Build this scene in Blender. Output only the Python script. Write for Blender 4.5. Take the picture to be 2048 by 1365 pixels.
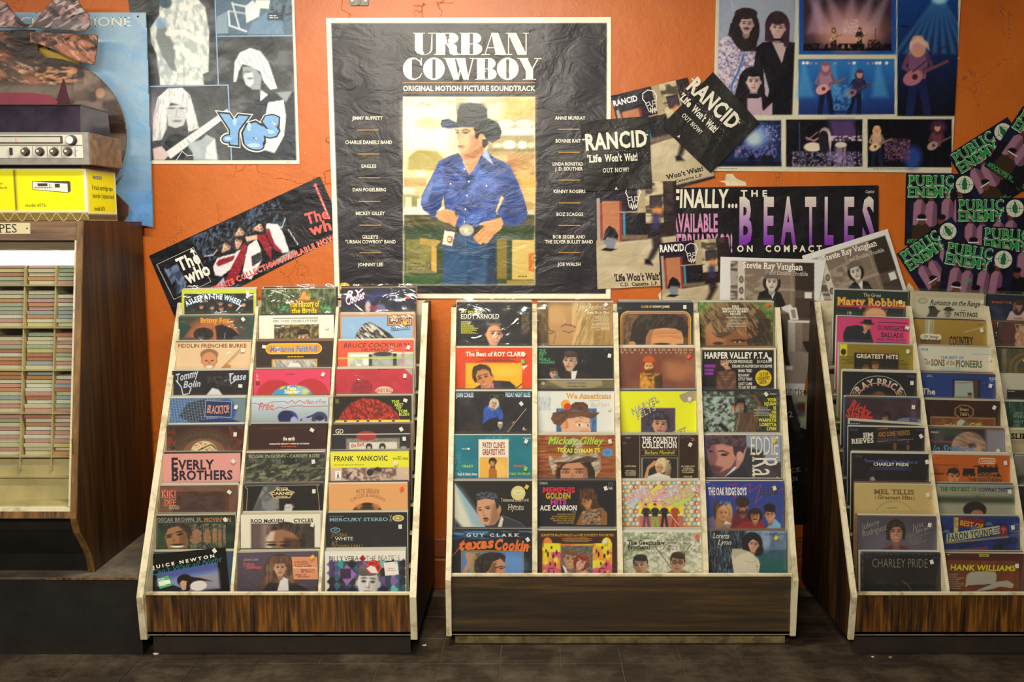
import bpy, math, random
import numpy as np
from mathutils import Matrix, Vector
for o in list(bpy.data.objects): bpy.data.objects.remove(o)
SC = bpy.context.scene; COL = SC.collection
R_ = math.radians
# ------------------------------------------------------------ camera
CH = 1.64; TILT = math.atan(.116); FPX = 2000.0; PX0 = 1065.0; PY0 = 682.5
cam = bpy.data.cameras.new('camera'); cam.sensor_width = 36; cam.lens = FPX/2048*36
cam.shift_x = -(PX0-1024)/2048; cam.clip_start = .05
co = bpy.data.objects.new('camera', cam); COL.objects.link(co)
co.location = (0, 0, CH); co.rotation_euler = (math.pi/2-TILT, 0, 0); SC.camera = co
# ------------------------------------------------------------ world, lamps, exposure
w = bpy.data.worlds.new('world'); SC.world = w; w.use_nodes = True
w.node_tree.nodes['Background'].inputs[0].default_value = (1.0, .93, .80, 1)
w.node_tree.nodes['Background'].inputs[1].default_value = .05
def area(name, loc, sx, sy, power, col, rot=(0, 0, 0)):
    l = bpy.data.lights.new(name, 'AREA'); l.shape = 'RECTANGLE'; l.size = sx; l.size_y = sy
    l.energy = power; l.color = col
    o = bpy.data.objects.new(name, l); COL.objects.link(o); o.location = loc; o.rotation_euler = rot
    return o
WARM = (1.0, .92, .77)
area('tube_or_fill_light', (-.55, 3.05, 2.95), 1.4, .16, 56, WARM)
area('tube_or_fill_light', (-2.9, -.34, 2.80), 5.2, .11, 62, WARM, (R_(66), 0, 0))
area('tube_or_fill_light', (-.6, -.9, 2.9), 1.2, .3, 98, WARM, (R_(40), 0, 0))  # added fill behind the camera that lifts the sleeves, not a shop fixture
SC.view_settings.view_transform = 'Standard'; SC.view_settings.look = 'None'
SC.view_settings.gamma = 1; SC.view_settings.use_curve_mapping = False
SC.view_settings.exposure = 0.42
# ------------------------------------------------------------ helpers
WALL = 4.40
CT, ST = math.cos(TILT), math.sin(TILT)
def ray(px, py):
    px = np.asarray(px, float); py = np.asarray(py, float)
    u = (px-PX0)/FPX; v = (py-PY0)/FPX
    dy = CT-v*ST; dz = -(ST+v*CT)
    return u/dy, dz/dy
def at(px, py, y=WALL):
    a, b = ray(px, py); return a*y, y, CH+b*y
def zat(py, y): return CH+float(ray(0, py)[1])*y
def xat(px, py, y): return float(ray(px, py)[0])*y
def hx(c):
    if isinstance(c, str): return np.array([int(c[i:i+2], 16)/255 for i in (0, 2, 4)])
    return np.array(c, float)
def lin(c):
    c = np.clip(c, 0, 1); return np.where(c <= .04045, c/12.92, ((c+.055)/1.055)**2.4)
def l4(c): return tuple(lin(hx(c)))+(1,)
def mk(name):
    m = bpy.data.materials.new(name); m.use_nodes = True; nt = m.node_tree
    return m, nt, nt.nodes['Principled BSDF']
def nd(nt, t, **k):
    n = nt.nodes.new(t)
    for a, b in k.items():
        if a.startswith('i_'): n.inputs[a[2:]].default_value = b
        else: setattr(n, a, b)
    return n
def coords(nt, scale, kind='Object', rot=(0, 0, 0)):
    tc = nd(nt, 'ShaderNodeTexCoord'); mp = nd(nt, 'ShaderNodeMapping')
    mp.inputs['Scale'].default_value = scale; mp.inputs['Rotation'].default_value = rot
    nt.links.new(tc.outputs[kind], mp.inputs[0]); return mp.outputs[0]
def ramp(nt, fac, stops):
    r = nd(nt, 'ShaderNodeValToRGB'); e = r.color_ramp.elements
    while len(e) < len(stops): e.new(.5)
    for k, (p, c) in enumerate(stops): e[k].position = p; e[k].color = l4(c) if isinstance(c, str) else c
    nt.links.new(fac, r.inputs[0]); return r.outputs[0]
def noise(nt, vec, scale, det=4, rough=.6, dist=0):
    n = nd(nt, 'ShaderNodeTexNoise'); n.inputs['Scale'].default_value = scale
    n.inputs['Detail'].default_value = det; n.inputs['Roughness'].default_value = rough
    n.inputs['Distortion'].default_value = dist; nt.links.new(vec, n.inputs['Vector']); return n.outputs[0]
def bump(nt, b, h, st, dist=.002):
    n = nd(nt, 'ShaderNodeBump'); n.inputs['Strength'].default_value = st; n.inputs['Distance'].default_value = dist
    nt.links.new(h, n.inputs['Height']); nt.links.new(n.outputs[0], b.inputs['Normal'])
def mixc(nt, fac, a, b, mode='MIX'):
    n = nd(nt, 'ShaderNodeMix'); n.data_type = 'RGBA'; n.blend_type = mode
    for s, v in ((0, fac), (6, a), (7, b)):
        if hasattr(v, 'is_linked'): nt.links.new(v, n.inputs[s])
        else: n.inputs[s].default_value = v if s == 0 else l4(v)
    return n.outputs[2]
def plain(name, c, rough=.6, metal=0, var=.12, sc=12, dark=None):
    m, nt, b = mk(name); v = coords(nt, (1, 1, 1)); n = noise(nt, v, sc, 5)
    h = hx(c); d = hx(dark) if dark else h*(1-var)
    nt.links.new(ramp(nt, n, [(.3, tuple(lin(d))+(1,)), (.7, tuple(lin(h))+(1,))]), b.inputs['Base Color'])
    b.inputs['Roughness'].default_value = rough; b.inputs['Metallic'].default_value = metal
    return m
def wood(name, c0, c1, c2, vert=True, sc=1.0, rough=.45):
    m, nt, b = mk(name)
    s = (26*sc, 26*sc, 1.3*sc) if vert else (1.3*sc, 20*sc, 20*sc)
    v = coords(nt, s); n = noise(nt, v, 2.2, 8, .68, .5)
    v2 = coords(nt, (s[0]*.35, s[1]*.35, s[2]*.6)); n2 = noise(nt, v2, 1.5, 3, .5, 1.2)
    a = nd(nt, 'ShaderNodeMath', operation='ADD'); nt.links.new(n, a.inputs[0]); nt.links.new(n2, a.inputs[1])
    h = nd(nt, 'ShaderNodeMath', operation='MULTIPLY'); h.inputs[1].default_value = .5; nt.links.new(a.outputs[0], h.inputs[0])
    nt.links.new(ramp(nt, h.outputs[0], [(.38, c0), (.5, c1), (.62, c2)]), b.inputs['Base Color'])
    b.inputs['Roughness'].default_value = rough; bump(nt, b, n, .15); return m
def worn(name, c, dirt, rough=.6, sc=9, lo=.35, hi=.62):
    m, nt, b = mk(name); v = coords(nt, (1, 1, 1)); n = noise(nt, v, sc, 8, .7, .3)
    n2 = noise(nt, v, sc*7, 3, .6)
    nt.links.new(mixc(nt, ramp(nt, n2, [(.3, (0, 0, 0, 1)), (.8, (.25, .25, .25, 1))]),
                      ramp(nt, n, [(lo, dirt), (hi, c)]), dirt), b.inputs['Base Color'])
    b.inputs['Roughness'].default_value = rough; bump(nt, b, n, .2); return m
M = {}
def print_mat(name, rough, bs=0.0, bscale=60, spec=.5):
    m, nt, b = mk(name); a = nd(nt, 'ShaderNodeVertexColor'); a.layer_name = 'Col'
    nt.links.new(a.outputs[0], b.inputs['Base Color']); b.inputs['Roughness'].default_value = rough
    b.inputs['Specular IOR Level'].default_value = spec
    if bs:
        v = coords(nt, (1, 1, 1.6)); bump(nt, b, noise(nt, v, bscale, 4, .55, 1.0), bs, .0065)
    return m
M['print'] = print_mat('printed_card', .5, spec=.25)
M['poster'] = print_mat('printed_poster_paper', .33, .75, 8, .36)
M['paper'] = print_mat('printed_matt_paper', .6, .35, 18, .4)
M['cream'] = worn('worn_cream_paint', 'ddd3b2', '8d7d58', .5, 10, .3, .5)
M['brownwood'] = wood('brown_rosewood_laminate', '1a0d04', '4d2e0c', '87561a', True, 1.9)
M['darkwood'] = wood('dark_walnut_laminate', '1c1108', '3a2613', '543a1e')
M['sidewood'] = wood('dark_rosewood_side', '120a04', '2a1808', '4a2e10', True, 1.3)
M['cabwood'] = wood('brown_walnut_cabinet', '1c1006', '352009', '4a2f12', True, .8)
M['hwood'] = wood('dark_walnut_laminate_crosswise', '22190c', '372812', '543c1a', False, .8, .6)
M['trimwood'] = wood('greyish_walnut_trim', '4a3423', '6b4f36', '856748', False, .8)
M['palewood'] = plain('pale_varnished_wood', 'd6c08c', .5, 0, .18, 8)
M['edgewood'] = wood('plywood_edge', '3a2712', '6b4c26', '8a6534')
M['black'] = worn('scuffed_black_paint', '0c0a09', '211d18', .55, 6, .22, .6)
M['kick'] = worn('dusty_black_kickboard', '100d0a', '33291b', .8, 5, .25, .65)
M['kickcream'] = worn('dirty_cream_kickboard', '8a7a50', '4a3f28', .7, 12)
M['ledge'] = worn('dusty_grey_ledge', '716656', '453d33', .8, 7)
M['white'] = plain('white_sticker', 'e9e6dc', .6, 0, .06)
M['orange'] = plain('orange_sticker', 'ff5a22', .6, 0, .08)
M['yellow'] = plain('yellow_sticker', 'f2c81e', .6, 0, .08)
M['green'] = plain('green_sticker', '7ed063', .6, 0, .08)
M['steel'] = plain('brushed_steel', '93918c', .4, .6, .1, 40)
M['darksteel'] = plain('dark_steel', '5b5752', .4, .7, .2, 40)
def bagmat():
    m = bpy.data.materials.new('clear_plastic_sleeve'); m.use_nodes = True; nt = m.node_tree; nt.nodes.clear()
    out = nd(nt, 'ShaderNodeOutputMaterial'); tr = nd(nt, 'ShaderNodeBsdfTransparent'); gl = nd(nt, 'ShaderNodeBsdfGlossy')
    tr.inputs[0].default_value = (.96, .96, .95, 1); gl.inputs['Roughness'].default_value = .09
    df = nd(nt, 'ShaderNodeBsdfDiffuse'); df.inputs[0].default_value = (.8, .8, .76, 1)
    v = coords(nt, (1, 1, 1)); n = noise(nt, v, 7, 2, .5, 2.2)
    bp = nd(nt, 'ShaderNodeBump'); bp.inputs['Strength'].default_value = .48; bp.inputs['Distance'].default_value = .006
    nt.links.new(n, bp.inputs['Height']); nt.links.new(bp.outputs[0], gl.inputs['Normal'])
    m1 = nd(nt, 'ShaderNodeMixShader'); m1.inputs[0].default_value = .02
    nt.links.new(tr.outputs[0], m1.inputs[1]); nt.links.new(df.outputs[0], m1.inputs[2])
    m2 = nd(nt, 'ShaderNodeMixShader'); m2.inputs[0].default_value = .055
    nt.links.new(m1.outputs[0], m2.inputs[1]); nt.links.new(gl.outputs[0], m2.inputs[2])
    nt.links.new(m2.outputs[0], out.inputs[0]); return m
M['bag'] = bagmat()
def glassmat():
    m = bpy.data.materials.new('window_glass'); m.use_nodes = True; nt = m.node_tree; nt.nodes.clear()
    out = nd(nt, 'ShaderNodeOutputMaterial'); tr = nd(nt, 'ShaderNodeBsdfTransparent'); gl = nd(nt, 'ShaderNodeBsdfGlossy')
    tr.inputs[0].default_value = (.95, .97, .94, 1); gl.inputs['Roughness'].default_value = .02
    m2 = nd(nt, 'ShaderNodeMixShader'); m2.inputs[0].default_value = .09
    nt.links.new(tr.outputs[0], m2.inputs[1]); nt.links.new(gl.outputs[0], m2.inputs[2])
    nt.links.new(m2.outputs[0], out.inputs[0]); return m
M['glass'] = glassmat()
def smoke():
    m, nt, b = mk('smoked_acrylic'); v = coords(nt, (1, 1, 1)); n = noise(nt, v, 6, 3)
    nt.links.new(ramp(nt, n, [(.3, '241d2a'), (.7, '3d3543')]), b.inputs['Base Color']); b.inputs['Roughness'].default_value = .15; return m
M['smoke'] = smoke()

def meshobj(name, verts, faces, mat, parent=None, loc=None, cols=None, smooth=False):
    me = bpy.data.meshes.new(name); me.from_pydata([tuple(v) for v in verts], [], faces)
    if mat: me.materials.append(mat)
    if cols is not None:
        ca = me.color_attributes.new('Col', 'FLOAT_COLOR', 'POINT')
        c4 = np.ones((len(verts), 4), np.float32); c4[:, :3] = cols; ca.data.foreach_set('color', c4.ravel())
    if smooth: me.polygons.foreach_set('use_smooth', [True]*len(me.polygons))
    o = bpy.data.objects.new(name, me); COL.objects.link(o)
    if loc is not None: o.location = loc
    if parent: o.parent = parent
    return o
BF = [(0, 3, 2, 1), (4, 5, 6, 7), (0, 1, 5, 4), (1, 2, 6, 5), (2, 3, 7, 6), (3, 0, 4, 7)]
def boxv(x0, y0, z0, x1, y1, z1):
    return [(x0, y0, z0), (x1, y0, z0), (x1, y1, z0), (x0, y1, z0), (x0, y0, z1), (x1, y0, z1), (x1, y1, z1), (x0, y1, z1)]
class MB:
    def __init__(s): s.v = []; s.f = []
    def add(s, v, f):
        n = len(s.v); s.v += list(v); s.f += [tuple(i+n for i in q) for q in f]; return s
    def box(s, *a): return s.add(boxv(*a), BF)
    def prism(s, prof, x0, x1, ax='x'):
        n = len(prof)
        if ax == 'x': A = [(x0, p[0], p[1]) for p in prof]; B = [(x1, p[0], p[1]) for p in prof]
        elif ax == 'y': A = [(p[0], x0, p[1]) for p in prof]; B = [(p[0], x1, p[1]) for p in prof]
        else: A = [(p[0], p[1], x0) for p in prof]; B = [(p[0], p[1], x1) for p in prof]
        f = [tuple(range(n))[::-1], tuple(range(n, 2*n))]+[(i, (i+1) % n, n+(i+1) % n, n+i) for i in range(n)]
        return s.add(A+B, f)
    def cyl(s, c, r, y0, y1, n=16, r1=None):
        r1 = r if r1 is None else r1
        A = [(c[0]+r*math.cos(2*math.pi*i/n), y0, c[1]+r*math.sin(2*math.pi*i/n)) for i in range(n)]
        B = [(c[0]+r1*math.cos(2*math.pi*i/n), y1, c[1]+r1*math.sin(2*math.pi*i/n)) for i in range(n)]
        return s.add(A+B, [tuple(range(n)), tuple(range(n, 2*n))[::-1]]+[(i, n+i, n+(i+1) % n, (i+1) % n) for i in range(n)])
    def o(s, name, mat, parent=None, loc=None, bev=0):
        ob = meshobj(name, s.v, s.f, mat, parent, loc)
        me = ob.data
        import bmesh
        bm = bmesh.new(); bm.from_mesh(me)
        bmesh.ops.recalc_face_normals(bm, faces=bm.faces)
        if bev: bmesh.ops.bevel(bm, geom=bm.edges[:], offset=bev, segments=1, affect='EDGES', clamp_overlap=True)
        bm.to_mesh(me); bm.free(); return ob
def empty(name, loc=(0, 0, 0), rz=0):
    o = bpy.data.objects.new(name, None); COL.objects.link(o); o.location = loc; o.rotation_euler = (0, 0, rz); o.empty_display_size = .05
    return o
def tag(o, label=None, cat=None, group=None, kind=None):
    if label: o['label'] = label
    if cat: o['category'] = cat
    if group: o['group'] = group
    if kind: o['kind'] = kind
    return o
# ------------------------------------------------------------ lettering: glyphs of the built-in font as triangles
GL = {}
def build_glyphs():
    chars = [chr(i) for i in range(33, 127)]; objs = []
    for wt, off in ((0, 0), (1, .018), (-1, -.016), (2, .034), (3, .075), (4, .125), (5, .15)):
        for c in (chars if wt < 3 else 'YyeES'):
            cu = bpy.data.curves.new('g', 'FONT'); cu.body = c; cu.resolution_u = 2; cu.offset = off
            o = bpy.data.objects.new('g', cu); COL.objects.link(o); objs.append((wt, c, o, 0))
            if wt == 0:
                cu = bpy.data.curves.new('g', 'FONT'); cu.body = 'H'+c+'H'; cu.resolution_u = 1
                o = bpy.data.objects.new('g', cu); COL.objects.link(o); objs.append((wt, c, o, 1))
    cu = bpy.data.curves.new('g', 'FONT'); cu.body = 'HH'; cu.resolution_u = 1
    o2 = bpy.data.objects.new('g', cu); COL.objects.link(o2)
    bpy.context.view_layer.update(); dg = bpy.context.evaluated_depsgraph_get()
    def get(o):
        e = o.evaluated_get(dg); me = e.to_mesh(); me.calc_loop_triangles()
        v = np.array([tuple(q.co)[:2] for q in me.vertices]) if len(me.vertices) else np.zeros((0, 2))
        t = np.array([tuple(q.vertices) for q in me.loop_triangles], int).reshape(-1, 3)
        e.to_mesh_clear(); return v, t
    hv, _ = get([q[2] for q in objs if q[1] == 'H' and q[0] == 0 and q[3] == 0][0]); cap = hv[:, 1].max()
    hh, _ = get(o2); whh = hh[:, 0].max()-hh[:, 0].min()
    for wt, c, o, k in objs:
        v, t = get(o)
        if k: GL[('adv', c)] = (v[:, 0].max()-v[:, 0].min()-whh)/cap
        else: GL[(wt, c)] = (v/cap, t)
    GL[('adv', ' ')] = .36
    for _, _, o, _ in objs+[(0, 0, o2, 0)]:
        d = o.data; bpy.data.objects.remove(o); bpy.data.curves.remove(d)
build_glyphs()
SER = dict(A='a0 b0', B='a0 a1', D='a0 a1', E='a0 a1', F='a0 a1', H='a0 a1 b0 b1', I='c0 c1', J='b1', K='a0 a1 b0 b1', L='a0 a1', M='a0 a1 b0 b1',
           N='a0 a1 b1', P='a0 a1', R='a0 a1 b0', T='c0', U='a1 b1', V='a1 b1', W='a1 b1', X='a0 a1 b0 b1', Y='a1 b1 c0', h='a0 a1 b0', n='a0 b0 a2',
           m='a0 b0 c0 a2', r='a0 a2', i='c0 c2', l='c0 c1', k='a0 a1 b0', f='a0', u='a2 b0 b2', v='a2 b2', w='a2 b2', y='a2 b2', d='b1 b0', b='a1', p='a2', x='a0 a2 b0 b2')
# ------------------------------------------------------------ painted print: a fine grid with a colour per vertex, lettering as geometry on top
def vnoise(X, Y, sx, sy, seed):
    r = np.random.RandomState(seed); G = r.rand(64, 64)
    x = X/sx; y = Y/sy; xi = np.floor(x).astype(int); yi = np.floor(y).astype(int); fx = x-xi; fy = y-yi
    fx = fx*fx*(3-2*fx); fy = fy*fy*(3-2*fy)
    g = lambda a, b: G[a % 64, b % 64]
    return (g(xi, yi)*(1-fx)+g(xi+1, yi)*fx)*(1-fy)+(g(xi, yi+1)*(1-fx)+g(xi+1, yi+1)*fx)*fy
class Cv:
    def __init__(s, quad, step, mapper, bg, org=(0, 0, 1)):
        # quad: photo-pixel corners TL TR BR BL
        q = np.array(quad, float); W = np.hypot(*(q[1]-q[0])); H = np.hypot(*(q[3]-q[0]))
        nx = max(2, int(W/step)+1); ny = max(2, int(H/step)+1)
        U, V = np.meshgrid(np.linspace(0, 1, nx), np.linspace(0, 1, ny))
        P = (q[0]*(1-U)[..., None]+q[1]*U[..., None])*(1-V)[..., None]+(q[3]*(1-U)[..., None]+q[2]*U[..., None])*V[..., None]
        s.P = P; s.shape = U.shape; s.C = np.zeros(U.shape+(3,)); s.C[:] = hx(bg); s.step = step
        s.map = mapper; s.tv = []; s.tf = []; s.tc = []; s.n = 0; s.org(*org); s.stk = []; s.lay = 1
    def org(s, ox, oy, k): s.ox, s.oy, s.k = ox, oy, k; s.X = (s.P[..., 0]-ox)*k; s.Y = (s.P[..., 1]-oy)*k; s.e = s.step*k*.9; return s
    def put(s, al, c): s.C += (hx(c)-s.C)*np.clip(al, 0, 1)[..., None]
    def fill(s, c): s.C[:] = hx(c)
    def R(s, x0, y0, x1, y1, c, a=1, e=None):
        e = e or s.e; m = np.minimum(np.minimum(s.X-x0, x1-s.X), np.minimum(s.Y-y0, y1-s.Y)); s.put(a*np.clip(m/e+.5, 0, 1), c)
    def em(s, cx, cy, rx, ry, rot=0, e=None):
        e = e or s.e; t = R_(rot); dx = s.X-cx; dy = s.Y-cy; x = dx*math.cos(t)+dy*math.sin(t); y = -dx*math.sin(t)+dy*math.cos(t)
        return np.clip((1-np.sqrt((x/rx)**2+(y/ry)**2))*min(rx, ry)/e+.5, 0, 1)
    def E(s, cx, cy, rx, ry, c, a=1, e=None, rot=0): s.put(a*s.em(cx, cy, rx, ry, rot, e), c)
    def pm(s, pts, e=None):
        e = e or s.e; X, Y = s.X, s.Y; ins = np.zeros(X.shape, bool); d = np.full(X.shape, 1e9); n = len(pts)
        for i in range(n):
            x0, y0 = pts[i]; x1, y1 = pts[(i+1) % n]; dx, dy = x1-x0, y1-y0
            t = np.clip(((X-x0)*dx+(Y-y0)*dy)/(dx*dx+dy*dy+1e-9), 0, 1)
            d = np.minimum(d, np.hypot(X-x0-t*dx, Y-y0-t*dy))
            if y0 != y1: ins ^= ((y0 > Y) != (y1 > Y)) & (X < (x1-x0)*(Y-y0)/(y1-y0)+x0)
        return np.clip(np.where(ins, d, -d)/e+.5, 0, 1)
    def P_(s, pts, c, a=1, e=None): s.put(a*s.pm(pts, e), c)
    def L(s, pts, w, c, a=1, e=None):
        for (x0, y0), (x1, y1) in zip(pts, pts[1:]):
            dx, dy = x1-x0, y1-y0; t = np.clip(((s.X-x0)*dx+(s.Y-y0)*dy)/(dx*dx+dy*dy+1e-9), 0, 1)
            d = np.hypot(s.X-x0-t*dx, s.Y-y0-t*dy); s.put(a*np.clip((w/2-d)/(e or s.e)+.5, 0, 1), c)
    def G(s, x0, y0, x1, y1, c0, c1, vert=True):
        t = (s.Y-y0)/(y1-y0) if vert else (s.X-x0)/(x1-x0)
        c = hx(c0)+(hx(c1)-hx(c0))*np.clip(t, 0, 1)[..., None]
        m = np.clip(np.minimum(np.minimum(s.X-x0, x1-s.X), np.minimum(s.Y-y0, y1-s.Y))/s.e+.5, 0, 1)[..., None]; s.C += (c-s.C)*m
    def N(s, x0, y0, x1, y1, c, a=.6, sc=20, sy=None, seed=1, th=.5, k=4, rot=0, mask=None):
        t = R_(rot); X = s.X*math.cos(t)+s.Y*math.sin(t); Y = -s.X*math.sin(t)+s.Y*math.cos(t); sy = sy or sc
        n = vnoise(X, Y, sc, sy, seed)*.65+vnoise(X, Y, sc*.45, sy*.45, seed+7)*.35
        m = np.clip(np.minimum(np.minimum(s.X-x0, x1-s.X), np.minimum(s.Y-y0, y1-s.Y))/s.e+.5, 0, 1)
        if mask is not None: m = m*mask
        s.put(a*m*np.clip((n-th)*k+.5, 0, 1), c)
    # head of a person in print; r = half the face width
    def H(s, x, y, r, sk='d9a57e', hr='2e1d14', st='s', t=0, lk=0, sh=1, mu=0, be=0, gl=0, sm=0, fr=1, shade=.55):
        T = R_(t); cs, sn = math.cos(T), math.sin(T); sk = hx(sk); hr_ = hx(hr)
        def e(dx, dy, rx, ry, c, a=1, ee=None, ro=0):
            s.E(x+(dx*cs-dy*sn)*r, y+(dx*sn+dy*cs)*r, rx*r, ry*r, c, a, ee, t+ro)
        if st == 'l': e(0, .5, 1.5, 2.1, hr_); e(-.9, 1.6, .7, 1.5, hr_); e(.9, 1.6, .7, 1.5, hr_)
        if st == 'b': e(0, .05, 1.5, 1.65, hr_)
        if st == 'a': e(0, -.3, 1.65, 1.6, hr_)
        if st == 's': e(0, -.45, 1.12, 1.2, hr_)
        if st == 'p': e(0, -.75, 1.25, 1.0, hr_)
        e(0, 1.35, .55, .8, sk*.72)
        if st in 'sp0': e(-.98, .1, .16, .28, sk*.85); e(.98, .1, .16, .28, sk*.85)
        e(0, 0, .95, 1.32, sk); e(0, .75, .62, .72, sk)
        m = s.em(x, y, .95*r, 1.32*r, t)
        dx = ((s.X-x)*cs+(s.Y-y)*sn)/r*sh
        s.put(m*np.clip(dx*.9-.1, 0, 1)*shade*.75, sk*.4)
        s.put(m*np.clip(-dx*.8-.25, 0, 1)*.5, np.clip(sk*1.25+.05, 0, 1))
        o = lk*.25
        for q in (-1, 1):
            e(q*.4+o, -.12, .27, .16, sk*.6, .6); e(q*.4+o, -.1, .17, .085, '1c120e', .95); e(q*.4+o, -.4, .3, .07, hr_*.7, .8, ro=q*6)
        e(o+.12*sh, .2, .1, .35, sk*.6, .45); e(o, .42, .22, .09, sk*.5, .5); e(o-.06*sh, .15, .07, .3, np.clip(sk*1.2, 0, 1), .5)
        e(o, .8, .36, .12, '8c3f38', .85)
        if sm: e(o, .78, .27, .06, 'f2eadf', .95)
        e(o, 1.08, .3, .08, sk*.7, .35)
        if be: e(o, 1.0, .62, .42, hr_, .75*be); e(-.75, .6, .2, .6, hr_, .7*be); e(.75, .6, .2, .6, hr_, .7*be); e(o, .8, .28, .09, '8c3f38', .8)
        if mu: e(o, .6, .48, .13, hr_, .95)
        if gl:
            for q in (-1, 1):
                e(q*.42+o, -.1, .36, .28, '15100e', .9); e(q*.42+o, -.1, .27, .19, sk*.85, 1); e(q*.42+o, -.1, .13, .08, '1c120e')
            e(o, -.12, .12, .05, '15100e')
        if fr:
            if st in 'sp0': e(0, -1.12, 1.0, .5, hr_); e(-.5*sh, -.9, .5, .35, hr_)
            elif st == 'l': e(-.5, -.95, .75, .45, hr_, 1, ro=-35); e(.55, -.95, .75, .45, hr_, 1, ro=35); e(-1, .1, .28, 1.2, hr_); e(1, .1, .28, 1.2, hr_)
            elif st == 'b': e(0, -1.0, 1.05, .55, hr_); e(-1.05, .1, .3, .9, hr_); e(1.05, .1, .3, .9, hr_)
            elif st == 'a': e(0, -1.05, 1.15, .5, hr_)
        e(-.35*sh, -1.35, .5, .16, np.clip(hr_*1.5+.08, 0, 1), .45, r*.4)
    def S(s, x, y, r, coat='333333', shirt=None, w=1.0, tie=None):
        f = lambda L: [(x+a*r*w if abs(a) > .6 else x+a*r, y+b*r) for a, b in L]
        s.P_(f([(-.5, 1.25), (.5, 1.25), (1.9, 2.0), (2.6, 2.9), (2.8, 7), (-2.8, 7), (-2.6, 2.9), (-1.9, 2.0)]), coat)
        s.P_(f([(1.0, 1.6), (1.9, 2.0), (2.6, 2.9), (2.8, 7), (1.4, 7)]), hx(coat)*.6, .6, s.e*3)
        if shirt: s.P_(f([(-.58, 1.35), (.58, 1.35), (0, 3.4)]), shirt)
        if tie: s.P_(f([(-.14, 1.8), (.14, 1.8), (.2, 3.4), (-.2, 3.4)]), tie)
    def HAT(s, x, y, r, c, band=None, t=0, k=1):
        T = R_(t); c = hx(c)
        f = lambda L: [(x+(a*math.cos(T)-b*math.sin(T))*r, y+(a*math.sin(T)+b*math.cos(T))*r) for a, b in L]
        s.P_(f([(-1.0, -.75), (-.95, -1.9*k), (-.5, -2.25*k), (0, -2.0*k), (.5, -2.25*k), (.95, -1.9*k), (1.0, -.75)]), c)
        s.P_(f([(.2, -.75), (.35, -2.1*k), (.95, -1.9*k), (1.0, -.75)]), c*.6, .6, s.e*3)
        s.P_(f([(-2.3, -1.25), (-1.9, -.75), (-1, -.95), (0, -1.05), (1, -.95), (1.9, -.75), (2.3, -1.25), (2.1, -.55), (1.2, -.35), (0, -.55), (-1.2, -.35), (-2.1, -.55)]), c*.85)
        s.P_(f([(-2.0, -.7), (-1.1, -.75), (0, -.85), (1.1, -.75), (2.0, -.7), (1.2, -.42), (0, -.6), (-1.2, -.42)]), c*.5, .7)
        if band: s.P_(f([(-1, -.95), (1, -.95), (.99, -1.2), (-.99, -1.2)]), band)
    # small standing figure; h = height
    def FIG(s, x, y, h, top='555555', leg='222222', hr='2a1c14', sk='c89070', lean=0, gtr=None, long=1):
        k = h/8.0; f = lambda L: [(x+(a+lean*b*.12)*k, y-b*k) for a, b in L]
        s.P_(f([(-.8, 4), (-1.3, 0), (-.5, 0), (0, 3.4), (.6, 0), (1.4, 0), (.8, 4)]), leg)
        s.P_(f([(-.8, 3.8), (-1.1, 6.3), (-.4, 6.8), (.4, 6.8), (1.1, 6.3), (.8, 3.8)]), top)
        s.P_(f([(-1.1, 6.4), (-1.7, 4.9), (-.6, 4.2), (-.5, 4.6), (-1.2, 5.1), (-.7, 6.3)]), hx(top)*.85)
        s.P_(f([(1.1, 6.4), (1.7, 4.9), (.5, 4.5), (.5, 4.9), (1.2, 5.1), (.7, 6.3)]), hx(top)*.7)
        if long: s.E(x+lean*.85*k, y-7.1*k, .85*k, 1.1*k, hr)
        s.E(x+lean*.9*k, y-7.35*k, .55*k, .72*k, sk); s.E(x+lean*.95*k, y-7.9*k, .6*k, .35*k, hr)
        if gtr:
            s.L([(x-.4*k, y-4.0*k), (x+3.0*k, y-5.6*k)], .32*k, hx(gtr)*.6); s.E(x-.5*k, y-3.9*k, 1.05*k, .75*k, gtr, rot=-25); s.E(x-.3*k, y-4*k, .3*k, .3*k, hx(gtr)*.35)
    # ---- lettering
    def t(s, txt, x, y, h, c, W=None, al='l', b=0, sh=0, rot=0, sf=0, arc=0, sp=0, c2=None, st=None, sq=1, ln=0):
        adv = []; X = 0; sp += {2: .05, 1: .025}.get(b, 0)
        for ch in txt:
            adv.append(X); X += GL.get(('adv', ch), .6)+sp
        tot = X-sp or 1; fx = (W/(tot*h)) if W else sq; wid = tot*h*fx
        x0 = {'l': 0, 'c': -wid/2, 'r': -wid}[al]; T = R_(rot); cs, sn = math.cos(T), math.sin(T)
        if st: s.t(txt, x+st[1]*h, y+st[2]*h, h, st[0], W, al, st[3] if len(st) > 3 else b, sh, rot, sf, arc, sp, sq=sq)
        for ch, a in zip(txt, adv):
            g = GL.get((b, ch))
            if g is None: continue
            V, F = g
            if not len(V): continue
            V = V.copy(); F = F.copy()
            if sf and ch in SER:
                L_, R2 = GL[(0, ch)][0][:, 0].min(), GL[(0, ch)][0][:, 0].max(); th = .075+.03*(b > 0); hw = .17+.03*b
                for q in SER[ch].split():
                    cx = {'a': L_+.09, 'b': R2-.09, 'c': (L_+R2)/2}[q[0]]; yy = {'0': th/2, '1': 1-th/2, '2': .75-th/2}[q[1]]
                    n = len(V); V = np.vstack([V, [(cx-hw, yy-th/2), (cx+hw, yy-th/2), (cx+hw, yy+th/2), (cx-hw, yy+th/2)]])
                    F = np.vstack([F, [(n, n+1, n+2), (n, n+2, n+3)]])
            vx = (V[:, 0]+a+V[:, 1]*sh)*h*fx; vy = -V[:, 1]*h
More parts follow.
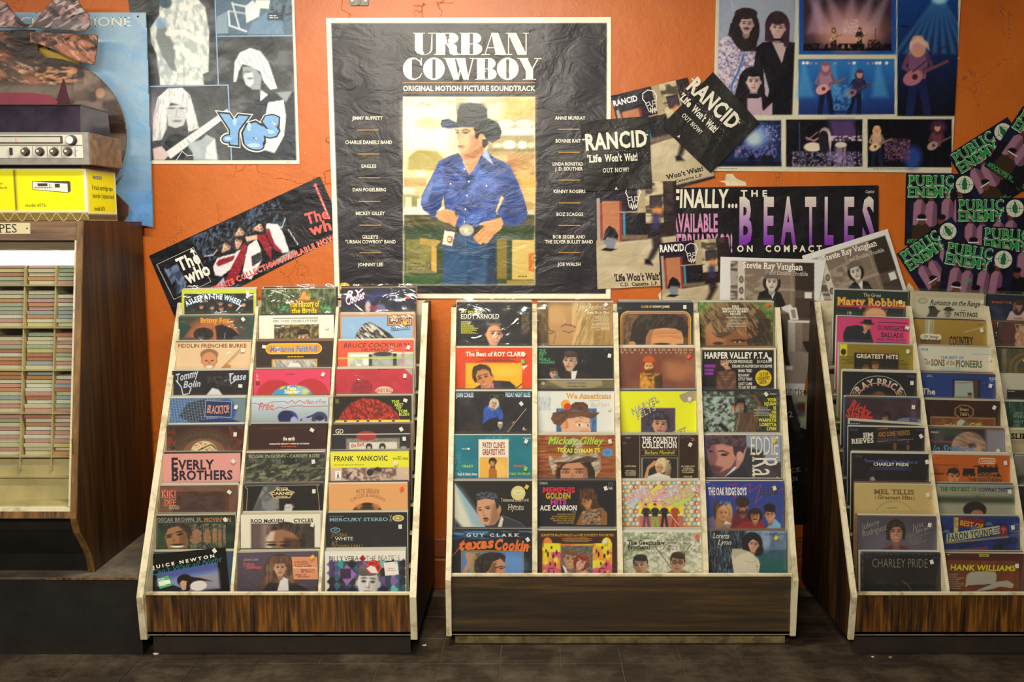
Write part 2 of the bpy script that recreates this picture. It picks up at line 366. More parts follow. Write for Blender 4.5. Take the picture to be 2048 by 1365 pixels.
            if arc:
                m = (a+.3)*h*fx; q = (m-wid/2)/(wid/2); ang = math.atan(2*arc*q/(wid/2)); dx = vx-m; dy = vy
                vx = m+dx*math.cos(ang)-dy*math.sin(ang); vy = arc*q*q+dx*math.sin(ang)+dy*math.cos(ang)
            vx = vx+x0; vy = vy+h
            px = x+vx*cs-vy*sn; py = y+vx*sn+vy*cs
            P = np.stack([px/s.k+s.ox, py/s.k+s.oy], 1)
            if c2 is None: cc = np.tile(hx(c), (len(P), 1))
            else:
                tt = np.clip(V[:, 1:2], 0, 1); cc = hx(c)*tt+hx(c2)*(1-tt)
            s.geo(P, F, cc)
        s.lay += .15
    def geo(s, P, F, cc):
        s.tv.append(np.hstack([P, np.full((len(P), 1), s.lay)])); s.tf.append(F+s.n); s.tc.append(cc); s.n += len(P)
    def B(s, x0, y0, x1, y1, c, rot=0):   # crisp bar
        cx, cy = (x0+x1)/2, (y0+y1)/2; T = R_(rot); P = []
        for a, b in ((x0, y0), (x1, y0), (x1, y1), (x0, y1)):
            dx, dy = a-cx, b-cy; P.append((cx+dx*math.cos(T)-dy*math.sin(T), cy+dx*math.sin(T)+dy*math.cos(T)))
        s.PG(P, c)
    def PG(s, P, c):
        P = np.array(P, float); n = len(P); P = np.stack([P[:, 0]/s.k+s.ox, P[:, 1]/s.k+s.oy], 1)
        from mathutils.geometry import tessellate_polygon
        F = np.array(tessellate_polygon([[Vector((p[0], p[1], 0)) for p in P]]), int).reshape(-1, 3)
        s.geo(P, F, np.tile(hx(c), (n, 1))); s.lay += .1
    def EG(s, cx, cy, rx, ry, c, n=28, rot=0):
        T = R_(rot); L = []
        for i in range(n):
            a = 2*math.pi*i/n; u, v = rx*math.cos(a), ry*math.sin(a); L.append((cx+u*math.cos(T)-v*math.sin(T), cy+u*math.sin(T)+v*math.cos(T)))
        s.PG(L, c)
    def LG(s, pts, w, c):
        for (x0, y0), (x1, y1) in zip(pts, pts[1:]):
            d = math.hypot(x1-x0, y1-y0) or 1; nx, ny = -(y1-y0)/d*w/2, (x1-x0)/d*w/2
            ex, ey = (x1-x0)/d*w*.3, (y1-y0)/d*w*.3
            s.PG([(x0+nx-ex, y0+ny-ey), (x1+nx+ex, y1+ny+ey), (x1-nx+ex, y1-ny+ey), (x0-nx-ex, y0-ny-ey)], c); s.lay -= .1
    def small(s, x0, y0, x1, n, dy, c, h=None, seed=3, al='l', rot=0):   # lines too small to read
        r = random.Random(seed); h = h or dy*.42
        for i in range(n):
            L = (x1-x0)*r.uniform(.45, 1); a = {'l': x0, 'r': x1-L, 'c': (x0+x1-L)/2}[al]; x = a; T = R_(rot)
            while x < a+L:
                w_ = min(r.uniform(1.5, 4)*h, a+L-x)
                if w_ > h*.5:
                    q = [(x, y0+i*dy), (x+w_, y0+i*dy), (x+w_, y0+i*dy+h), (x, y0+i*dy+h)]
                    if rot: q = [(x0+(u-x0)*math.cos(T)-(v-y0)*math.sin(T), y0+(u-x0)*math.sin(T)+(v-y0)*math.cos(T)) for u, v in q]
                    P = np.array(q); P = np.stack([P[:, 0]/s.k+s.ox, P[:, 1]/s.k+s.oy], 1)
                    s.geo(P, np.array([(0, 1, 2), (0, 2, 3)]), np.tile(hx(c), (4, 1)))
                x += w_+h*.7
    def speck(s, x0, y0, x1, y1, n, sz, c, seed=5):
        r = random.Random(seed)
        for i in range(n):
            a, b = r.uniform(x0, x1), r.uniform(y0, y1); k = sz*r.uniform(.4, 1)
            P = np.array([(a, b), (a+k, b+k*r.uniform(-.3, .5)), (a+k*.4, b+k)]); P = np.stack([P[:, 0]/s.k+s.ox, P[:, 1]/s.k+s.oy], 1)
            s.geo(P, np.array([(0, 1, 2)]), np.tile(hx(c), (3, 1)))
    def build(s, name, mat, parent=None, clip=None, loc=None, sub=0):
        ny, nx = s.shape
        P = np.hstack([s.P.reshape(-1, 2), np.zeros((nx*ny, 1))]); cols = s.C.reshape(-1, 3)
        idx = np.arange(nx*ny).reshape(ny, nx)
        F = np.stack([idx[1:, :-1], idx[1:, 1:], idx[:-1, 1:], idx[:-1, :-1]], -1).reshape(-1, 4).tolist()
        if s.tv:
            tv = np.vstack(s.tv); tf = np.vstack(s.tf); tc = np.vstack(s.tc)
            for _ in range(sub):
                q = tv[tf][:, :, :2]; ed = np.sqrt(((q-np.roll(q, 1, 1))**2).sum(2)).max(1); big = ed > 16
                if not big.any(): break
                A, B, C_ = (tf[big][:, i] for i in range(3)); n0 = len(tv); m = len(A)
                mid = lambda T: np.vstack([(T[A]+T[B])/2, (T[B]+T[C_])/2, (T[C_]+T[A])/2])
                tv = np.vstack([tv, mid(tv)]); tc = np.vstack([tc, mid(tc)]); i_ = np.arange(m); ab, bc, ca = n0+i_, n0+m+i_, n0+2*m+i_
                tf = np.vstack([tf[~big], np.stack([A, ab, ca], 1), np.stack([ab, B, bc], 1), np.stack([ca, bc, C_], 1), np.stack([ab, bc, ca], 1)])
            if clip is not None:
                tv[:, 1] = np.minimum(tv[:, 1], clip[3]); tv[:, 0] = np.clip(tv[:, 0], clip[0], clip[2])
            P = np.vstack([P, tv]); cols = np.vstack([cols, tc])
            q = tv[:, :2]; a = q[tf[:, 1]]-q[tf[:, 0]]; b = q[tf[:, 2]]-q[tf[:, 0]]; ar = a[:, 0]*b[:, 1]-a[:, 1]*b[:, 0]
            tf = tf[np.abs(ar) > 1e-5]; ar = ar[np.abs(ar) > 1e-5]
            tf = np.where((ar > 0)[:, None], tf[:, ::-1], tf)+nx*ny
            F += tf.tolist()
        V = s.map(P[:, :2], P[:, 2])
        if loc is not None: V = V-np.array(loc)
        return meshobj(name, V, F, mat, parent, loc, lin(cols), smooth=False)
# ------------------------------------------------------------ structure
random.seed(4)
m, nt, b = mk('orange_wall_paint'); v = coords(nt, (1, 1, 1))
n = noise(nt, v, 2.2, 6, .65); base = ramp(nt, n, [(.3, 'b45610'), (.7, 'ca6a1c')])
vo = nd(nt, 'ShaderNodeTexVoronoi', feature='DISTANCE_TO_EDGE'); vo.inputs['Scale'].default_value = 2.4
nn = nd(nt, 'ShaderNodeTexNoise'); nn.inputs['Scale'].default_value = 6; nn.inputs['Detail'].default_value = 6; nt.links.new(v, nn.inputs['Vector'])
mx = nd(nt, 'ShaderNodeVectorMath', operation='MULTIPLY_ADD'); nt.links.new(nn.outputs[1], mx.inputs[0]); mx.inputs[1].default_value = (.5, .5, .5); nt.links.new(v, mx.inputs[2]); nt.links.new(mx.outputs[0], vo.inputs['Vector'])
crk = ramp(nt, vo.outputs[0], [(.0, (1, 1, 1, 1)), (.006, (0, 0, 0, 1))])
gate = ramp(nt, noise(nt, v, 1.7, 2), [(.5, (0, 0, 0, 1)), (.62, (1, 1, 1, 1))])
cm = nd(nt, 'ShaderNodeMath', operation='MULTIPLY'); nt.links.new(crk, cm.inputs[0]); nt.links.new(gate, cm.inputs[1])
c1 = mixc(nt, cm.outputs[0], base, '8f4212')
chip = ramp(nt, noise(nt, v, 38, 3, .5), [(.74, (0, 0, 0, 1)), (.76, (.7, .7, .7, 1))])
cm2 = nd(nt, 'ShaderNodeMath', operation='MULTIPLY'); nt.links.new(chip, cm2.inputs[0]); nt.links.new(gate, cm2.inputs[1])
nt.links.new(mixc(nt, cm2.outputs[0], c1, 'd9c9a0'), b.inputs['Base Color'])
b.inputs['Roughness'].default_value = .38; h = nd(nt, 'ShaderNodeMath', operation='SUBTRACT')
nt.links.new(noise(nt, v, 14, 8, .7), h.inputs[0]); nt.links.new(cm.outputs[0], h.inputs[1]); bump(nt, b, h.outputs[0], .45, .006)
M['wall'] = m
wb = MB().box(-3.2, WALL, 0, 3.2, WALL+.1, 3.05).o('wall_back', M['wall']); tag(wb, kind='structure')
M['wallbase'] = worn('dirty_orange_baseboard_paint', '9c4a12', '52290c', .5, 5, .25, .55)
bb = MB().prism([(WALL, 0), (WALL, .234), (WALL-.008, .234), (WALL-.012, .222), (WALL-.012, .215), (WALL-.02, .15), (WALL-.016, .14), (WALL-.02, .13), (WALL-.02, 0)], -1.49, 3.2).o('baseboard_back', M['wallbase'])
tag(bb, kind='structure')
# floor: slab with single tiles proud of recessed joints
fl = MB().box(-3.2, -1.0, -.05, 3.2, WALL+.1, -.004).o('floor', worn('dark_tile_joint', '7a6e58', '4a4032', .9, 10)); tag(fl, kind='structure')
m, nt, b = mk('worn_brown_vinyl_tile'); v = coords(nt, (1, 1, 1), 'Object'); oi = nd(nt, 'ShaderNodeObjectInfo')
vv = nd(nt, 'ShaderNodeVectorMath', operation='ADD'); nt.links.new(v, vv.inputs[0]); nt.links.new(oi.outputs['Location'], vv.inputs[1])
mp = nd(nt, 'ShaderNodeMapping'); mp.inputs['Scale'].default_value = (2.2, 9, 1); nt.links.new(vv.outputs[0], mp.inputs[0])
a = ramp(nt, noise(nt, mp.outputs[0], 3, 8, .72, .6), [(.3, '1f1710'), (.7, '3b3024')])
dust = ramp(nt, noise(nt, vv.outputs[0], 4.5, 6, .7), [(.45, (0, 0, 0, 1)), (.75, (.55, .55, .55, 1))])
nt.links.new(mixc(nt, dust, a, '6f6350'), b.inputs['Base Color']); b.inputs['Roughness'].default_value = .5
bump(nt, b, noise(nt, vv.outputs[0], 25, 5), .2); M['tile'] = m
T = .2286; tm = MB().box(-T/2+.0012, -T/2+.0012, -.004, T/2-.0012, T/2-.0012, 0).o('tile', M['tile'], fl, bev=.0008)
first = True
x0 = xat(1000, 1328, 3.596)
for j in range(-1, 4):
    for i in range(-10, 10):
        cx, cy = x0+(i+.5)*T, 3.596+(j-.5)*T+(.0 if j < 4 else 0)
        if cx > 2.6 or cx < -2.6: continue
        if first: t_ = tm; first = False
        else: t_ = tm.copy(); COL.objects.link(t_)
        t_.location = (cx, cy, random.uniform(-.0006, .0003)); t_.parent = fl

# ------------------------------------------------------------ record racks
WB = .312   # record sleeve edge
TH = R_(8)
def rack(name, x0, x1, cols, pitch, rows, yz, front, kick, matf, mats, prof, shelves, label, tb, tp):
    """yz: list of (y, z) of the sleeve tops per row; front=(y, z0, z1); prof: side outline (y, z)"""
    yb = 4.33
    t = empty(name, ((x0+x1)/2, (front[0]+yb)/2, 0)); tag(t, label, 'record rack'); L = t.location
    def P(mb, nm, mat, bev=0): 
        mb.v = [(a-L[0], b_-L[1], c) for a, b_, c in mb.v]; return mb.o(nm, mat, t, bev=bev)
    for (a, b_) in ((x0, x0+tp), (x1-tp, x1)):
        side = P(MB().prism(prof+[(yb, prof[-1][1]), (yb, prof[0][1])], a, b_), 'side_panel', mats)
        e = MB()
        for (p, q) in zip(prof, prof[1:]):
            e.add([(a-.0015, p[0]-.012, p[1]), (b_+.0015, p[0]-.012, p[1]), (b_+.0015, p[0]+.004, p[1]), (a-.0015, p[0]+.004, p[1]),
                   (a-.0015, q[0]-.012, q[1]), (b_+.0015, q[0]-.012, q[1]), (b_+.0015, q[0]+.004, q[1]), (a-.0015, q[0]+.004, q[1])], BF)
        P(e, 'edge_strip', M['cream'])
        inn = (b_, b_+.002) if a == x0 else (a-.002, a)
        P(MB().prism([(p[0]+.004, p[1]) for p in prof]+[(yb, prof[-1][1]), (yb, prof[0][1])], *inn), 'side_lining', M['cream'])
    yf, z0, z1 = front
    P(MB().box(x0+tp, yf, z0, x1-tp, yf+.012, z1), 'front_panel', matf, .0008)
    P(MB().box(x0+tp, yf-.002, z1, x1-tp, yf+.016, z1+.008), 'top_cap', M['cream'])
    P(MB().box(x0+tp, yb-.008, .06, x1-tp, yb, prof[0][1]), 'back_panel', M['cream'])
    P(MB().box(x0+.03, kick[0], 0, x1-.03, kick[0]+.018, z0), 'kick_board', kick[1])
    P(MB().box(x0+tp, yf, z0-.001, x1-tp, yb, z0+.012), 'bottom_board', M['cream'])
    for i in range(1, len(cols)):
        xm = (cols[i-1]+cols[i])/2
        y_a, z_a = yz[0]; y_b, z_b = yz[-1]; dy = (y_a-y_b)/(z_a-z_b)
        pr = [(y_a-.012+dy*(tb-z_a), tb), (y_b-.012+dy*(z1+.02-z_b), z1+.02), (yf+.02, z1-.02), (yf+.02, z0+.02), (yb-.01, z0+.02), (yb-.01, tb)]
        P(MB().prism(pr, xm-shelves/2, xm+shelves/2), 'divider', M['cream'])
    segs = [x0+tp+.002]+[(cols[i-1]+cols[i])/2 for i in range(1, len(cols))]+[x1-tp-.002]
    for (y, z) in yz:
        by = y-WB*math.sin(TH); bz = z-WB*math.cos(TH)
        for i in range(len(cols)):
            P(MB().box(segs[i]+shelves/2, by-.006, bz-.013, segs[i+1]-shelves/2, by+.036, bz-.007), 'shelf', M['cream'])
    return t
topsL = [578, 631, 683, 740, 795, 851, 906, 970, 1030, 1105]
topsM = [605, 696, 783, 871, 963, 1062]
topsR = [582, 636, 690, 745, 798, 855, 908, 970, 1034, 1107]
def mkyz(tops, y0, y1):
    n = len(tops); L = []
    for k, p in enumerate(tops):
        y = y0+(y1-y0)*k/(n-1); L.append((y, zat(p, y)))
    return L
yzL = mkyz(topsL, 4.20, 3.75); yzM = mkyz(topsM, 4.14, 3.83); yzR = mkyz(topsR, 4.24, 3.76)
colsL = [-1.315, -.98, -.645]; colsM = [-.158, .176, .510, .844]; colsR = [1.427, 1.752, 2.078]
rack('record_rack', -1.492, -.44, colsL, .334, 10, yzL, (3.66, .086, .244), (3.695, M['kick']), M['brownwood'], M['darkwood'],
     [(4.21, 1.315), (3.672, .30), (3.645, .245), (3.665, .07)], .012, 'left record rack, brown woodgrain front and cream edges, three columns of sleeves', 1.30, .022)
rack('record_rack', -.335, 1.026, colsM, .334, 6, yzM, (3.755, .048, .283), (3.785, M['kickcream']), M['hwood'], M['darkwood'],
     [(4.15, 1.30), (3.80, .40), (3.742, .275), (3.757, .045)], .02, 'middle record rack with dark crosswise woodgrain front and four columns', 1.28, .018)
rack('record_rack', 1.205, 2.27, colsR, .326, 10, yzR, (3.66, .086, .244), (3.695, M['kick']), M['brownwood'], M['sidewood'],
     [(4.26, 1.315), (3.70, .34), (3.645, .245), (3.665, .07)], .012, 'right record rack with tall dark wood side, cut off by the picture edge', 1.30, .018)

ORD = ['top', 'second', 'third', 'fourth', 'fifth', 'sixth', 'seventh', 'eighth', 'ninth', 'bottom']
ORM = ['top', 'second', 'third', 'fourth', 'fifth', 'bottom']
COLN = {'L': ['left', 'centre', 'right'], 'M': ['first', 'second', 'third', 'fourth'], 'R': ['left', 'centre', 'right']}
RN = {'L': 'left rack', 'M': 'middle rack', 'R': 'right rack'}
CROP = {'A': (330, 560, 4.016), 'B': (310, 720, 3.864), 'C': (290, 890, 3.724), 'D': (270, 1000, 3.413), 'E': (890, 580, 5.851), 'F': (1220, 580, 5.851),
        'G': (890, 770, 5.851), 'H': (1220, 770, 5.851), 'I': (890, 955, 5.851), 'J': (1220, 955, 5.389), 'K': (1600, 560, 4.571), 'L': (1620, 730, 4.785),
        'M': (1640, 890, 5.02), 'N': (1640, 1020, 3.956), 'X': (1840, 560, 5.6875), 'Y': (1840, 780, 6.207), 'Z': (1840, 980, 6.207)}
# shared meshes
def bagmesh(seed):
    rs = np.random.RandomState(seed); nx, ny = 22, 22; w_, h_ = .321, .329
    V = []; ph = rs.rand(6)*6
    for j in range(ny+1):
        for i in range(nx+1):
            u, v_ = i/nx, j/ny
            d = .0010*math.sin(u*9+ph[0]+v_*7)+.0007*math.sin(u*21+v_*15+ph[1])+.0006*math.sin(v_*30+ph[2]-u*11)
            edge = min(u, 1-u)*12
            V.append(((u-.5)*w_, -.0062-abs(d)*min(1, edge), (v_)*h_-.001))
    F = [(j*(nx+1)+i, j*(nx+1)+i+1, (j+1)*(nx+1)+i+1, (j+1)*(nx+1)+i) for j in range(ny) for i in range(nx)]
    o = meshobj('plastic_sleeve', V, F, M['bag'], smooth=True); me = o.data; bpy.data.objects.remove(o); return me
BAGS = [bagmesh(s) for s in range(6)]
def stickmesh(mat):
    o = MB().box(-.5, -.0003, -.5, .5, .0003, .5).o('s', mat); me = o.data; bpy.data.objects.remove(o); return me
STK = {k: stickmesh(M[v]) for k, v in dict(w='white', o='orange', y='yellow', g='green').items()}
def boxmesh(c, edge='cfc8b4', th=.0035):
    V = boxv(-WB/2, 0, 0, WB/2, th, WB); cols = np.tile(lin(hx(c)), (8, 1)); cols[4:] = lin(hx(edge)*.9)
    o = meshobj('b', V, BF, M['print'], cols=cols); me = o.data; bpy.data.objects.remove(o); return me
BACKS = [boxmesh(c, c) for c in ('d8d2c0', 'c9bfa4', 'b9b6ae', '26231f', '4a4540', 'e2dccb', '8f6a50', '3f566b')]
def place(o, rk, row, ci, dx=0, dk=0, dz=0, roll=0):
    yz = dict(L=yzL, M=yzM, R=yzR)[rk][row]; cx = dict(L=colsL, M=colsM, R=colsR)[rk][ci]+dx
    sag = {'L': -.010, 'M': 0, 'R': .034-.003*row}[rk]; x00 = {'L': -1.0, 'M': 0, 'R': 1.427}[rk]
    z = yz[1]-sag*(cx-x00)+dz
    by = yz[0]-WB*math.sin(TH)+dk*math.cos(TH); bz = z-WB*math.cos(TH)-dk*math.sin(TH)
    o.matrix_world = Matrix.Translation((cx, by, bz)) @ Matrix.Rotation(-TH, 4, 'X') @ Matrix.Rotation(roll+math.atan(sag)*1, 4, 'Y')
BAG_ON = True
def sleeve(rk, row, ci, look, crop, box, bg, fn, st=None, roll=0, bag=1, extra=3, dz=0):
    """box: sleeve left, top, right, visible bottom in crop pixels"""
    ox, oy, k = CROP[crop]; rr = random.Random(hash((rk, row, ci)) % 9999 if False else row*37+ci*11+ord(rk))
    l, tp, r, bt = box; wpx = (r-l)/k; L = ox+l/k; Tp = oy+tp/k; hv = (bt-tp)/k
    root = meshobj('record_sleeve', boxv(-WB/2, 0, 0, WB/2, .0035, WB), BF, M['print'], cols=np.tile(lin(hx(bg)), (8, 1)))
    H_ = min(hv*1.10, wpx)
    def mp(P, lay):
        q = np.empty((len(P), 3)); q[:, 0] = (P[:, 0]-L)/wpx*WB-WB/2; q[:, 2] = WB-(P[:, 1]-Tp)/wpx*WB; q[:, 1] = -.0004-lay*.00022; return q
    c = Cv([(L, Tp), (L+wpx, Tp), (L+wpx, Tp+H_), (L, Tp+H_)], 1.45, mp, bg, CROP[crop])
    fn(c)
    c.build('cover_art', M['print'], root, clip=(L, Tp, L+wpx, Tp+H_))
    for (sx, sy, kc, rt) in (st or []):
        s_ = bpy.data.objects.new('price_sticker', STK[kc]); COL.objects.link(s_); s_.parent = root
        p = mp(np.array([[ox+sx/k, oy+sy/k]]), 0)[0]; s_.location = (p[0], -.0058, p[2])
        s_.scale = (.0135, 1, .0165); s_.rotation_euler = (0, R_(-rt), 0)
    if bag:
        g = bpy.data.objects.new('plastic_sleeve', BAGS[rr.randrange(6)]); COL.objects.link(g); g.parent = root
        g.location = (rr.uniform(-.001, .003), 0, rr.uniform(0, .004))
        if rr.random() < .5: g.scale = (-1, 1, 1)
    place(root, rk, row, ci, 0, 0, dz, roll)
    look = ' '.join(q for q in look.split() if q not in ('a', 'the')); look = look.replace(' and ', ', ') if len(look.split()) > 10 else look
    on = (ORM if rk == 'M' else ORD)[row]
    tag(root, f'{look}, {RN[rk]}, {on} row, {COLN[rk][ci]} column', 'record sleeve', 'record sleeves facing out in the '+RN[rk])
    nm = ['first', 'second', 'third', 'fourth']
    for q in range(extra):
        s_ = bpy.data.objects.new('record_sleeve', BACKS[rr.choice([0, 1, 2, 5, 0, 3, 4, 6, 7])]); COL.objects.link(s_)
        place(s_, rk, row, ci, rr.uniform(-.003, .006), .0075*(q+1), .003+q*.0024+rr.uniform(0, .0045), rr.uniform(-.004, .004))
        tag(s_, f'{nm[q]} sleeve edge behind the front one, {RN[rk]}, {on} row, {COLN[rk][ci]} column', 'record sleeve', 'record sleeves standing behind the front ones')
    return root
# ------------------------------------------------------------ covers, left rack
W_ = 'ece8dc'; K_ = '16131a'
def f(a):
    a.R(180, 110, 745, 300, '15161c')
    for x, y in ((318, 215), (404, 222), (472, 190), (478, 232), (548, 200)): a.H(x, y, 15, 'd69a76', '2a1c18', 's'); a.S(x, y, 14, '20242a')
    a.E(655, 205, 16, 14, 'd69a76'); a.E(470, 275, 70, 12, 'bcc6cc', .6)
    a.t('ASLEEP AT THE WHEEL', 415, 112, 40, 'eaf2fa', 430, 'c', 2, arc=58, st=('2f86c8', .06, .12))
    a.R(160, 80, 175, 300, 'c4d437'); a.R(735, 80, 760, 300, 'c4d437')
sleeve('L', 0, 0, 'yellow-green bordered sleeve with a small band on black', 'A', (160, 78, 755, 280), 'c4d437', f, [(690, 108, 'w', 20)])
def f(a):
    a.G(790, 70, 1390, 300, '4d5d38', '394a30'); a.N(790, 70, 1390, 300, '8a9460', .7, 22, 30, 2); a.N(790, 70, 1390, 300, '1d2c1a', .7, 10, 40, 5)
    a.P_([(1080, 170), (1130, 88), (1185, 170)], 'd98a3c'); a.N(1080, 90, 1185, 170, 'f3c26a', .7, 10)
    a.R(1020, 160, 1250, 260, '8a5a24', .8, 12)
    a.t('The History of', 1133, 170, 46, 'f5e21a', 235, 'c', 1, sf=1, st=('5a3008', .05, .06)); a.t('the Byrds', 1133, 226, 44, 'f5e21a', 200, 'c', 1, sf=1)
    for x in (960, 1300): a.N(x-40, 210, x+40, 245, '3fbf7a', .9, 12, 12, 3)
sleeve('L', 0, 1, 'mossy green sleeve with yellow storybook lettering', 'A', (790, 72, 1385, 250), '47552f', f)
def f(a):
    a.N(1400, 60, 2020, 300, '2b2a52', .5, 90); a.E(1720, 165, 130, 75, '1c2870', .8, 30); a.E(1750, 190, 100, 60, '0f1024', .9, 20)
    a.E(1620, 215, 24, 50, 'd9c4c4', .9, 14); a.E(1720, 235, 45, 45, '8a86c8', .7, 20); a.E(1665, 222, 34, 18, '9a2838', .8, 10); a.L([(1650, 130), (1800, 120), (1850, 165)], 8, '3a57d0', .7, 8)
    a.t('RY', 1425, 88, 62, 'f2f0f2', 130, 'l', 1, .35, -8, st=('b03ac0', .06, .06)); a.t('Cooder', 1420, 140, 66, 'f2f0f2', 165, 'l', 1, .3, -22, st=('b03ac0', .06, .06))
    a.L([(1890, 165), (1985, 120)], 16, 'f4f4f4', .9, 10)
sleeve('L', 0, 2, 'black sleeve with a blue car glow and white brush lettering', 'A', (1400, 60, 2010, 265), '14121c', f, [(1952, 137, 'o', -25)])
def f(a):
    a.G(115, 290, 735, 500, '3a3a34', '6a3c22'); a.E(430, 470, 250, 170, 'b8683a', .9, 70); a.P_([(115, 290), (220, 380), (130, 500), (115, 500)], '1f3d3a'); a.P_([(735, 290), (560, 340), (650, 500), (735, 500)], '39403f', .9)
    a.E(320, 440, 82, 55, '140f0e'); a.N(240, 390, 400, 500, '4a342a', .6, 9, 14); a.P_([(415, 375), (470, 360), (560, 395), (630, 460), (640, 500), (430, 500), (425, 420)], '120e10'); a.E(205, 478, 60, 14, '444a58'); a.E(300, 480, 30, 22, '4a4a55'); a.E(600, 475, 42, 22, '3f3f4a'); a.L([(500, 430), (490, 495)], 6, '8a94b0')
    a.t('Britny Fox', 415, 305, 40, 'f2a32c', 240, 'c', 2, sf=1)
    a.R(115, 290, 735, 298, '1f6a60'); a.R(722, 290, 735, 500, '1c6054')
sleeve('L', 1, 0, 'brown and teal sleeve with two dark hair crowns and gothic lettering', 'A', (115, 290, 735, 490), '2c5a52', f, [(652, 320, 'w', 35)])
def f(a):
    a.R(900, 342, 1255, 500, '6a5a38'); a.N(900, 342, 1255, 500, 'a8935a', .9, 22, 22, 3); a.N(900, 342, 1255, 500, '2e2a18', .8, 14, 14, 8)
    a.H(1132, 450, 42, 'e6b48e', '2a1a12', 'p'); a.B(893, 288, 1250, 293, '2a2a2a'); a.t('PHIL OCHS: CHORDS OF FAME', 1070, 304, 20, '4a4a4a', 355, 'c', 0, sf=1)
sleeve('L', 1, 1, 'white sleeve with a photo of a young man by bushes', 'A', (780, 268, 1375, 480), 'ece8da', f, [(1322, 365, 'w', 20)])
def f(a):
    a.R(1405, 292, 1975, 500, '8fb4dc'); a.P_([(1505, 500), (1530, 420), (1590, 350), (1640, 340), (1720, 385), (1790, 430), (1860, 500)], '1e1c1a')
    a.N(1505, 340, 1860, 500, 'd8d4c8', .95, 40, 7, 4, .5, 6, 40, a.pm([(1505, 500), (1530, 420), (1590, 350), (1640, 345), (1720, 395), (1800, 500)]))
    a.B(1772, 290, 1972, 368, '3a1d16'); a.B(1777, 295, 1967, 363, 'd9a777'); a.t('BLACKFOOT', 1872, 306, 46, '3a1d16', 180, 'c', 2)
    a.B(1805, 374, 1952, 408, '22304a', -4); a.B(1809, 378, 1948, 404, '9fc0e2', -4); a.t('MARAUDER', 1878, 382, 20, '22304a', 130, 'c', 1, rot=-4)
sleeve('L', 1, 2, 'sky blue sleeve with spiky black-and-white fur and orange border', 'A', (1392, 278, 1990, 470), 'd8812c', f, [(1918, 352, 'y', 30)])
def f(a):
    a.H(378, 640, 58, 'c8825a', '7a5030', 's', fr=0, sm=1, shade=.35); a.E(378, 590, 74, 44, '8f6a45', .9); a.E(378, 628, 60, 56, 'cf8e64'); a.E(355, 640, 10, 5, '3a2018'); a.E(402, 640, 10, 5, '3a2018'); a.E(378, 690, 32, 9, 'f4ece0'); a.E(378, 655, 8, 14, 'a86a48')
    a.L([(632, 548), (480, 700)], 4, '5a3820'); a.L([(640, 560), (495, 700)], 3, '8a5a38'); a.P_([(480, 700), (520, 668), (555, 680), (550, 710), (480, 712)], 'c0784e')
    a.t('FIDDLIN FRENCHIE BURKE', 402, 505, 30, '7a4a24', 555, 'c', 1, rot=0.5)
sleeve('L', 2, 0, 'tan sleeve with a grinning fiddler holding a bow', 'A', (105, 490, 715, 705), 'e2c39a', f, [(652, 560, 'w', 90)])
def f(a):
    a.EG(865, 551, 50, 43, 'f0c828'); a.EG(1215, 551, 50, 43, 'f0c828'); a.B(865, 508, 1215, 594, 'f0c828'); a.EG(865, 551, 42, 35, 'e0912a'); a.EG(1215, 551, 42, 35, 'e0912a'); a.B(865, 516, 1215, 586, 'e8a52c')
    a.t('Marianne Faithfull', 1035, 530, 42, '6f86c8', 370, 'c', 1, .15, st=('3d3f7a', .04, .05)); a.small(945, 612, 1165, 1, 8, 'e8c030', 7, al='c')
    a.R(866, 634, 1226, 720, 'e0a42a'); a.R(876, 644, 1216, 720, 'c9cbc8'); a.N(876, 644, 1216, 720, '787a78', .8, 60, 8, 3, .5, 5, 60); a.P_([(975, 720), (1010, 665), (1080, 665), (1120, 720)], 'e4e4e0')
sleeve('L', 2, 1, 'dark brown sleeve with blue lettering in a yellow capsule', 'A', (745, 492, 1345, 692), '33231e', f, [(808, 534, 'w', 80)])
def f(a):
    a.R(1458, 575, 1985, 720, 'e8d8b0'); a.R(1472, 590, 1985, 720, 'e9e8e2'); a.R(1625, 590, 1650, 720, '2c2c2e'); a.R(1650, 590, 1815, 720, 'aab0b0'); a.R(1815, 585, 1845, 720, '1e1e20'); a.R(1845, 590, 1985, 720, 'b8bcbc'); a.N(1472, 590, 1985, 720, '6a7070', .4, 50)
    a.E(1735, 590, 75, 18, '3a3a3c')
    a.t('BRUCE COCKBURN', 1680, 503, 34, '5a2018', 515, 'c', 0, .2); a.t('HUMANS', 1670, 543, 26, '5a2018', 215, 'c', 0, .2)
    a.B(1382, 612, 1985, 618, 'a8d428'); a.B(1382, 622, 1985, 626, 'd4e060'); a.B(1885, 480, 1890, 700, 'e050a0'); a.B(1898, 480, 1903, 700, 'e050a0')
sleeve('L', 2, 2, 'orange-red sleeve, handwritten title, crossing green and pink lines', 'A', (1380, 482, 1975, 690), 'e0583a', f, [(1937, 540, 'w', -15)])
def f(a):
    a.P_([(330, 920), (350, 810), (420, 765), (500, 790), (560, 860), (600, 930)], '0f0b10'); a.P_([(350, 920), (400, 860), (450, 875), (490, 930)], 'dcdce2', .95, 10); a.N(360, 770, 560, 850, '57505e', .7, 30, 8, 2, .5, 4, 30)
    for (x, y, w2) in ((92, 762, 190), (520, 758, 150)): pass
    a.t('Tommy', 92, 755, 58, 'c4cce4', 185, 'l', 1, .4, -14); a.t('Bolin', 160, 808, 52, 'c4cce4', 140, 'l', 1, .35, -4); a.LG([(110, 800), (150, 850), (165, 915), (215, 905), (230, 860)], 9, 'c4cce4'); a.t('Tease', 520, 748, 56, 'c4cce4', 145, 'l', 1, .4, -2); a.LG([(540, 750), (548, 830), (590, 800)], 8, 'c4cce4')
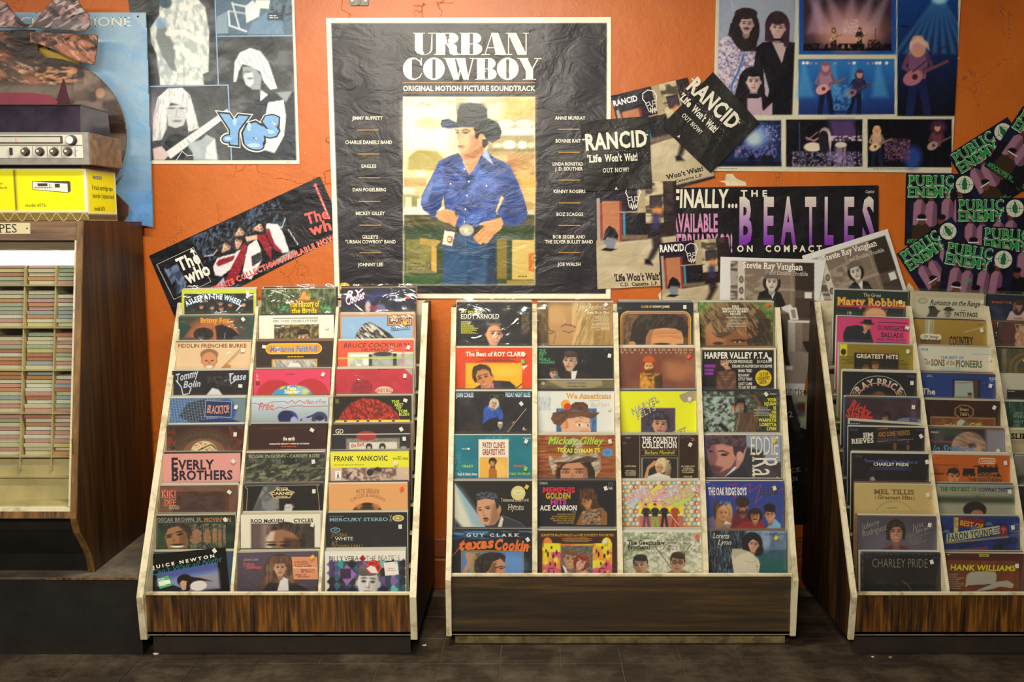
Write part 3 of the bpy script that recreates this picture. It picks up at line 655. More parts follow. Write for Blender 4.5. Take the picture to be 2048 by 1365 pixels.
sleeve('L', 3, 0, 'black sleeve with pale blue looping script and long dark hair', 'A', (78, 722, 690, 918), '1c151d', f, [(628, 848, 'w', 85)])
def f(a):
    a.E(890, 930, 160, 145, 'b82c33', 1, 6); a.E(1175, 925, 150, 145, 'b82c33', 1, 6); a.E(1025, 930, 170, 100, '3f9ac8'); a.N(860, 830, 1190, 940, 'e6c22e', .95, 45, 40, 3, .48, 8, 0, a.em(1025, 930, 170, 100)); a.E(1100, 880, 60, 40, 'bfe0ee', .5, 25)
    a.t('Pete', 1022, 840, 30, 'f6f3ea', 72, 'c', 2); a.t('Seeger', 1022, 868, 32, 'f6f3ea', 122, 'c', 2); a.small(960, 738, 1070, 1, 8, '5a1830', 5, al='c'); a.small(732, 742, 758, 2, 12, 'f8c8cc', 6); a.B(730, 798, 762, 830, '8a1c38'); a.small(734, 772, 760, 3, 6, 'f8c8cc', 3)
sleeve('L', 3, 1, 'pink sleeve with red arcs over a painted globe', 'A', (715, 705, 1335, 912), 'dc3e63', f, [(1278, 745, 'w', -30)])
def f(a):
    a.N(1385, 700, 2000, 930, 'a8283a', .4, 60); a.P_([(1500, 920), (1515, 830), (1560, 780), (1640, 790), (1680, 830), (1665, 920)], '8a1e2e', .9, 8); a.N(1510, 780, 1670, 920, 'a83848', .6, 10)
    a.EG(1770, 872, 70, 32, 'e8c3ae'); a.t('SANDY BULL', 1770, 856, 30, 'a83a28', 130, 'c', 1); a.P_([(1930, 700), (1990, 700), (2000, 760)], 'b8a9a4'); a.small(1690, 702, 1830, 1, 8, '5a1a22', 6, al='c')
sleeve('L', 3, 2, 'crimson sleeve with clipped corner and dark red silhouette', 'A', (1388, 700, 1993, 900), 'c13041', f, [(1936, 758, 'w', -3)])
def f(a):
    a.G(100, 290, 720, 500, '3d5f96', '6d7f8c', False); a.P_([(250, 330), (400, 300), (400, 480), (300, 500), (180, 440)], '20222c', .9, 10)
    for i in range(16): a.L([(100+i*24, 290), (130+i*24, 500)], 3.5, 'a8c4e8', .75)
    for j in range(10): a.L([(100, 300+j*22), (400, 335+j*22)], 3, '8fb4e0', .7)
    a.R(540, 290, 720, 500, '6b8490', 1, 40); a.E(560, 400, 80, 100, '2c4a9c', .9, 20); a.E(500, 500, 180, 40, '1c2a6a')
    a.B(393, 317, 607, 447, 'a8b0d8', 3); a.B(397, 321, 603, 443, '1d2a52', 3); a.t('BLACKTOP', 500, 356, 62, 'd99a92', 190, 'c', 1, sf=1, arc=-8)
sleeve('L', 4, 0, 'blue sleeve with glassy grid and a navy badge', 'B', (100, 292, 722, 490), '48639a', f, [(645, 368, 'w', -22)])
def f(a):
    a.G(745, 275, 1340, 500, 'c3d9e6', '8f9aa2'); a.E(1030, 440, 75, 62, '33328c'); a.E(1010, 430, 60, 52, '17164a', .9, 8); a.E(1075, 460, 28, 34, 'aab6e8', .9, 8); a.P_([(1000, 480), (1100, 478), (1120, 520), (960, 520)], '26246e')
    a.L([(1130, 455), (1230, 415)], 12, '1e1c3c'); a.E(1275, 445, 62, 55, '3a3c5a'); a.E(1280, 455, 34, 36, 'c8ccf0', .9, 8); a.E(1275, 440, 36, 22, '1a1848'); a.E(1165, 455, 26, 20, '9aa2e0')
    c = 'cc3a32'; a.LG([(745, 318), (800, 326), (860, 330), (900, 312), (1005, 306), (1030, 322), (1060, 300), (1085, 324), (1120, 300), (1160, 322), (1175, 300)], 4.5, c)
    a.t('Free', 790, 318, 60, c, 120, 'l', 0, .4, -4); a.LG([(905, 378), (960, 350), (1000, 362), (1060, 345), (1130, 342), (1160, 350), (1340, 346)], 4.5, c); a.t('Best of Free', 1175, 296, 32, c, 150, 'l', 0, .35)
sleeve('L', 4, 1, 'pale blue sleeve with red looping script and singer at microphone', 'B', (745, 275, 1345, 490), 'b8ccd8', f)
def f(a):
    P = [(1420, 470), (1450, 400), (1530, 320), (1620, 290), (1720, 300), (1820, 350), (1880, 410), (1905, 470)]
    a.P_(P, 'a82418', 1, 14); m_ = a.pm(P, 14); a.N(1400, 280, 1920, 470, 'e04a34', .9, 30, 7, 3, .5, 5, -50, m_); a.N(1400, 280, 1920, 470, '4a0c0a', .7, 26, 7, 9, .5, 5, 55, m_)
    a.R(1400, 456, 1975, 520, 'f2e02c')
    for x in (1480, 1575, 1655, 1745, 1850): a.B(x-12, 458, x+8, 476, '2d2a6c')
    for i, s_ in enumerate(('THE', 'BEST', 'OF', 'TOM', 'RUSH')): a.t(s_, 1835+[0, 22, 35, 50, 55][i], 307+i*24.5, 21, 'c6d84a', None, 'l', 2)
    a.B(1400, 290, 1434, 330, '3a3f36'); a.small(1404, 296, 1430, 4, 8, 'b4a05a', 3)
sleeve('L', 4, 2, 'black sleeve with bushy red hair above a yellow strip', 'B', (1392, 275, 1985, 475), '17150f', f, [(1942, 308, 'w', 70)])
def f(a):
    a.N(100, 510, 715, 720, '3b2018', .8, 60); a.E(405, 720, 270, 200, '5c2c20', .9, 40); a.E(405, 720, 225, 165, '5e3d26', .8, 10); a.E(405, 730, 170, 120, '7a5a3a', 1, 8); a.E(405, 715, 105, 88, 'e0c89c'); a.N(300, 630, 510, 720, '5a4024', .7, 16, 10, 3, .58, 6, 0, a.em(405, 715, 100, 85))
    a.L([(360, 700), (460, 655), (500, 690)], 8, '3a2614'); a.t('MANDRE BROTHERS', 405, 545, 50, '2d3d2a', 500, 'c', 1, sf=1, arc=115); a.N(100, 510, 180, 720, 'a83a1e', .6, 40); a.N(600, 510, 715, 720, '8a3220', .6, 40)
sleeve('L', 5, 0, 'dark red-brown sleeve with arched ornament over cream dial', 'B', (100, 508, 715, 705), '30170f', f, [(655, 576, 'w', -5)])
def f(a):
    a.t('the earth', 1053, 592, 26, 'f0e8dc', 88, 'c', 2); a.t('composed by anita kerr / written by rod mckuen', 1055, 636, 14, 'f0e8dc', 300, 'c', 1); a.t('the san sebastian strings', 1053, 658, 10, 'e0682c', 110, 'c', 1); a.t('in stereo', 1053, 620, 6, 'e0682c', 90, 'c', 1)
    a.E(1050, 735, 80, 50, 'e06a28', 1, 10); a.E(1310, 580, 42, 46, '4a1410'); a.E(1310, 580, 36, 40, '3a120f'); a.L([(850, 527), (1255, 523)], 3, '8a4a20', .8)
sleeve('L', 5, 1, 'chocolate brown sleeve with small white title and sunrise rim', 'B', (752, 505, 1335, 700), '32100c', f, [(1228, 543, 'w', 60)])
def f(a):
    a.R(1365, 575, 1985, 730, '26252e'); a.R(1470, 608, 1890, 730, '8f8b80'); a.N(1470, 608, 1890, 730, '5c584e', .6, 8); a.R(1495, 640, 1870, 730, 'd8d2c4')
    a.t('the Best', 1505, 650, 32, 'c03a36', 105, 'l', 1, .1, -8); a.t('of the', 1525, 692, 24, 'c03a36', 60, 'l', 1, .1, -4)
    for x in (1650, 1755): a.H(x, 676, 17, 'e0d4c4', '16120f', 'b'); a.S(x, 680, 15, '2a2622')
    a.t('GD', 1385, 535, 34, 'e4dccc', 66, 'l', 1, sf=1); a.E(1630, 590, 80, 38, 'a8302c', 1); a.B(1365, 574, 1985, 580, 'd0cdc6'); a.E(1920, 684, 24, 10, '9aa860')
sleeve('L', 5, 2, 'dark sleeve with a grey-framed picture of two faces', 'B', (1362, 500, 1972, 705), '2a1c20', f, [(1905, 540, 'w', 35), (1928, 615, 'w', 5)])
def f(a):
    a.t('E', 130, 762, 88, '1c1626', 54, 'l', 2); a.t('VERLY', 190, 780, 70, '1c1626', 268, 'l', 2); a.t('B', 132, 852, 84, '1c1626', 56, 'l', 2); a.t('ROTHERS', 192, 862, 68, '1c1626', 415, 'l', 2); a.speck(130, 765, 600, 935, 50, 6, 'dd9a94')
sleeve('L', 6, 0, 'salmon pink sleeve with heavy black hand-cut capitals', 'B', (60, 728, 668, 935), 'dd9a94', f, [(616, 790, 'w', 50)])
def f(a):
    a.N(705, 715, 1325, 940, '6a6c58', .7, 70, 30, 3); a.N(705, 800, 1325, 940, '9a9a78', .7, 50, 12, 4, .55, 5, -12); a.N(705, 715, 1325, 940, '1e211c', .8, 40, 18, 8, .52, 5, -20); a.N(980, 745, 1120, 810, '12140f', .9, 8, 30, 3)
    a.t('ROGER McGUINN - CARDIFF ROSE', 1005, 730, 24, 'b8b898', 560, 'c', 0, sf=1)
sleeve('L', 6, 1, 'dark green-grey engraving sleeve of a stormy landscape', 'B', (705, 715, 1322, 925), '3e4238', f, [(1236, 787, 'w', 10)])
def f(a):
    a.R(1375, 728, 1955, 843, 'e6e32c'); a.t('FRANK  YANKOVIC', 1402, 758, 36, '2a2a22', 395, 'l', 1, rot=0); a.t('POLKA STARS', 1835, 774, 14, '2a2a22', 112, 'l', 1); a.small(1400, 818, 1800, 1, 9, 'a8a418', 8, al='l'); a.small(1870, 764, 1910, 1, 9, '2a2a22', 5)
    a.R(1375, 843, 1955, 960, 'd0b4a4'); a.N(1460, 845, 1860, 960, '57453f', .8, 24, 18, 3); a.H(1722, 888, 28, 'b49a8c', '2a2420', 's', sh=-1); a.E(1665, 880, 24, 26, '2e2826'); a.P_([(1490, 900), (1540, 870), (1500, 930)], '3a302c'); a.B(1410, 866, 1452, 930, 'f0ece4'); a.LG([(1431, 875), (1431, 920)], 4, '3a3a3a'); a.LG([(1422, 924), (1431, 885), (1440, 924)], 4, '3a3a3a'); a.t('TOP 5', 1908, 876, 14, 'f0e43a', 40, 'l', 1)
sleeve('L', 6, 2, 'bright yellow banded sleeve over brownish band photo', 'B', (1375, 728, 1952, 925), 'd6c4b4', f, [(1858, 812, 'w', -10)])
def f(a):
    a.N(90, 300, 700, 500, '7a5340', .6, 60); a.R(195, 355, 625, 520, '40261f'); a.N(195, 355, 600, 520, '5a3c34', .6, 60, 20); a.R(600, 355, 625, 520, '5d3222')
    a.t('KIKI', 118, 340, 56, 'b83428', 110, 'l', 1, sf=1, st=('e8c8a0', -.04, .02, 2)); a.t('DEE', 138, 408, 50, 'b83428', 88, 'l', 1, sf=1, st=('e8c8a0', -.04, .02, 2)); a.t('BAND', 170, 462, 26, 'c4b29c', 80, 'l', 0, sf=1)
sleeve('L', 7, 0, 'brown leather-look sleeve with red and cream lettering', 'C', (90, 308, 695, 495), '6a4636', f, [(634, 360, 'w', 55)])
def f(a):
    a.P_([(880, 300), (1000, 300), (1000, 500), (790, 500)], '7f8282'); a.N(800, 300, 1000, 500, '3f4344', .7, 50, 60, 3, .5, 4, 0, a.pm([(880, 300), (1000, 300), (1000, 500), (790, 500)]))
    c = 'c9b088'; a.LG([(760, 312), (750, 490)], 3, c); a.LG([(740, 296), (1310, 292)], 3, c); a.LG([(1295, 310), (1312, 490)], 3, c); a.LG([(740, 296), (752, 316)], 3, c); a.LG([(1308, 292), (1290, 308)], 3, c)
    a.PG([(985, 310), (1065, 310), (1072, 328), (1122, 346), (1098, 370), (1085, 392), (955, 392), (945, 372), (922, 348), (972, 328)], c); a.PG([(990, 315), (1060, 315), (1066, 333), (1112, 349), (1092, 366), (1080, 386), (960, 386), (951, 367), (932, 351), (978, 333)], '15120f')
    a.t('KIM', 1024, 318, 18, 'e8d2a4', 78, 'c', 2); a.t('CARNES', 1022, 345, 20, 'e8d2a4', 165, 'c', 2); a.t('VOYEUR', 1022, 374, 11, 'e8d2a4', 90, 'c', 1)
    a.H(1072, 470, 20, 'c8c6c2', 'b0aea8', 'b', shade=.3); a.N(1035, 435, 1115, 500, 'e4e2dc', .7, 8)
sleeve('L', 7, 1, 'black art-deco sleeve with gold badge and curly haired woman', 'C', (728, 288, 1335, 490), '15120f', f, [(1270, 340, 'w', -2)])
def f(a):
    a.t('PETE SEEGER', 1655, 316, 30, '8a4a24', 165, 'c', 0, arc=12); a.t('CIRCLES & SEASONS', 1655, 352, 24, '8a4a24', 250, 'c', 0, arc=42)
    a.E(1650, 530, 125, 108, '1e1210'); a.E(1590, 450, 30, 22, 'd8864a', .8, 12); a.E(1712, 452, 34, 26, 'd8864a', .8, 12); a.E(1650, 470, 50, 40, '4a2818', .8, 14)
sleeve('L', 7, 2, 'peach sleeve with arched brown title over a dark disc', 'C', (1358, 280, 1955, 470), 'e0a468', f, [(1912, 316, 'o', -60)])
def f(a):
    a.E(205, 720, 90, 90, '24301f'); a.N(95, 570, 680, 770, '26502a', .6, 70)
    for x, w_ in ((610, 26), (582, 34), (545, 44), (500, 60), (430, 95)):
        a.N(x-w_, 585, x+6, 770, '8a7a62', .85, 10, 10, int(x)); a.E(x-w_*.5, 680, w_*.45, 60, 'a87450', .8, 10); a.R(x+4, 578, x+10, 770, '15201a')
    a.E(250, 650, 105, 85, '221a12'); a.N(150, 575, 370, 700, '4e4030', .7, 10); a.P_([(150, 680), (175, 620), (250, 600), (310, 650), (330, 720), (320, 770), (175, 770)], 'a07248', 1, 8); a.P_([(260, 640), (310, 650), (330, 720), (320, 770), (260, 770)], '5e3c22', .6, 20)
    a.E(182, 684, 22, 7, '1c120c', .9, rot=-10); a.E(265, 664, 26, 8, '1c120c', .9, rot=-12); a.E(185, 668, 28, 6, '22140c', .9, rot=-14); a.E(262, 644, 34, 6, '22140c', .9, rot=-10); a.P_([(215, 680), (200, 726), (240, 722)], '8a5a38', .8, 6); a.E(245, 752, 50, 12, 'e6dccc'); a.E(245, 742, 52, 8, '2a1a10')
    a.t('OSCAR BROWN, JR.', 90, 540, 28, '7c7c70', 345, 'l', 1, st=('b8b8a8', -.03, -.03)); a.t("MOVIN'ON", 448, 540, 29, 'a8743a', 205, 'l', 2); a.LG([(92, 572), (92, 760)], 2.5, '8a8a78'); a.LG([(92, 572), (655, 572)], 2.5, '8a8a78')
sleeve('L', 8, 0, 'dark green sleeve with a curly haired man repeated in strips', 'C', (75, 522, 682, 762), '15201c', f, [(613, 555, 'w', 40)])
def f(a):
    a.R(780, 582, 1258, 790, '3e322e'); a.R(780, 582, 870, 790, '6a5a58', .8, 30); a.R(860, 582, 930, 790, 'a08c84', .8, 40)
    a.E(1040, 720, 150, 150, '2c221e'); a.N(890, 590, 1180, 700, '5c4a40', .7, 10, 26); a.P_([(895, 790), (890, 690), (930, 640), (1010, 625), (1090, 650), (1140, 700), (1155, 790)], '9a6c4c', 1, 10); a.P_([(890, 790), (890, 690), (925, 640), (960, 640), (930, 790)], 'd8c4b4', .9, 22); a.P_([(1030, 690), (1150, 700), (1155, 790), (1020, 790)], '3a2218', .75, 26)
    a.E(935, 742, 38, 9, '1e120c'); a.E(1030, 748, 38, 9, '1e120c'); a.E(930, 722, 40, 6, '2c1c14', .8); a.E(1035, 722, 46, 7, '2c1c14', .8)
    a.t('ROD McKUEN', 775, 548, 27, '1c1c1e', 255, 'l', 2); a.t('CYCLES', 1100, 548, 27, '1c1c1e', 148, 'l', 2)
sleeve('L', 8, 1, 'cream sleeve with a dim close-up of a man in profile light', 'C', (700, 515, 1305, 765), 'e6e2d0', f, [(1245, 592, 'w', -20)])
def f(a):
    a.t('MERCURY STEREO', 1350, 516, 24, '7fb4c8', 448, 'l', 1, sf=1); a.EG(1875, 521, 44, 25, 'd8c890'); a.EG(1875, 521, 34, 17, 'a89a3a'); a.small(1848, 517, 1902, 1, 9, 'f4ecd0', 8, al='c'); a.LG([(1808, 495), (1818, 520), (1808, 545)], 3, 'b8b4a8'); a.LG([(1826, 495), (1816, 520), (1826, 545)], 3, 'b8b4a8')
    a.EG(1395, 607, 38, 19, '7fb4c8'); a.EG(1395, 607, 32, 14, '1d1b1f'); a.small(1372, 603, 1420, 1, 9, '7fb4c8', 6, al='c')
    a.t('JOSH', 1365, 632, 26, '9a7d2c', 118, 'l', 0); a.t('WHITE', 1392, 660, 26, 'e6e2d6', 138, 'l', 0); a.t('AT', 1365, 692, 24, '9a7d2c', 48, 'l', 0); a.t('TOWN HALL', 1365, 718, 24, '9a7d2c', 250, 'l', 0); a.small(1348, 500, 1545, 1, 7, '8a8880', 4)
sleeve('L', 8, 2, 'plain black sleeve with blue header and gold oval emblem', 'C', (1328, 485, 1938, 738), '1d1b1f', f, [(1891, 584, 'w', 0)])
def f(a):
    a.P_([(157, 505), (600, 465), (600, 650), (157, 650)], '4a5694'); a.P_([(157, 560), (600, 520), (600, 650), (157, 650)], '7a8ab4', .9, 40); a.P_([(150, 600), (250, 588), (360, 640), (360, 660), (150, 660)], '1f1d20', .95, 6); a.P_([(400, 560), (600, 540), (600, 650), (380, 650)], '9a8c84', .6, 20)
    a.E(355, 572, 55, 44, '241a18'); a.P_([(330, 640), (318, 590), (335, 570), (370, 580), (360, 640)], 'c09880', 1, 6); a.P_([(380, 545), (470, 565), (560, 600), (470, 585), (400, 600)], '2a1e1a'); a.P_([(370, 580), (420, 590), (380, 650), (355, 650)], '2a1e1a'); a.E(450, 620, 60, 36, 'd8d0c8')
    a.t('J U I C E   N E W T O N', 135, 448, 22, 'e8e4dc', 450, 'l', 2, rot=-5.5); a.t("Can't Wait all Night", 112, 480, 38, '2f7286', 515, 'l', 0, .4, -6)
    a.PG([(158, 542), (240, 526), (262, 600), (172, 616)], '58a86a'); a.PG([(164, 566), (248, 556), (255, 584), (172, 594)], 'e6ecd8'); a.small(166, 544, 240, 5, 12, 'dfeadb', 5)
sleeve('L', 9, 0, 'tilted black sleeve with windblown woman and green sticker', 'D', (85, 365, 665, 636), '15140f', f, [(590, 340+40, 'w', 30)], roll=-.085, bag=0, dz=.008)
def f(a):
    a.G(690, 372, 1240, 640, '57495f', '463a48'); a.E(975, 500, 110, 118, '4a3328'); a.E(900, 590, 60, 60, '5a3d2e', 1, 12); a.E(1040, 590, 60, 60, '5a3d2e', 1, 12); a.N(870, 400, 1080, 640, '8f6a4c', .7, 10, 40, 3, .5, 5, 0, a.em(975, 520, 115, 130)); a.P_([(850, 640), (900, 580), (1090, 590), (1180, 640)], '221a1e')
    a.P_([(955, 640), (985, 535), (1030, 560), (1035, 640)], 'e0dcdc', 1, 5); a.H(977, 482, 40, 'c99a80', '5a3d2e', '0', fr=0, shade=.35); a.E(975, 428, 58, 26, '5a3d2e'); a.N(920, 400, 1035, 455, '7a5840', .7, 8, 20)
    a.t('Juice', 725, 438, 24, 'd0585c', 75, 'l', 1, sf=1); a.t('Newton', 745, 460, 24, 'd0585c', 105, 'l', 1, sf=1); a.t('Quiet Lies', 722, 408, 18, 'b8a4b4', 105, 'l', 0, .4)
    a.PG([(1058, 406), (1235, 410), (1248, 566), (1070, 562)], 'e0946a')
    for i, s_ in enumerate(("LOVE'S BEEN", 'A LITTLE BIT', 'HARD ON ME')): a.t(s_, 1072+i*6, 440+i*16, 11, '5a3020', 95+i*8, 'l', 1, rot=-3)
    a.t('BREAK IT TO', 1120, 492, 11, '5a3020', 98, 'l', 1); a.t('ME GENTLY', 1124, 506, 11, '5a3020', 90, 'l', 1); a.t('HEART OF', 1082, 526, 11, '5a3020', 76, 'l', 1); a.t('THE NIGHT', 1095, 540, 11, '5a3020', 84, 'l', 1); a.B(1065, 482, 1235, 488, 'f2e2d0', 2)
sleeve('L', 9, 1, 'dusky purple sleeve with a long haired woman and peach label', 'D', (682, 372, 1240, 634), '50434f', f, [(1204, 410, 'y', -55)], bag=1, roll=-.012)
def f(a):
    a.R(1328, 418, 1845, 660, '33607a'); cs = ['2a1c3a', '8a5cb0', '3f9a98', '1e1a2c', '5c4a8c', '6fb8b4', '1a3a50']
    r = random.Random(8)
    for j in range(4):
        for i in range(8):
            cx, cy = 1345+i*72, 440+j*60; a.P_([(cx-36, cy), (cx, cy-36), (cx+36, cy), (cx, cy+36)], r.choice(cs))
    for i in range(6): a.R(1328+i*98, 418, 1368+i*98, 660, '121020', .5)
    a.P_([(1400, 510), (1450, 440), (1520, 510), (1450, 590)], '9a68bc'); a.R(1405, 470, 1480, 540, '2c1c38', .9)
    a.H(1600, 570, 78, 'd8d4d6', '5a5658', 's', shade=.5, t=4, fr=1); a.R(1500, 628, 1700, 660, '8a8688', .3)
    a.t('BILLY VERA', 1325, 382, 34, '1c1a20', 210, 'l', 0); a.PG([(1538, 400), (1563, 374), (1588, 400), (1563, 424)], 'c02a2c'); a.t('&', 1552, 388, 24, '1c1a20', 20, 'l', 1); a.t('THE BEATERS', 1585, 382, 34, '1c1a20', 240, 'l', -1)
    a.EG(1640, 462, 52, 50, 'e23a26'); a.t('SALE', 1605, 428, 17, '1c1a20', 60, 'l', 2, rot=-3); a.t('9', 1658, 450, 36, '1c1a20', 24, 'l', 1); a.PG([(1590, 470), (1620, 450), (1650, 462), (1672, 505), (1620, 500)], 'e8e4e0')
    a.PG([(1710, 432), (1806, 422), (1816, 514), (1720, 522)], 'ece8e4'); a.small(1724, 468, 1802, 2, 14, 'd07070', 6, al='c')
sleeve('L', 9, 2, 'white-edged sleeve with purple diamonds and round red sale sticker', 'D', (1297, 350, 1862, 632), 'e8e6de', f, [(1795, 400, 'w', 20)])
# ------------------------------------------------------------ covers, middle rack
def f(a):
    a.N(110, 120, 1010, 680, '2a2a34', .5, 200); a.R(880, 255, 972, 515, '262a30'); a.N(880, 255, 972, 515, '8a6a3a', .7, 14, 10); a.R(880, 255, 972, 280, '3f5568')
    a.H(555, 520, 92, 'dda078', '2a2420', '0', fr=0, lk=1, shade=.7, sh=.8, sm=1, t=4); a.P_([(470, 440), (560, 370), (640, 335), (620, 380), (640, 430), (560, 405), (490, 440)], '3a3c38', .9, 8); a.E(560, 405, 80, 18, 'b88460', .6, 12)
    a.t('STEREO', 235, 170, 16, '5f90b0', 92, 'l', 1, sp=.2); a.t('MY WORLD', 165, 240, 28, 'd8d830', 250, 'l', 2, .15, sf=1); a.t('EDDY ARNOLD', 160, 280, 54, 'f2efe6', 458, 'l', 1, sf=1); a.B(160, 343, 620, 351, '3f5f80'); a.small(165, 365, 375, 13, 11.6, 'c9c832', 6.5)
sleeve('M', 0, 0, 'black sleeve with slab lettering and smiling man looking up', 'E', (115, 140, 1005, 645), '17171c', f, [(920, 215, 'w', -25)])
def f(a):
    a.G(1050, 150, 1920, 680, '8a7450', '9a7440', False); a.R(1050, 150, 1170, 680, '6e5332', 1, 60); a.P_([(1160, 260), (1220, 200), (1500, 190), (1560, 400), (1500, 680), (1210, 680), (1190, 600), (1160, 440)], 'b98e5a', 1, 40); a.E(1260, 300, 110, 110, 'caa06a', .8, 80)
    a.N(1450, 160, 1700, 680, 'dcc084', .7, 14, 120, 3, .42, 4, 18); a.N(1620, 200, 1920, 680, 'b09058', .7, 24, 160, 5, .45, 4, 8); a.N(1060, 150, 1180, 680, '4a3620', .7, 30, 90, 8)
    a.L([(1170, 440), (1200, 490), (1245, 495)], 10, '4a3018', .9, 8); a.L([(1330, 440), (1370, 415), (1440, 425), (1490, 450)], 14, '5e4024', .8, 10); a.L([(1350, 490), (1410, 510), (1470, 490)], 10, '4a3018', .7, 9); a.L([(1180, 520), (1210, 522), (1235, 510)], 8, '4a3018'); a.L([(1262, 500), (1258, 560), (1235, 640)], 12, '8a6238', .8, 16); a.L([(1050, 250), (1150, 330)], 4, 'd8c8a0', .5, 6)
    a.t('Lynn Anderson', 1500, 178, 66, 'f0ead8', 380, 'l', -1, .35); a.t('Keep Me In Mind', 1625, 264, 28, 'f0ead8', 255, 'l', 0, sf=1); a.small(1675, 305, 1880, 12, 15.5, 'dccfae', 7, al='r')
sleeve('M', 0, 1, 'golden tan sleeve, close-up of blonde woman looking down', 'E', (1052, 160, 1918, 640), '97794c', f, [(1840, 188, 'w', -55)])
def f(a):
    a.t('CLOSE-UP', 338, 196, 24, 'e0b040', 122, 'l', 2); a.t('SONNY JAMES', 470, 196, 24, 'e8dfb8', 195, 'l', 2)
    for i, c in enumerate(('ecdc3c', '7a3c78', 'e8862c', '1c1a26')):
        k = i*11; a.R(100+k, 340, 906-k, 700, c); a.R(180, 260+k, 826, 360, c); a.E(190, 350, 90-k, 90-k, c); a.E(816, 350, 90-k, 90-k, c)
    X = 44-6; a.R(100+X, 340, 906-X, 700, '5a4230'); a.R(180, 260+X, 826, 700, '5a4230'); a.E(190, 350, 90-X, 90-X, '5a4230'); a.E(816, 350, 90-X, 90-X, '5a4230')
    a.N(138, 300, 300, 700, '8a6a44', .7, 30, 40); a.P_([(210, 700), (215, 560), (240, 400), (330, 305), (500, 290), (700, 292), (820, 330), (880, 430), (870, 560), (820, 560), (800, 500), (720, 460), (520, 450), (420, 480), (390, 580), (380, 700)], '2a2220', 1, 8)
    a.N(230, 300, 880, 470, '57483e', .6, 26, 60, 3, .5, 5, 25, a.pm([(230, 500), (330, 305), (700, 292), (820, 330), (880, 430), (700, 460), (420, 480)]))
    a.P_([(385, 700), (395, 560), (440, 475), (600, 450), (730, 462), (800, 500), (822, 580), (815, 700)], 'd89a64', 1, 8); a.P_([(385, 700), (395, 560), (440, 475), (480, 470), (450, 600), (460, 700)], '8a5a36', .7, 30); a.N(470, 480, 800, 580, 'b87c4c', .6, 200, 10, 6); a.E(575, 636, 90, 14, '3a2418', 1, 8); a.E(790, 645, 50, 12, '3a2418', 1, 8); a.E(235, 640, 42, 36, 'c08a5a')
sleeve('M', 0, 2, 'black sleeve with rainbow-edged frame around a wrinkled forehead', 'F', (72, 158, 932, 648), '1a1c26', f, [(836, 213, 'w', 0)])
def f(a):
    a.N(1000, 145, 1870, 680, '9ab85a', .7, 60, 60, 3); a.N(1000, 145, 1870, 680, '3f5a24', .6, 40, 40, 9); a.E(1420, 480, 420, 350, '4a3826', 1, 30); a.P_([(1080, 700), (1085, 430), (1180, 330), (1500, 340), (1640, 450), (1640, 700)], 'b27648', 1, 20)
    a.P_([(1300, 700), (1320, 400), (1500, 350), (1640, 450), (1630, 700)], '7a482a', .7, 60); a.P_([(1150, 360), (1250, 300), (1560, 300), (1480, 440), (1330, 540), (1240, 560), (1180, 470)], '57402c', 1, 14); a.N(1010, 150, 1700, 560, 'a98c62', .75, 14, 60, 5, .5, 5, -35, np.clip(a.em(1400, 400, 420, 300)-a.em(1330, 620, 230, 130), 0, 1)); a.N(1560, 340, 1860, 680, '2c1f16', .8, 20, 60, 7, .45, 5, -30)
    a.E(1230, 622, 60, 18, '2a180e', 1, 10); a.E(1470, 590, 90, 16, '2a180e', 1, 10); a.E(1455, 605, 40, 12, 'd8cdb8', .8, 8); a.E(1450, 604, 16, 14, '16202a', 1, 6); a.L([(1170, 500), (1210, 540), (1300, 560)], 10, '2a1a10', .8, 10)
    for i, (s_, w2) in enumerate((('KRIS', 82), ('KRISTOFFERSON', 305), ('ME AND BOBBY', 290), ('McGEE', 122))): a.t(s_, 1430, 184+i*29, 22, 'ece6d4', w2, 'c', 2)
    a.small(1320, 305, 1560, 8, 17, 'd8d0bc', 5, al='c')
sleeve('M', 0, 3, 'leafy green sleeve, close-up of wavy hair and eyes', 'F', (1003, 147, 1870, 640), '6a7a3c', f, [(1800, 175, 'o', -35)])
def f(a):
    a.R(228, 838, 885, 1200, 'f3b21e'); a.E(700, 930, 160, 60, 'f8cf5a', .5, 50)
    a.P_([(270, 1170), (400, 1090), (540, 1040), (740, 1050), (800, 1100), (840, 1170)], '2c1f28'); a.P_([(400, 1100), (470, 1150), (560, 1060), (550, 1170), (430, 1170)], 'e27a98'); a.P_([(550, 1040), (640, 1045), (650, 1170), (565, 1170)], '43304a'); a.L([(800, 1140), (860, 1100), (885, 1080)], 12, '2a2018'); a.E(480, 1140, 22, 14, '2c5a9c')
    a.H(455, 1010, 92, 'd08a52', '38241c', '0', t=-16, sm=1, sh=-.6, lk=-1, shade=.5, fr=0); a.P_([(305, 930), (320, 880), (400, 848), (470, 860), (520, 900), (542, 1000), (520, 985), (500, 930), (440, 905), (370, 930), (350, 990), (365, 1060), (340, 1070), (305, 1010)], '3a261e', 1, 6); a.N(305, 850, 540, 1070, '6a4a38', .5, 12, 30, 4, .55, 5, 30, a.pm([(305, 930), (400, 848), (520, 900), (500, 930), (370, 930), (340, 1060)]))
    a.t('The Best of ROY CLARK', 230, 708, 50, 'f6f0e4', 680, 'l', 2, sf=1); a.small(350, 772, 850, 4, 16, '5a1c10', 7, al='c', seed=6)
    a.P_([(880, 870), (960, 860), (900, 920)], 'f4ece8', .9)
sleeve('M', 1, 0, 'orange-red sleeve with yellow square and smiling dark haired man', 'E', (117, 660, 1002, 1152), 'd8440f', f, [(905, 740, 'w', -30), (895, 820, 'g', 10)])
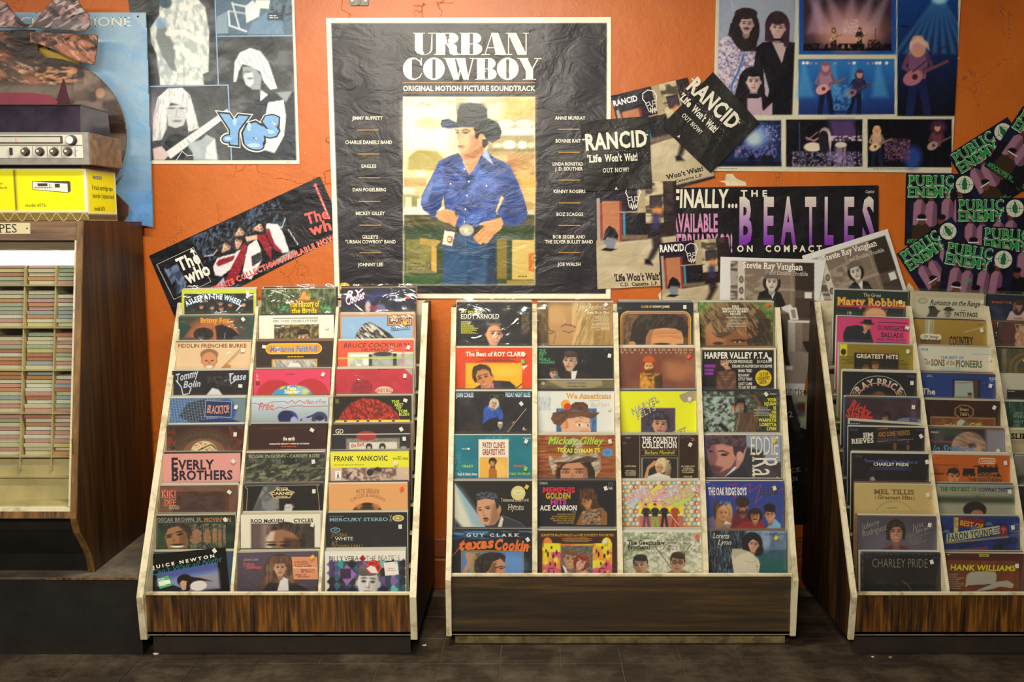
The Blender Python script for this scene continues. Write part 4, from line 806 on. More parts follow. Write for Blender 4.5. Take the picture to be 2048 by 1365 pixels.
def f(a):
    a.H(1450, 830, 78, 'c8a284', '40302a', 's', lk=-1, sh=1, shade=.75, t=6); a.P_([(1390, 930), (1460, 960), (1530, 930), (1700, 1000), (1710, 1040), (1350, 1040)], '2a1a1e'); a.P_([(1462, 950), (1535, 940), (1510, 1040), (1465, 1040)], 'dcdcdc'); a.H(1255, 975, 44, 'c09a80', '33261e', 's', lk=1, shade=.6); a.P_([(1230, 1030), (1300, 990), (1345, 1040)], '5a6068')
    a.N(1060, 1045, 1960, 1160, '6f6448', 1, 300, 60, 5, .3, 3); a.P_([(1160, 1050), (1820, 1052), (1840, 1110), (1660, 1160), (1400, 1160)], '9a8e68', 1, 16); a.EG(1130, 1090, 20, 20, 'b8ae84'); a.t('FERLIN HUSKY', 1530, 1074, 24, '4f5f8c', 232, 'c', 1); a.t('One More Time', 1528, 1112, 22, '4a4232', 225, 'c', 1); a.B(1060, 1036, 1960, 1046, 'c9c8c0')
    for i, s_ in enumerate(('THE', 'BEST', 'OF', 'MERLE', 'HAGGARD')): a.t(s_, 1082, 686+i*35, 30, '43a868', [78, 92, 50, 132, 190][i], 'l', 1)
    a.small(1855, 690, 1915, 1, 9, '3a8a6a', 6)
sleeve('M', 1, 1, 'black sleeve with green capitals and two side-lit men', 'E', (1062, 668, 1962, 1158), '14131a', f, [(1915, 762, 'w', -10)])
def f(a):
    a.N(80, 660, 960, 1180, 'a06a4a', .6, 160, 120, 5); a.E(760, 920, 150, 110, 'b8764a', .7, 90); a.E(420, 980, 200, 200, '6a382a', .5, 90)
    a.E(430, 830, 80, 80, 'a84a1c', 1, 8); a.P_([(355, 820), (300, 980), (340, 940), (420, 960), (500, 900), (590, 1000), (520, 830)], '8a3a18', 1, 12); a.H(428, 880, 48, 'eab06e', 'b0521e', '0', fr=0, shade=.25); a.E(428, 800, 62, 40, 'c25c22'); a.P_([(320, 1160), (330, 960), (390, 930), (480, 930), (560, 1000), (580, 1160)], 'b8701c', 1, 12); a.P_([(380, 920), (480, 900), (500, 960), (470, 1050), (400, 1020)], '5a3020', .9, 20); a.N(330, 960, 560, 1160, 'e8b23a', .8, 24, 24, 3); a.P_([(490, 1000), (580, 960), (590, 1160), (500, 1160)], '2c1c18', .8, 20)
    a.t('JACKIE DESHANNON', 105, 672, 28, 'd8c0a0', 835, 'l', 0, sf=1, sp=.5); a.t('NEW ARRANGEMENT', 105, 710, 18, 'd8c0a0', 820, 'l', 0, sf=1, sp=1.2)
sleeve('M', 1, 2, 'copper brown sleeve with a red haired woman in dim light', 'F', (82, 662, 960, 1145), '7c4634', f, [(890, 764, 'o', -30)])
def f(a):
    a.R(1060, 690, 1890, 1200, '17151a'); a.E(1290, 900, 90, 150, '2a1c16', 1, 8); a.P_([(1220, 820), (1260, 780), (1240, 1000), (1200, 1110), (1190, 1000)], '2a1c16', 1, 8); a.H(1318, 835, 44, 'dca886', '2a1c16', '0', t=-22, fr=0, lk=-.5, shade=.4); a.E(1290, 790, 50, 22, '2a1c16', 1, 5, 0, ); a.P_([(1330, 900), (1370, 880), (1400, 920), (1340, 940)], 'c8946e')
    a.P_([(1215, 1160), (1260, 1000), (1300, 930), (1400, 910), (1440, 960), (1450, 1160)], '3a2434')
    for i in range(13): a.L([(1240-i*2, 950+i*18), (1330, 940+i*18), (1448, 950+i*18)], 5, 'd89a3c' if i % 2 else 'c8863a', .95)
    a.t('HARPER VALLEY P.T.A.', 1085, 718, 70, 'f4f1ea', 760, 'l', 2); g = 'e8e4da'
    a.t('FOLSOM PRISON BLUES', 1365, 808, 34, g, 278, 'l', 1); a.t('D-I-V-O-R-C-E', 1695, 808, 34, g, 172, 'l', 1); a.t('DREAMS OF AN EVERYDAY HOUSEWIFE', 1405, 862, 34, g, 465, 'l', 1); a.t('MAMA TRIED', 1476, 914, 34, g, 162, 'l', 1); a.t('RUN AWAY', 1476, 968, 32, g, 130, 'l', 1); a.t('LITTLE TEARS', 1476, 1012, 32, g, 162, 'l', 1); a.t('I JUST CAME', 1476, 1066, 32, g, 162, 'l', 1); a.t('TO GET MY BABY', 1476, 1108, 32, g, 212, 'l', 1)
    c = 'b03cc0'; a.PG([(1083, 858), (1214, 858), (1214, 896), (1083, 896)], '6a2a86'); a.PG([(1083, 906), (1195, 906), (1195, 940), (1083, 940)], '6a2a86'); a.PG([(1083, 946), (1187, 946), (1187, 982), (1083, 982)], '6a2a86')
    for s_, y, w2 in (('NASHVILLE', 864, 126), ('COUNTRY', 910, 108), ('SINGERS', 950, 100)): a.t(s_, 1086, y, 26, c, w2, 'l', 1)
    P = []
    for i in range(60): r_ = 98 if i % 2 else 90; P.append((1768+r_*math.cos(i*math.pi/30), 1015+r_*math.sin(i*math.pi/30)))
    a.PG(P, 'e0bd12'); a.t('12 TOP', 1772, 955, 34, '2c2410', 105, 'c', 2, sf=1, rot=-4); a.t('COUNTRY', 1768, 1000, 34, '2c2410', 145, 'c', 2, sf=1, rot=-4); a.t('HITS', 1762, 1045, 34, '2c2410', 80, 'c', 2, sf=1, rot=-4)
sleeve('M', 1, 3, 'cream-edged black sleeve, woman in striped jumper, yellow seal', 'F', (1035, 665, 1915, 1145), 'e4dcba', f, [(1843, 802, 'w', 0)])
def f(a):
    a.P_([(100, 60), (420, 60), (300, 180), (450, 420), (330, 420), (100, 120)], '57505e', .5, 40); a.R(100, 440, 1005, 600, '3b302c', .8, 60); a.N(100, 60, 1005, 560, '15131a', .6, 120)
    a.P_([(430, 450), (440, 280), (470, 240), (540, 260), (620, 240), (665, 330), (660, 400), (620, 400), (610, 360), (500, 390), (450, 430)], '2f5ec0', 1, 5); a.N(440, 260, 660, 440, '1a3a86', .6, 12, 30, 3, .5, 5, 0, a.pm([(430, 450), (440, 280), (540, 260), (620, 240), (665, 330), (660, 400), (450, 430)]))
    a.P_([(430, 450), (520, 390), (620, 390), (690, 460), (640, 560), (480, 560)], '1c1a1e', 1, 10); a.H(560, 212, 38, 'd0a088', 'c9bfa6', 'b', shade=.5, t=8); a.N(490, 160, 625, 300, 'eae0c8', .7, 8, 20, 3, .55, 6, 0, a.em(555, 225, 66, 72)-a.em(560, 218, 34, 44)); a.H(632, 465, 26, 'b8a898', 'd8d0c0', 's'); a.N(560, 490, 720, 560, '2c3a6c', .8, 14)
    a.LG([(935, 270), (712, 548)], 7, 'b8a884'); a.L([(770, 440), (800, 420)], 8, 'c8c0b0'); a.E(850, 470, 60, 80, '1a1c30', .7, 20); a.E(915, 515, 26, 8, 'd89a2c'); a.E(905, 500, 9, 12, 'e8e0d0')
    a.t('JOHN CONLEE', 122, 86, 50, '6fb4e0', 198, 'l', 2, c2='e8eef4'); a.t('FRIDAY NIGHT BLUES', 692, 84, 50, '6fb4e0', 292, 'l', 2, c2='e8eef4'); a.LG([(513, 108), (665, 110), (662, 160), (511, 158), (513, 108)], 3, '6a6a4a'); a.small(535, 122, 640, 2, 16, '8a8a5c', 5, al='c')
sleeve('M', 2, 0, 'dark sleeve with blonde woman in blue shirt and a pool cue', 'G', (108, 68, 1002, 550), '24202a', f, [(877, 213, 'w', 40)])
def f(a):
    a.R(1065, 85, 1215, 310, 'd4d8dc', .8, 6); a.N(1080, 150, 1215, 300, 'a0b0bc', .7, 12, 30, 3); a.R(1278, 280, 1742, 620, '3a6298'); a.N(1278, 280, 1742, 620, '6a94c4', .5, 30)
    a.P_([(1340, 620), (1335, 460), (1400, 390), (1600, 370), (1665, 400), (1665, 480), (1680, 530), (1640, 620)], 'e0ae8a', 1, 5); a.P_([(1340, 470), (1400, 400), (1420, 500), (1380, 520)], 'c87a48', .9, 8); a.E(1355, 470, 34, 44, 'd8a078'); a.E(1600, 460, 70, 40, 'f0cdb0', .6, 24)
    a.E(1545, 470, 36, 14, 'f2e8dc'); a.E(1545, 470, 14, 14, '5a3a2a'); a.E(1640, 475, 24, 12, 'f2e8dc'); a.E(1642, 475, 11, 12, '5a3a2a'); a.L([(1500, 440), (1540, 425), (1590, 438)], 10, 'a86a3c', .9); a.L([(1610, 445), (1660, 440)], 9, 'a86a3c', .9); a.E(1600, 548, 60, 22, 'd08a6a', .8, 10)
    a.P_([(1215, 400), (1240, 330), (1340, 310), (1600, 320), (1782, 325), (1700, 400), (1560, 370), (1400, 400), (1320, 485), (1250, 460)], '5e3c28', 1, 4); a.P_([(1380, 310), (1460, 230), (1500, 205), (1600, 210), (1640, 240), (1650, 325), (1500, 300)], '4e2e20', 1, 4); a.N(1215, 205, 1782, 485, '8a5e3a', .5, 50, 40, 4, .5, 4, 0, a.pm([(1215, 400), (1240, 330), (1340, 310), (1460, 230), (1600, 210), (1650, 325), (1782, 325), (1700, 400), (1400, 400), (1320, 485)]))
    a.EG(1385, 235, 56, 55, 'eda32e'); a.EG(1406, 262, 41, 42, 'c93c24')
    for cx, rx in ((1550, 46), (1655, 32)):
        P = [(cx+rx*math.cos(i*math.pi/14), 472+40*math.sin(i*math.pi/14)) for i in range(29)]; a.LG(P, 3.5, 'd8cfc0')
    a.LG([(1420, 425), (1505, 465)], 3.5, 'd8cfc0'); a.t('We Americans', 1395, 108, 58, 'dfa238', 515, 'l', 2, sf=1); a.t('Burl Ives', 1668, 210, 52, 'a8a8a4', 215, 'l', -1, .35); a.small(1665, 186, 1850, 1, 8, 'b0b0ac', 5)
sleeve('M', 2, 1, 'white sleeve with drawn man in brown hat and round glasses', 'G', (1060, 82, 1945, 550), 'dfe0db', f, [(1885, 278, 'w', 5)])
def f(a):
    a.P_([(330, 250), (742, 250), (742, 620), (330, 620)], 'e8e4c0'); a.R(335, 255, 737, 620, '453649'); a.N(335, 255, 737, 620, '5c4658', .5, 80)
    a.H(560, 450, 88, 'c8927a', '2e2830', 's', shade=.65, sh=1, t=4); a.P_([(420, 560), (400, 440), (430, 330), (520, 290), (600, 290), (660, 360), (680, 480), (650, 500), (630, 400), (560, 365), (480, 390), (460, 470), (440, 540)], '2e2a34', 1, 8); a.N(400, 290, 680, 500, '6a6480', .55, 16, 40, 3, .5, 5, 20, a.pm([(420, 560), (400, 440), (430, 330), (600, 290), (660, 360), (650, 400), (560, 365), (480, 390), (440, 540)])); a.P_([(335, 520), (440, 500), (480, 560), (335, 580)], '3a4a78')
    a.t('NARVEL', 200, 270, 74, 'b8b49a', 350, 'l', 1, .2, -27, sp=.05, st=('3a3a20', .06, .06)); a.t('FELTS', 262, 335, 62, 'b8b49a', 250, 'l', 1, .2, -27, sp=.05, st=('3a3a20', .06, .06)); a.t("DRIFT", 640, 560, 64, 'b8b49a', 220, 'l', 1, .2, -22, st=('3a3a20', .06, .06))
    a.PG([(785, 100), (830, 85), (900, 60), (980, 60), (980, 165), (900, 180), (840, 190), (800, 150)], 'a89a7c')
sleeve('M', 2, 2, 'bright yellow sleeve with slanting capitals and framed young man', 'H', (85, 58, 985, 548), 'e6ea12', f, [(905, 150, 'w', -5)])
def f(a):
    a.N(1045, 55, 1930, 600, '8fa89a', .85, 40, 30, 3, .5, 5, -30); a.N(1045, 55, 1930, 600, '1c1e1c', .8, 60, 40, 9, .52, 5, 20); a.R(1650, 50, 1940, 600, '272a24', .75, 120); a.N(1050, 120, 1420, 540, 'b8ccc4', .8, 30, 30, 14, .5, 5)
    a.P_([(1400, 560), (1450, 320), (1540, 290), (1640, 280), (1690, 200), (1640, 130), (1560, 100), (1660, 100), (1730, 200), (1700, 330), (1680, 480), (1640, 560)], '6b5038', 1, 8); a.N(1420, 300, 1680, 560, '4a3626', .7, 16, 50, 4); a.H(1490, 215, 42, 'a8755a', '17120f', '0', t=-6, lk=-.5, shade=.6); a.P_([(1430, 190), (1460, 150), (1520, 145), (1545, 190), (1560, 300), (1530, 320), (1530, 200), (1480, 170), (1450, 200), (1430, 270), (1410, 250)], '17120f', 1, 5)
    a.P_([(1220, 440), (1270, 420), (1360, 500), (1330, 540)], '241c16', 1, 6); a.L([(1480, 330), (1430, 540)], 6, '9fc0cc', .8); a.E(1424, 260, 12, 44, 'c2502a')
    for i, (s_, w2) in enumerate((('YOUR', 98), ('SQUAW', 136), ('IS', 32), ('ON', 52), ('THE', 82), ('WARPATH', 202), ('LORETTA', 192), ('LYNN', 108))): a.t(s_, 1900, 138+i*47+(3 if i > 5 else 0), 36, 'e6e11c', w2, 'r', 2, sf=1)
    a.small(1640, 238, 1850, 8, 14, 'c8c8bc', 5, al='c'); a.t('STEREO', 1828, 84, 12, 'e0e0d4', 78, 'l', 1)
sleeve('M', 2, 3, 'mossy rock sleeve with buckskin-clad figure and yellow slab lettering', 'H', (1045, 58, 1928, 545), '4a5048', f, [(1783, 92, 'w', 42)])
def f(a):
    a.N(105, 585, 1005, 1120, '1d7f92', .5, 160); a.N(110, 780, 180, 1100, '7fc4c0', .7, 9, 9, 3, .65); a.N(470, 600, 760, 660, '7fc4a0', .7, 8, 8, 4, .62)
    a.R(385, 637, 732, 1130, 'f0e8d8'); a.R(397, 860, 722, 1130, 'e9b24c'); a.R(420, 840, 700, 880, 'e9b24c'); a.E(420, 862, 23, 22, 'e9b24c'); a.E(700, 862, 23, 22, 'e9b24c'); a.E(620, 1000, 90, 100, 'f4cb74', .6, 60)
    a.P_([(505, 1130), (502, 1000), (520, 950), (560, 945), (595, 1000), (600, 1130)], 'b06a24', 1, 5); a.R(525, 935, 575, 965, '1e2a44', 1, 4); a.H(548, 900, 28, 'd89a74', '231612', 'a', lk=1, shade=.5)
    a.t("PATSY CLINE'S", 430, 672, 64, 'a8301f', 258, 'l', 2); a.t('GREATEST HITS', 428, 752, 62, 'a01e2e', 260, 'l', 2)
    a.t('CRAZY', 192, 932, 28, 'b8dc3c', 130, 'l', 2, sf=1); a.t('STRANGE', 785, 932, 26, 'd8643c', 145, 'l', 2, sf=1); a.t("Back In Baby's Arms", 142, 1022, 30, 'f0ece0', 228, 'l', 1, sf=1); a.t('I FALL TO PIECES', 738, 1022, 24, 'b8dc3c', 245, 'l', 1, sf=1); a.t('STEREO', 900, 617, 12, 'e0e8e0', 90, 'l', 1, sp=.2); a.t('DECCA', 190, 738, 14, 'd8e4e0', 62, 'l', 1); a.EG(268, 744, 16, 12, 'e8e8dc')
sleeve('M', 3, 0, 'teal sleeve with central white panel and woman in ochre coat', 'G', (105, 588, 1003, 1078), '107286', f, [(935, 658, 'w', -25), (930, 975, 'g', -15)])
def f(a):
    a.N(1062, 585, 1970, 1130, 'c47a44', .6, 260, 30, 3); a.N(1062, 585, 1970, 1130, '6e3418', .7, 180, 10, 7)
    for y in (690, 865, 1000): a.L([(1062, y), (1970, y+20)], 4, '5a2a14', .8)
    a.P_([(1195, 900), (1200, 820), (1260, 870), (1350, 840), (1370, 720), (1420, 640), (1480, 610), (1560, 650), (1600, 760), (1640, 820), (1740, 760), (1800, 850), (1808, 980), (1740, 1080), (1660, 900), (1300, 900), (1250, 1060)], '9a8670', 1, 5)
    hm = a.pm([(1195, 900), (1200, 820), (1260, 870), (1350, 840), (1370, 720), (1480, 610), (1560, 650), (1640, 820), (1740, 760), (1808, 980), (1740, 1080), (1660, 900), (1300, 900), (1250, 1060)]); a.N(1195, 600, 1808, 1080, 'd8c8b0', .8, 50, 12, 4, .5, 5, -20, hm); a.P_([(1240, 900), (1400, 905), (1640, 830), (1780, 860), (1660, 930), (1500, 930), (1300, 935)], '3a2a20', .85, 14); a.E(1450, 760, 60, 70, '3f2e24', .8, 30)
    a.P_([(1325, 1130), (1320, 980), (1400, 920), (1600, 900), (1650, 980), (1660, 1130)], 'c98c66', 1, 6); a.P_([(1270, 1130), (1290, 980), (1380, 910), (1330, 1000), (1330, 1130)], '2a1c16', 1, 6); a.P_([(1655, 1130), (1640, 980), (1560, 910), (1680, 900), (1730, 1000), (1740, 1130)], '2a1c16', 1, 6)
    for cx in (1390, 1550): a.E(cx, 1018, 46, 18, '5a3020', .8, 8); a.E(cx, 1018, 22, 13, 'e8dccc', .9); a.E(cx+2, 1018, 12, 13, '241610'); a.E(cx, 985, 60, 9, '33201a', .95, 6)
    a.E(1470, 1060, 26, 40, 'b27450', .7, 12); a.P_([(1600, 920), (1660, 980), (1660, 1100), (1590, 1100)], '7a4a30', .5, 30)
    a.t('Mickey Gilley', 1180, 610, 84, '9fdc3c', 640, 'l', 1, .3); a.t('TEXAS DYNAM TE', 1290, 745, 46, 'e6e41c', 505, 'l', 2, rot=.5, arc=-12); a.t('I', 1716, 745, 52, 'd8442c', None, 'l', 2, rot=14)
    P = []
    for i in range(40): r_ = 70 if i % 2 else 52; P.append((1880+r_*math.cos(i*math.pi/20), 790+r_*.78*math.sin(i*math.pi/20)))
    a.PG(P, '4a9fd8'); a.small(1835, 764, 1920, 5, 12, '1c4a80', 5, al='c'); a.small(1098, 610, 1170, 3, 20, '5a2a18', 8)
sleeve('M', 3, 1, 'orange-brown plank sleeve with cowboy hat above two eyes', 'G', (1062, 588, 1968, 1082), 'a35a2c', f, [(1908, 660, 'w', 8)])
def f(a):
    a.L([(335, 580), (333, 1120)], 4, 'c9c0a8'); a.L([(785, 580), (787, 1120)], 4, 'c9c0a8'); a.R(355, 845, 768, 1120, 'cfc4a8'); a.R(362, 852, 762, 1120, '1e1c1e'); a.N(362, 852, 762, 1120, '3a3836', .5, 80)
    a.E(590, 930, 80, 84, 'cdb78e', 1, 8); a.N(505, 850, 700, 1060, 'efe2bc', .7, 10, 26, 4, .5, 5, 20, a.em(600, 940, 95, 95)); a.P_([(640, 880), (700, 960), (680, 1060), (610, 1060)], '9a8660', .8, 16); a.H(560, 965, 44, 'd8a07a', 'cdb78e', '0', fr=0, t=4, shade=.45); a.P_([(510, 930), (540, 870), (620, 880), (640, 940), (600, 900), (550, 900)], 'd8c498', 1, 5)
    a.P_([(370, 1120), (420, 950), (500, 880), (530, 890), (510, 930), (440, 980), (420, 1120)], 'cf946a', 1, 5); a.P_([(400, 1120), (430, 1060), (540, 1020), (680, 1060), (710, 1120)], 'e0dcd4', 1, 6)
    a.t('THE COUNTRY', 560, 608, 60, 'f0eae0', 402, 'c', 2, sf=1); a.t('COLLECTION', 560, 672, 64, 'f0eae0', 402, 'c', 2, sf=1); a.B(355, 754, 765, 760, '9a7a3c'); a.B(355, 820, 765, 825, '9a7a3c'); a.t('Barbara Mandrell', 558, 765, 44, 'd8cf4a', 345, 'c', 0, .3)
    a.t('TV-LP', 168, 610, 16, 'd8d0c0', 58, 'l', 0); a.B(140, 668, 180, 692, '5a4a38'); c = 'd8cfa8'
    a.t('LOVE IS FAIR', 160, 936, 18, c, 130, 'l', 1, sf=1); a.t('NO WALLS,', 230, 988, 17, c, 115, 'c', 1, sf=1); a.t('NO CEILINGS,', 228, 1012, 17, c, 132, 'c', 1, sf=1); a.t('NO FLOORS', 228, 1036, 17, c, 115, 'c', 1, sf=1)
    for i, s_ in enumerate(('(IF LOVING YOU', 'IS WRONG)', "I DON'T WANT", 'TO BE RIGHT')): a.t(s_, 888, 938+i*23, 16, c, [158, 110, 145, 135][i], 'c', 1, sf=1)
    a.t('HOLD ME', 888, 1056, 17, c, 100, 'c', 1, sf=1); a.t('2', 925, 618, 36, 'd8742c', 34, 'l', 1); a.L([(800, 620), (900, 600), (980, 650)], 5, 'b8b0a4', .6)
sleeve('M', 3, 2, 'brown sleeve with slab title over blonde woman in white', 'H', (112, 588, 1005, 1085), '30190c', f, [(912, 696, 'w', -25)])
def f(a):
    a.G(1095, 580, 2000, 1120, '4c4876', '34303e', False); a.R(1580, 580, 2000, 900, '8f9dba', 1, 30); a.P_([(1590, 720), (1800, 780), (1860, 1120), (1500, 1120)], '33333e', 1, 30); a.E(1880, 1060, 110, 130, '3a3038', 1, 20); a.P_([(1620, 1120), (1720, 950), (1860, 930), (2000, 1120)], '4a4652', .8, 40)
    a.P_([(1150, 850), (1140, 680), (1220, 600), (1540, 600), (1600, 740), (1560, 880), (1480, 1000), (1330, 1080), (1200, 1020)], 'c48a7c', 1, 10); a.P_([(1150, 850), (1140, 680), (1230, 690), (1260, 850), (1230, 960), (1190, 1000)], '7a4a52', .8, 40)
    a.P_([(1130, 720), (1120, 600), (1200, 575), (1590, 575), (1600, 700), (1560, 800), (1490, 790), (1480, 850), (1450, 800), (1440, 720), (1330, 690), (1200, 700), (1160, 760)], '3f2c3a', 1, 10); a.N(1120, 575, 1600, 720, '7a5c66', .6, 22, 22, 5, .5, 5)
    a.E(1520, 830, 38, 56, 'cf9a8a'); a.L([(1270, 775), (1330, 770), (1395, 800)], 14, '33202a', .95, 6); a.E(1340, 815, 40, 16, '33202a', .95, 6); a.E(1185, 775, 24, 14, '2a1a28', .9, 8); a.L([(1245, 800), (1215, 900), (1225, 935)], 14, '8f5a58', .6, 16); a.E(1235, 985, 50, 16, 'b04a58', 1, 6); a.P_([(1170, 930), (1250, 940), (1330, 960), (1290, 1020), (1420, 960), (1480, 860), (1470, 980), (1340, 1085), (1200, 1050)], '4a2c34', .75, 20); a.P_([(1330, 1085), (1460, 950), (1480, 960), (1400, 1085)], 'e0dce4', 1, 6)
    a.P_([(1330, 1085), (1450, 1000), (1560, 940), (1640, 1120)], '2c2c3c', 1, 14); a.P_([(1095, 850), (1150, 880), (1210, 1040), (1200, 1120), (1095, 1120)], '2f2b3f', .9, 20)
    c = 'e8e0cc'; a.t('EDDIE', 1640, 602, 215, c, 330, 'l', 0, sf=1); a.t('RaB', 1965, 835, 300, c, 360, 'l', 0, rot=90, sf=1); a.t('RABBITT TRAX', 1690, 856, 12, c, 230, 'l', 1, sp=.4)
sleeve('M', 3, 3, 'blue-violet sleeve with bearded man and tall thin serif lettering', 'H', (1100, 588, 2000, 1085), '4f4d74', f, [(1916, 654, 'y', -35)])
def f(a):
    a.P_([(90, 60), (400, 480), (470, 600), (90, 600)], 'd8d8c8', 1, 8); a.P_([(90, 60), (180, 120), (420, 470), (470, 600), (300, 560), (180, 300)], '6f9cc0', .6, 60); a.P_([(90, 480), (200, 600), (90, 600)], '3a3c4a', 1, 40)
    a.P_([(420, 600), (600, 460), (650, 440), (860, 530), (940, 600)], '33343e', 1, 5); a.P_([(590, 600), (640, 445), (665, 480), (640, 600)], 'd8d2c0', 1, 4); a.L([(660, 445), (860, 525), (920, 575)], 6, '8a8c9c', .8, 8)
    a.P_([(360, 260), (350, 380), (400, 520), (470, 560), (560, 550), (620, 470), (620, 330), (560, 260), (440, 240)], 'd29c78', 1, 6); a.P_([(540, 300), (620, 330), (620, 470), (560, 550), (500, 560)], '7e5240', .6, 40); a.E(615, 370, 22, 50, 'c08a68')
    a.P_([(345, 250), (350, 190), (420, 155), (500, 150), (570, 180), (610, 250), (615, 340), (585, 370), (560, 260), (470, 240), (370, 265)], '2a2630', 1, 5); a.N(345, 150, 615, 300, '6f86b0', .6, 20, 20, 4, .5, 5, 0, a.pm([(345, 250), (350, 190), (420, 155), (570, 180), (610, 250), (470, 240)]))
    a.L([(365, 360), (400, 345)], 9, '2a1c18', .9, 5); a.L([(450, 345), (510, 330)], 10, '2a1c18', .9, 5); a.E(392, 378, 20, 8, '1c1210'); a.E(485, 358, 26, 9, '1c1210'); a.L([(430, 380), (432, 440), (465, 448)], 8, '9a6448', .8, 8); a.P_([(420, 472), (460, 462), (495, 475), (440, 488)], '2a1c18', 1, 4); a.P_([(430, 490), (500, 478), (480, 515), (440, 515)], '8c4c40', .9, 4)
    P = []
    a.t('Tennessee Ernie Ford:', 635, 240, 38, 'd8cfb4', 330, 'l', 0, sf=1); a.t('Hymns', 715, 310, 66, 'd8cfb4', 190, 'l', 0, .1, sf=1)
    for i in range(72): r_ = 87 if i % 2 else 82; P.append((838+r_*math.cos(i*math.pi/36), 180+r_*math.sin(i*math.pi/36)))
    a.PG(P, 'd8cc8c'); a.EG(838, 172, 62, 32, 'e6ddaa'); a.small(790, 165, 890, 2, 14, 'b8aa60', 7, al='c')
sleeve('M', 4, 0, 'dark sleeve with man in suit, light beam and cream seal', 'I', (80, 40, 1000, 570), '1c1b18', f, [(938, 106, 'y', -30)])
def f(a):
    a.E(1670, 270, 112, 165, '3c2214', 1, 8); a.P_([(1560, 260), (1580, 560), (1500, 560), (1570, 400)], '3c2214', 1, 8); a.P_([(1720, 150), (1830, 360), (1700, 400)], '4a2c1a', 1, 8); a.P_([(1530, 560), (1600, 400), (1840, 350), (1900, 420), (1900, 560)], '8a5e34', 1, 6); a.P_([(1600, 560), (1620, 440), (1700, 370), (1820, 380), (1830, 560)], '9a7860', 1, 4); a.N(1600, 380, 1830, 560, '3f2c22', .8, 24, 10, 4, .5, 6); a.N(1600, 380, 1830, 560, 'd8bca0', .6, 20, 8, 9, .6, 6)
    a.H(1655, 285, 58, 'b87c50', '3c2214', '0', t=-14, sm=1, fr=0, shade=.6, sh=-1); a.E(1665, 195, 92, 62, '44281a', 1, 8); a.N(1570, 130, 1780, 250, '7a5034', .6, 12, 50)
    a.t('STEREO', 1094, 52, 24, 'd8d4c8', 98, 'l', 0); a.t('MEMPHIS', 1130, 112, 62, 'd8283c', 385, 'l', 2, sf=1); a.t('GOLDEN', 1165, 183, 62, 'd8ac2c', 298, 'l', 2, sf=1); a.t('HITS', 1222, 255, 60, 'c83c9c', 192, 'l', 2, sf=1); a.t('ACE CANNON', 1100, 328, 58, 'f2eee4', 438, 'l', 2, sf=1)
    for i, s_ in enumerate(('TUFF', 'WALKING THE DOG', 'IN THE MIDNIGHT HOUR', "BABY, LET'S PLAY HOUSE", 'WHITE SILVER SANDS', 'I WALK THE LINE')): a.t(s_, [1530, 1525, 1520, 1512, 1504, 1500][i], 398+i*26, 17, 'b8963a', [50, 222, 282, 292, 252, 200][i], 'r', 1)
    a.t('Hi', 1917, 108, 30, 'd8d4c8', 46, 'l', 2); a.B(1915, 58, 1965, 62, '8a887c'); a.B(1915, 94, 1965, 98, '8a887c'); a.B(1915, 58, 1919, 98, '8a887c'); a.B(1961, 58, 1965, 98, '8a887c')
sleeve('M', 4, 1, 'black sleeve with coloured title lines and fringed brunette woman', 'I', (1068, 38, 2005, 548), '191622', f, [(1882, 122, 'w', 18)])
def f(a):
    c3 = ['c8523a', 'e0cf3a', '6fb8b0', 'e8e2d4']; r = random.Random(3)
    for j in range(11):
        for i in range(16):
            x, y = 130+i*55+(27 if j % 2 else 0), 55+j*44; c = c3[(i+j*2) % 4]; a.E(x, y, 26, 22, hx(c)*.95); a.E(x+7, y+3, 15, 14, 'f0ece0', .9, 9); a.E(x+14, y+5, 5, 6, '2a7a78', .8)
    a.R(302, 265, 785, 408, 'ecd92c'); a.G(302, 360, 785, 410, 'ecd92c', 'e0e8a0'); a.R(302, 410, 785, 600, 'c87a68'); a.N(302, 410, 785, 600, 'a05a4c', .5, 8, 200)
    for x, tc, lc in ((382, '2c2830', '6a4460'), (478, '26242e', '8ab040'), (578, '201c24', '201c24'), (692, 'b04a2c', 'a83c24')): a.FIG(x, 545, 262, tc, lc, '3a2420', 'd8a078', 0, None, 0)
    a.LG([(660, 420), (735, 510)], 6, 'e8dcc8')
    a.PG([(150, 260), (300, 200), (320, 240), (220, 335)], 'b8d0d4'); a.PG([(240, 180), (360, 80), (420, 140), (300, 240)], 'b8d4dc'); a.PG([(330, 220), (520, 70), (590, 120), (400, 300)], 'd8dc5a'); a.PG([(520, 230), (700, 70), (760, 110), (560, 260)], 'b8d8dc'); a.PG([(560, 250), (860, 80), (930, 170), (730, 330)], 'c0d860')
    for s_, x, y, h_, w2 in (('SPIKE', 150, 205, 84, 280), ('JONES', 300, 225, 84, 310), ('CITY', 520, 165, 84, 240), ('SLICKERS', 520, 250, 84, 450)): a.t(s_, x, y, h_, 'e0a8b4', w2, 'l', 2, 0, -24, st=('b04a6a', .02, .03, 2))
    a.t('AND', 405, 245, 36, 'e0a8b4', 100, 'l', 2, 0, -24); a.t('HIS', 480, 270, 30, 'e0a8b4', 60, 'l', 2, 0, -24); a.t('RCA', 135, 52, 24, 'e8e2d4', 75, 'l', 2)
sleeve('M', 4, 2, 'polka-dot sleeve with pink slanting letters over four small figures', 'J', (115, 38, 962, 515), 'b8866a', f, [(895, 125, 'w', 25)])
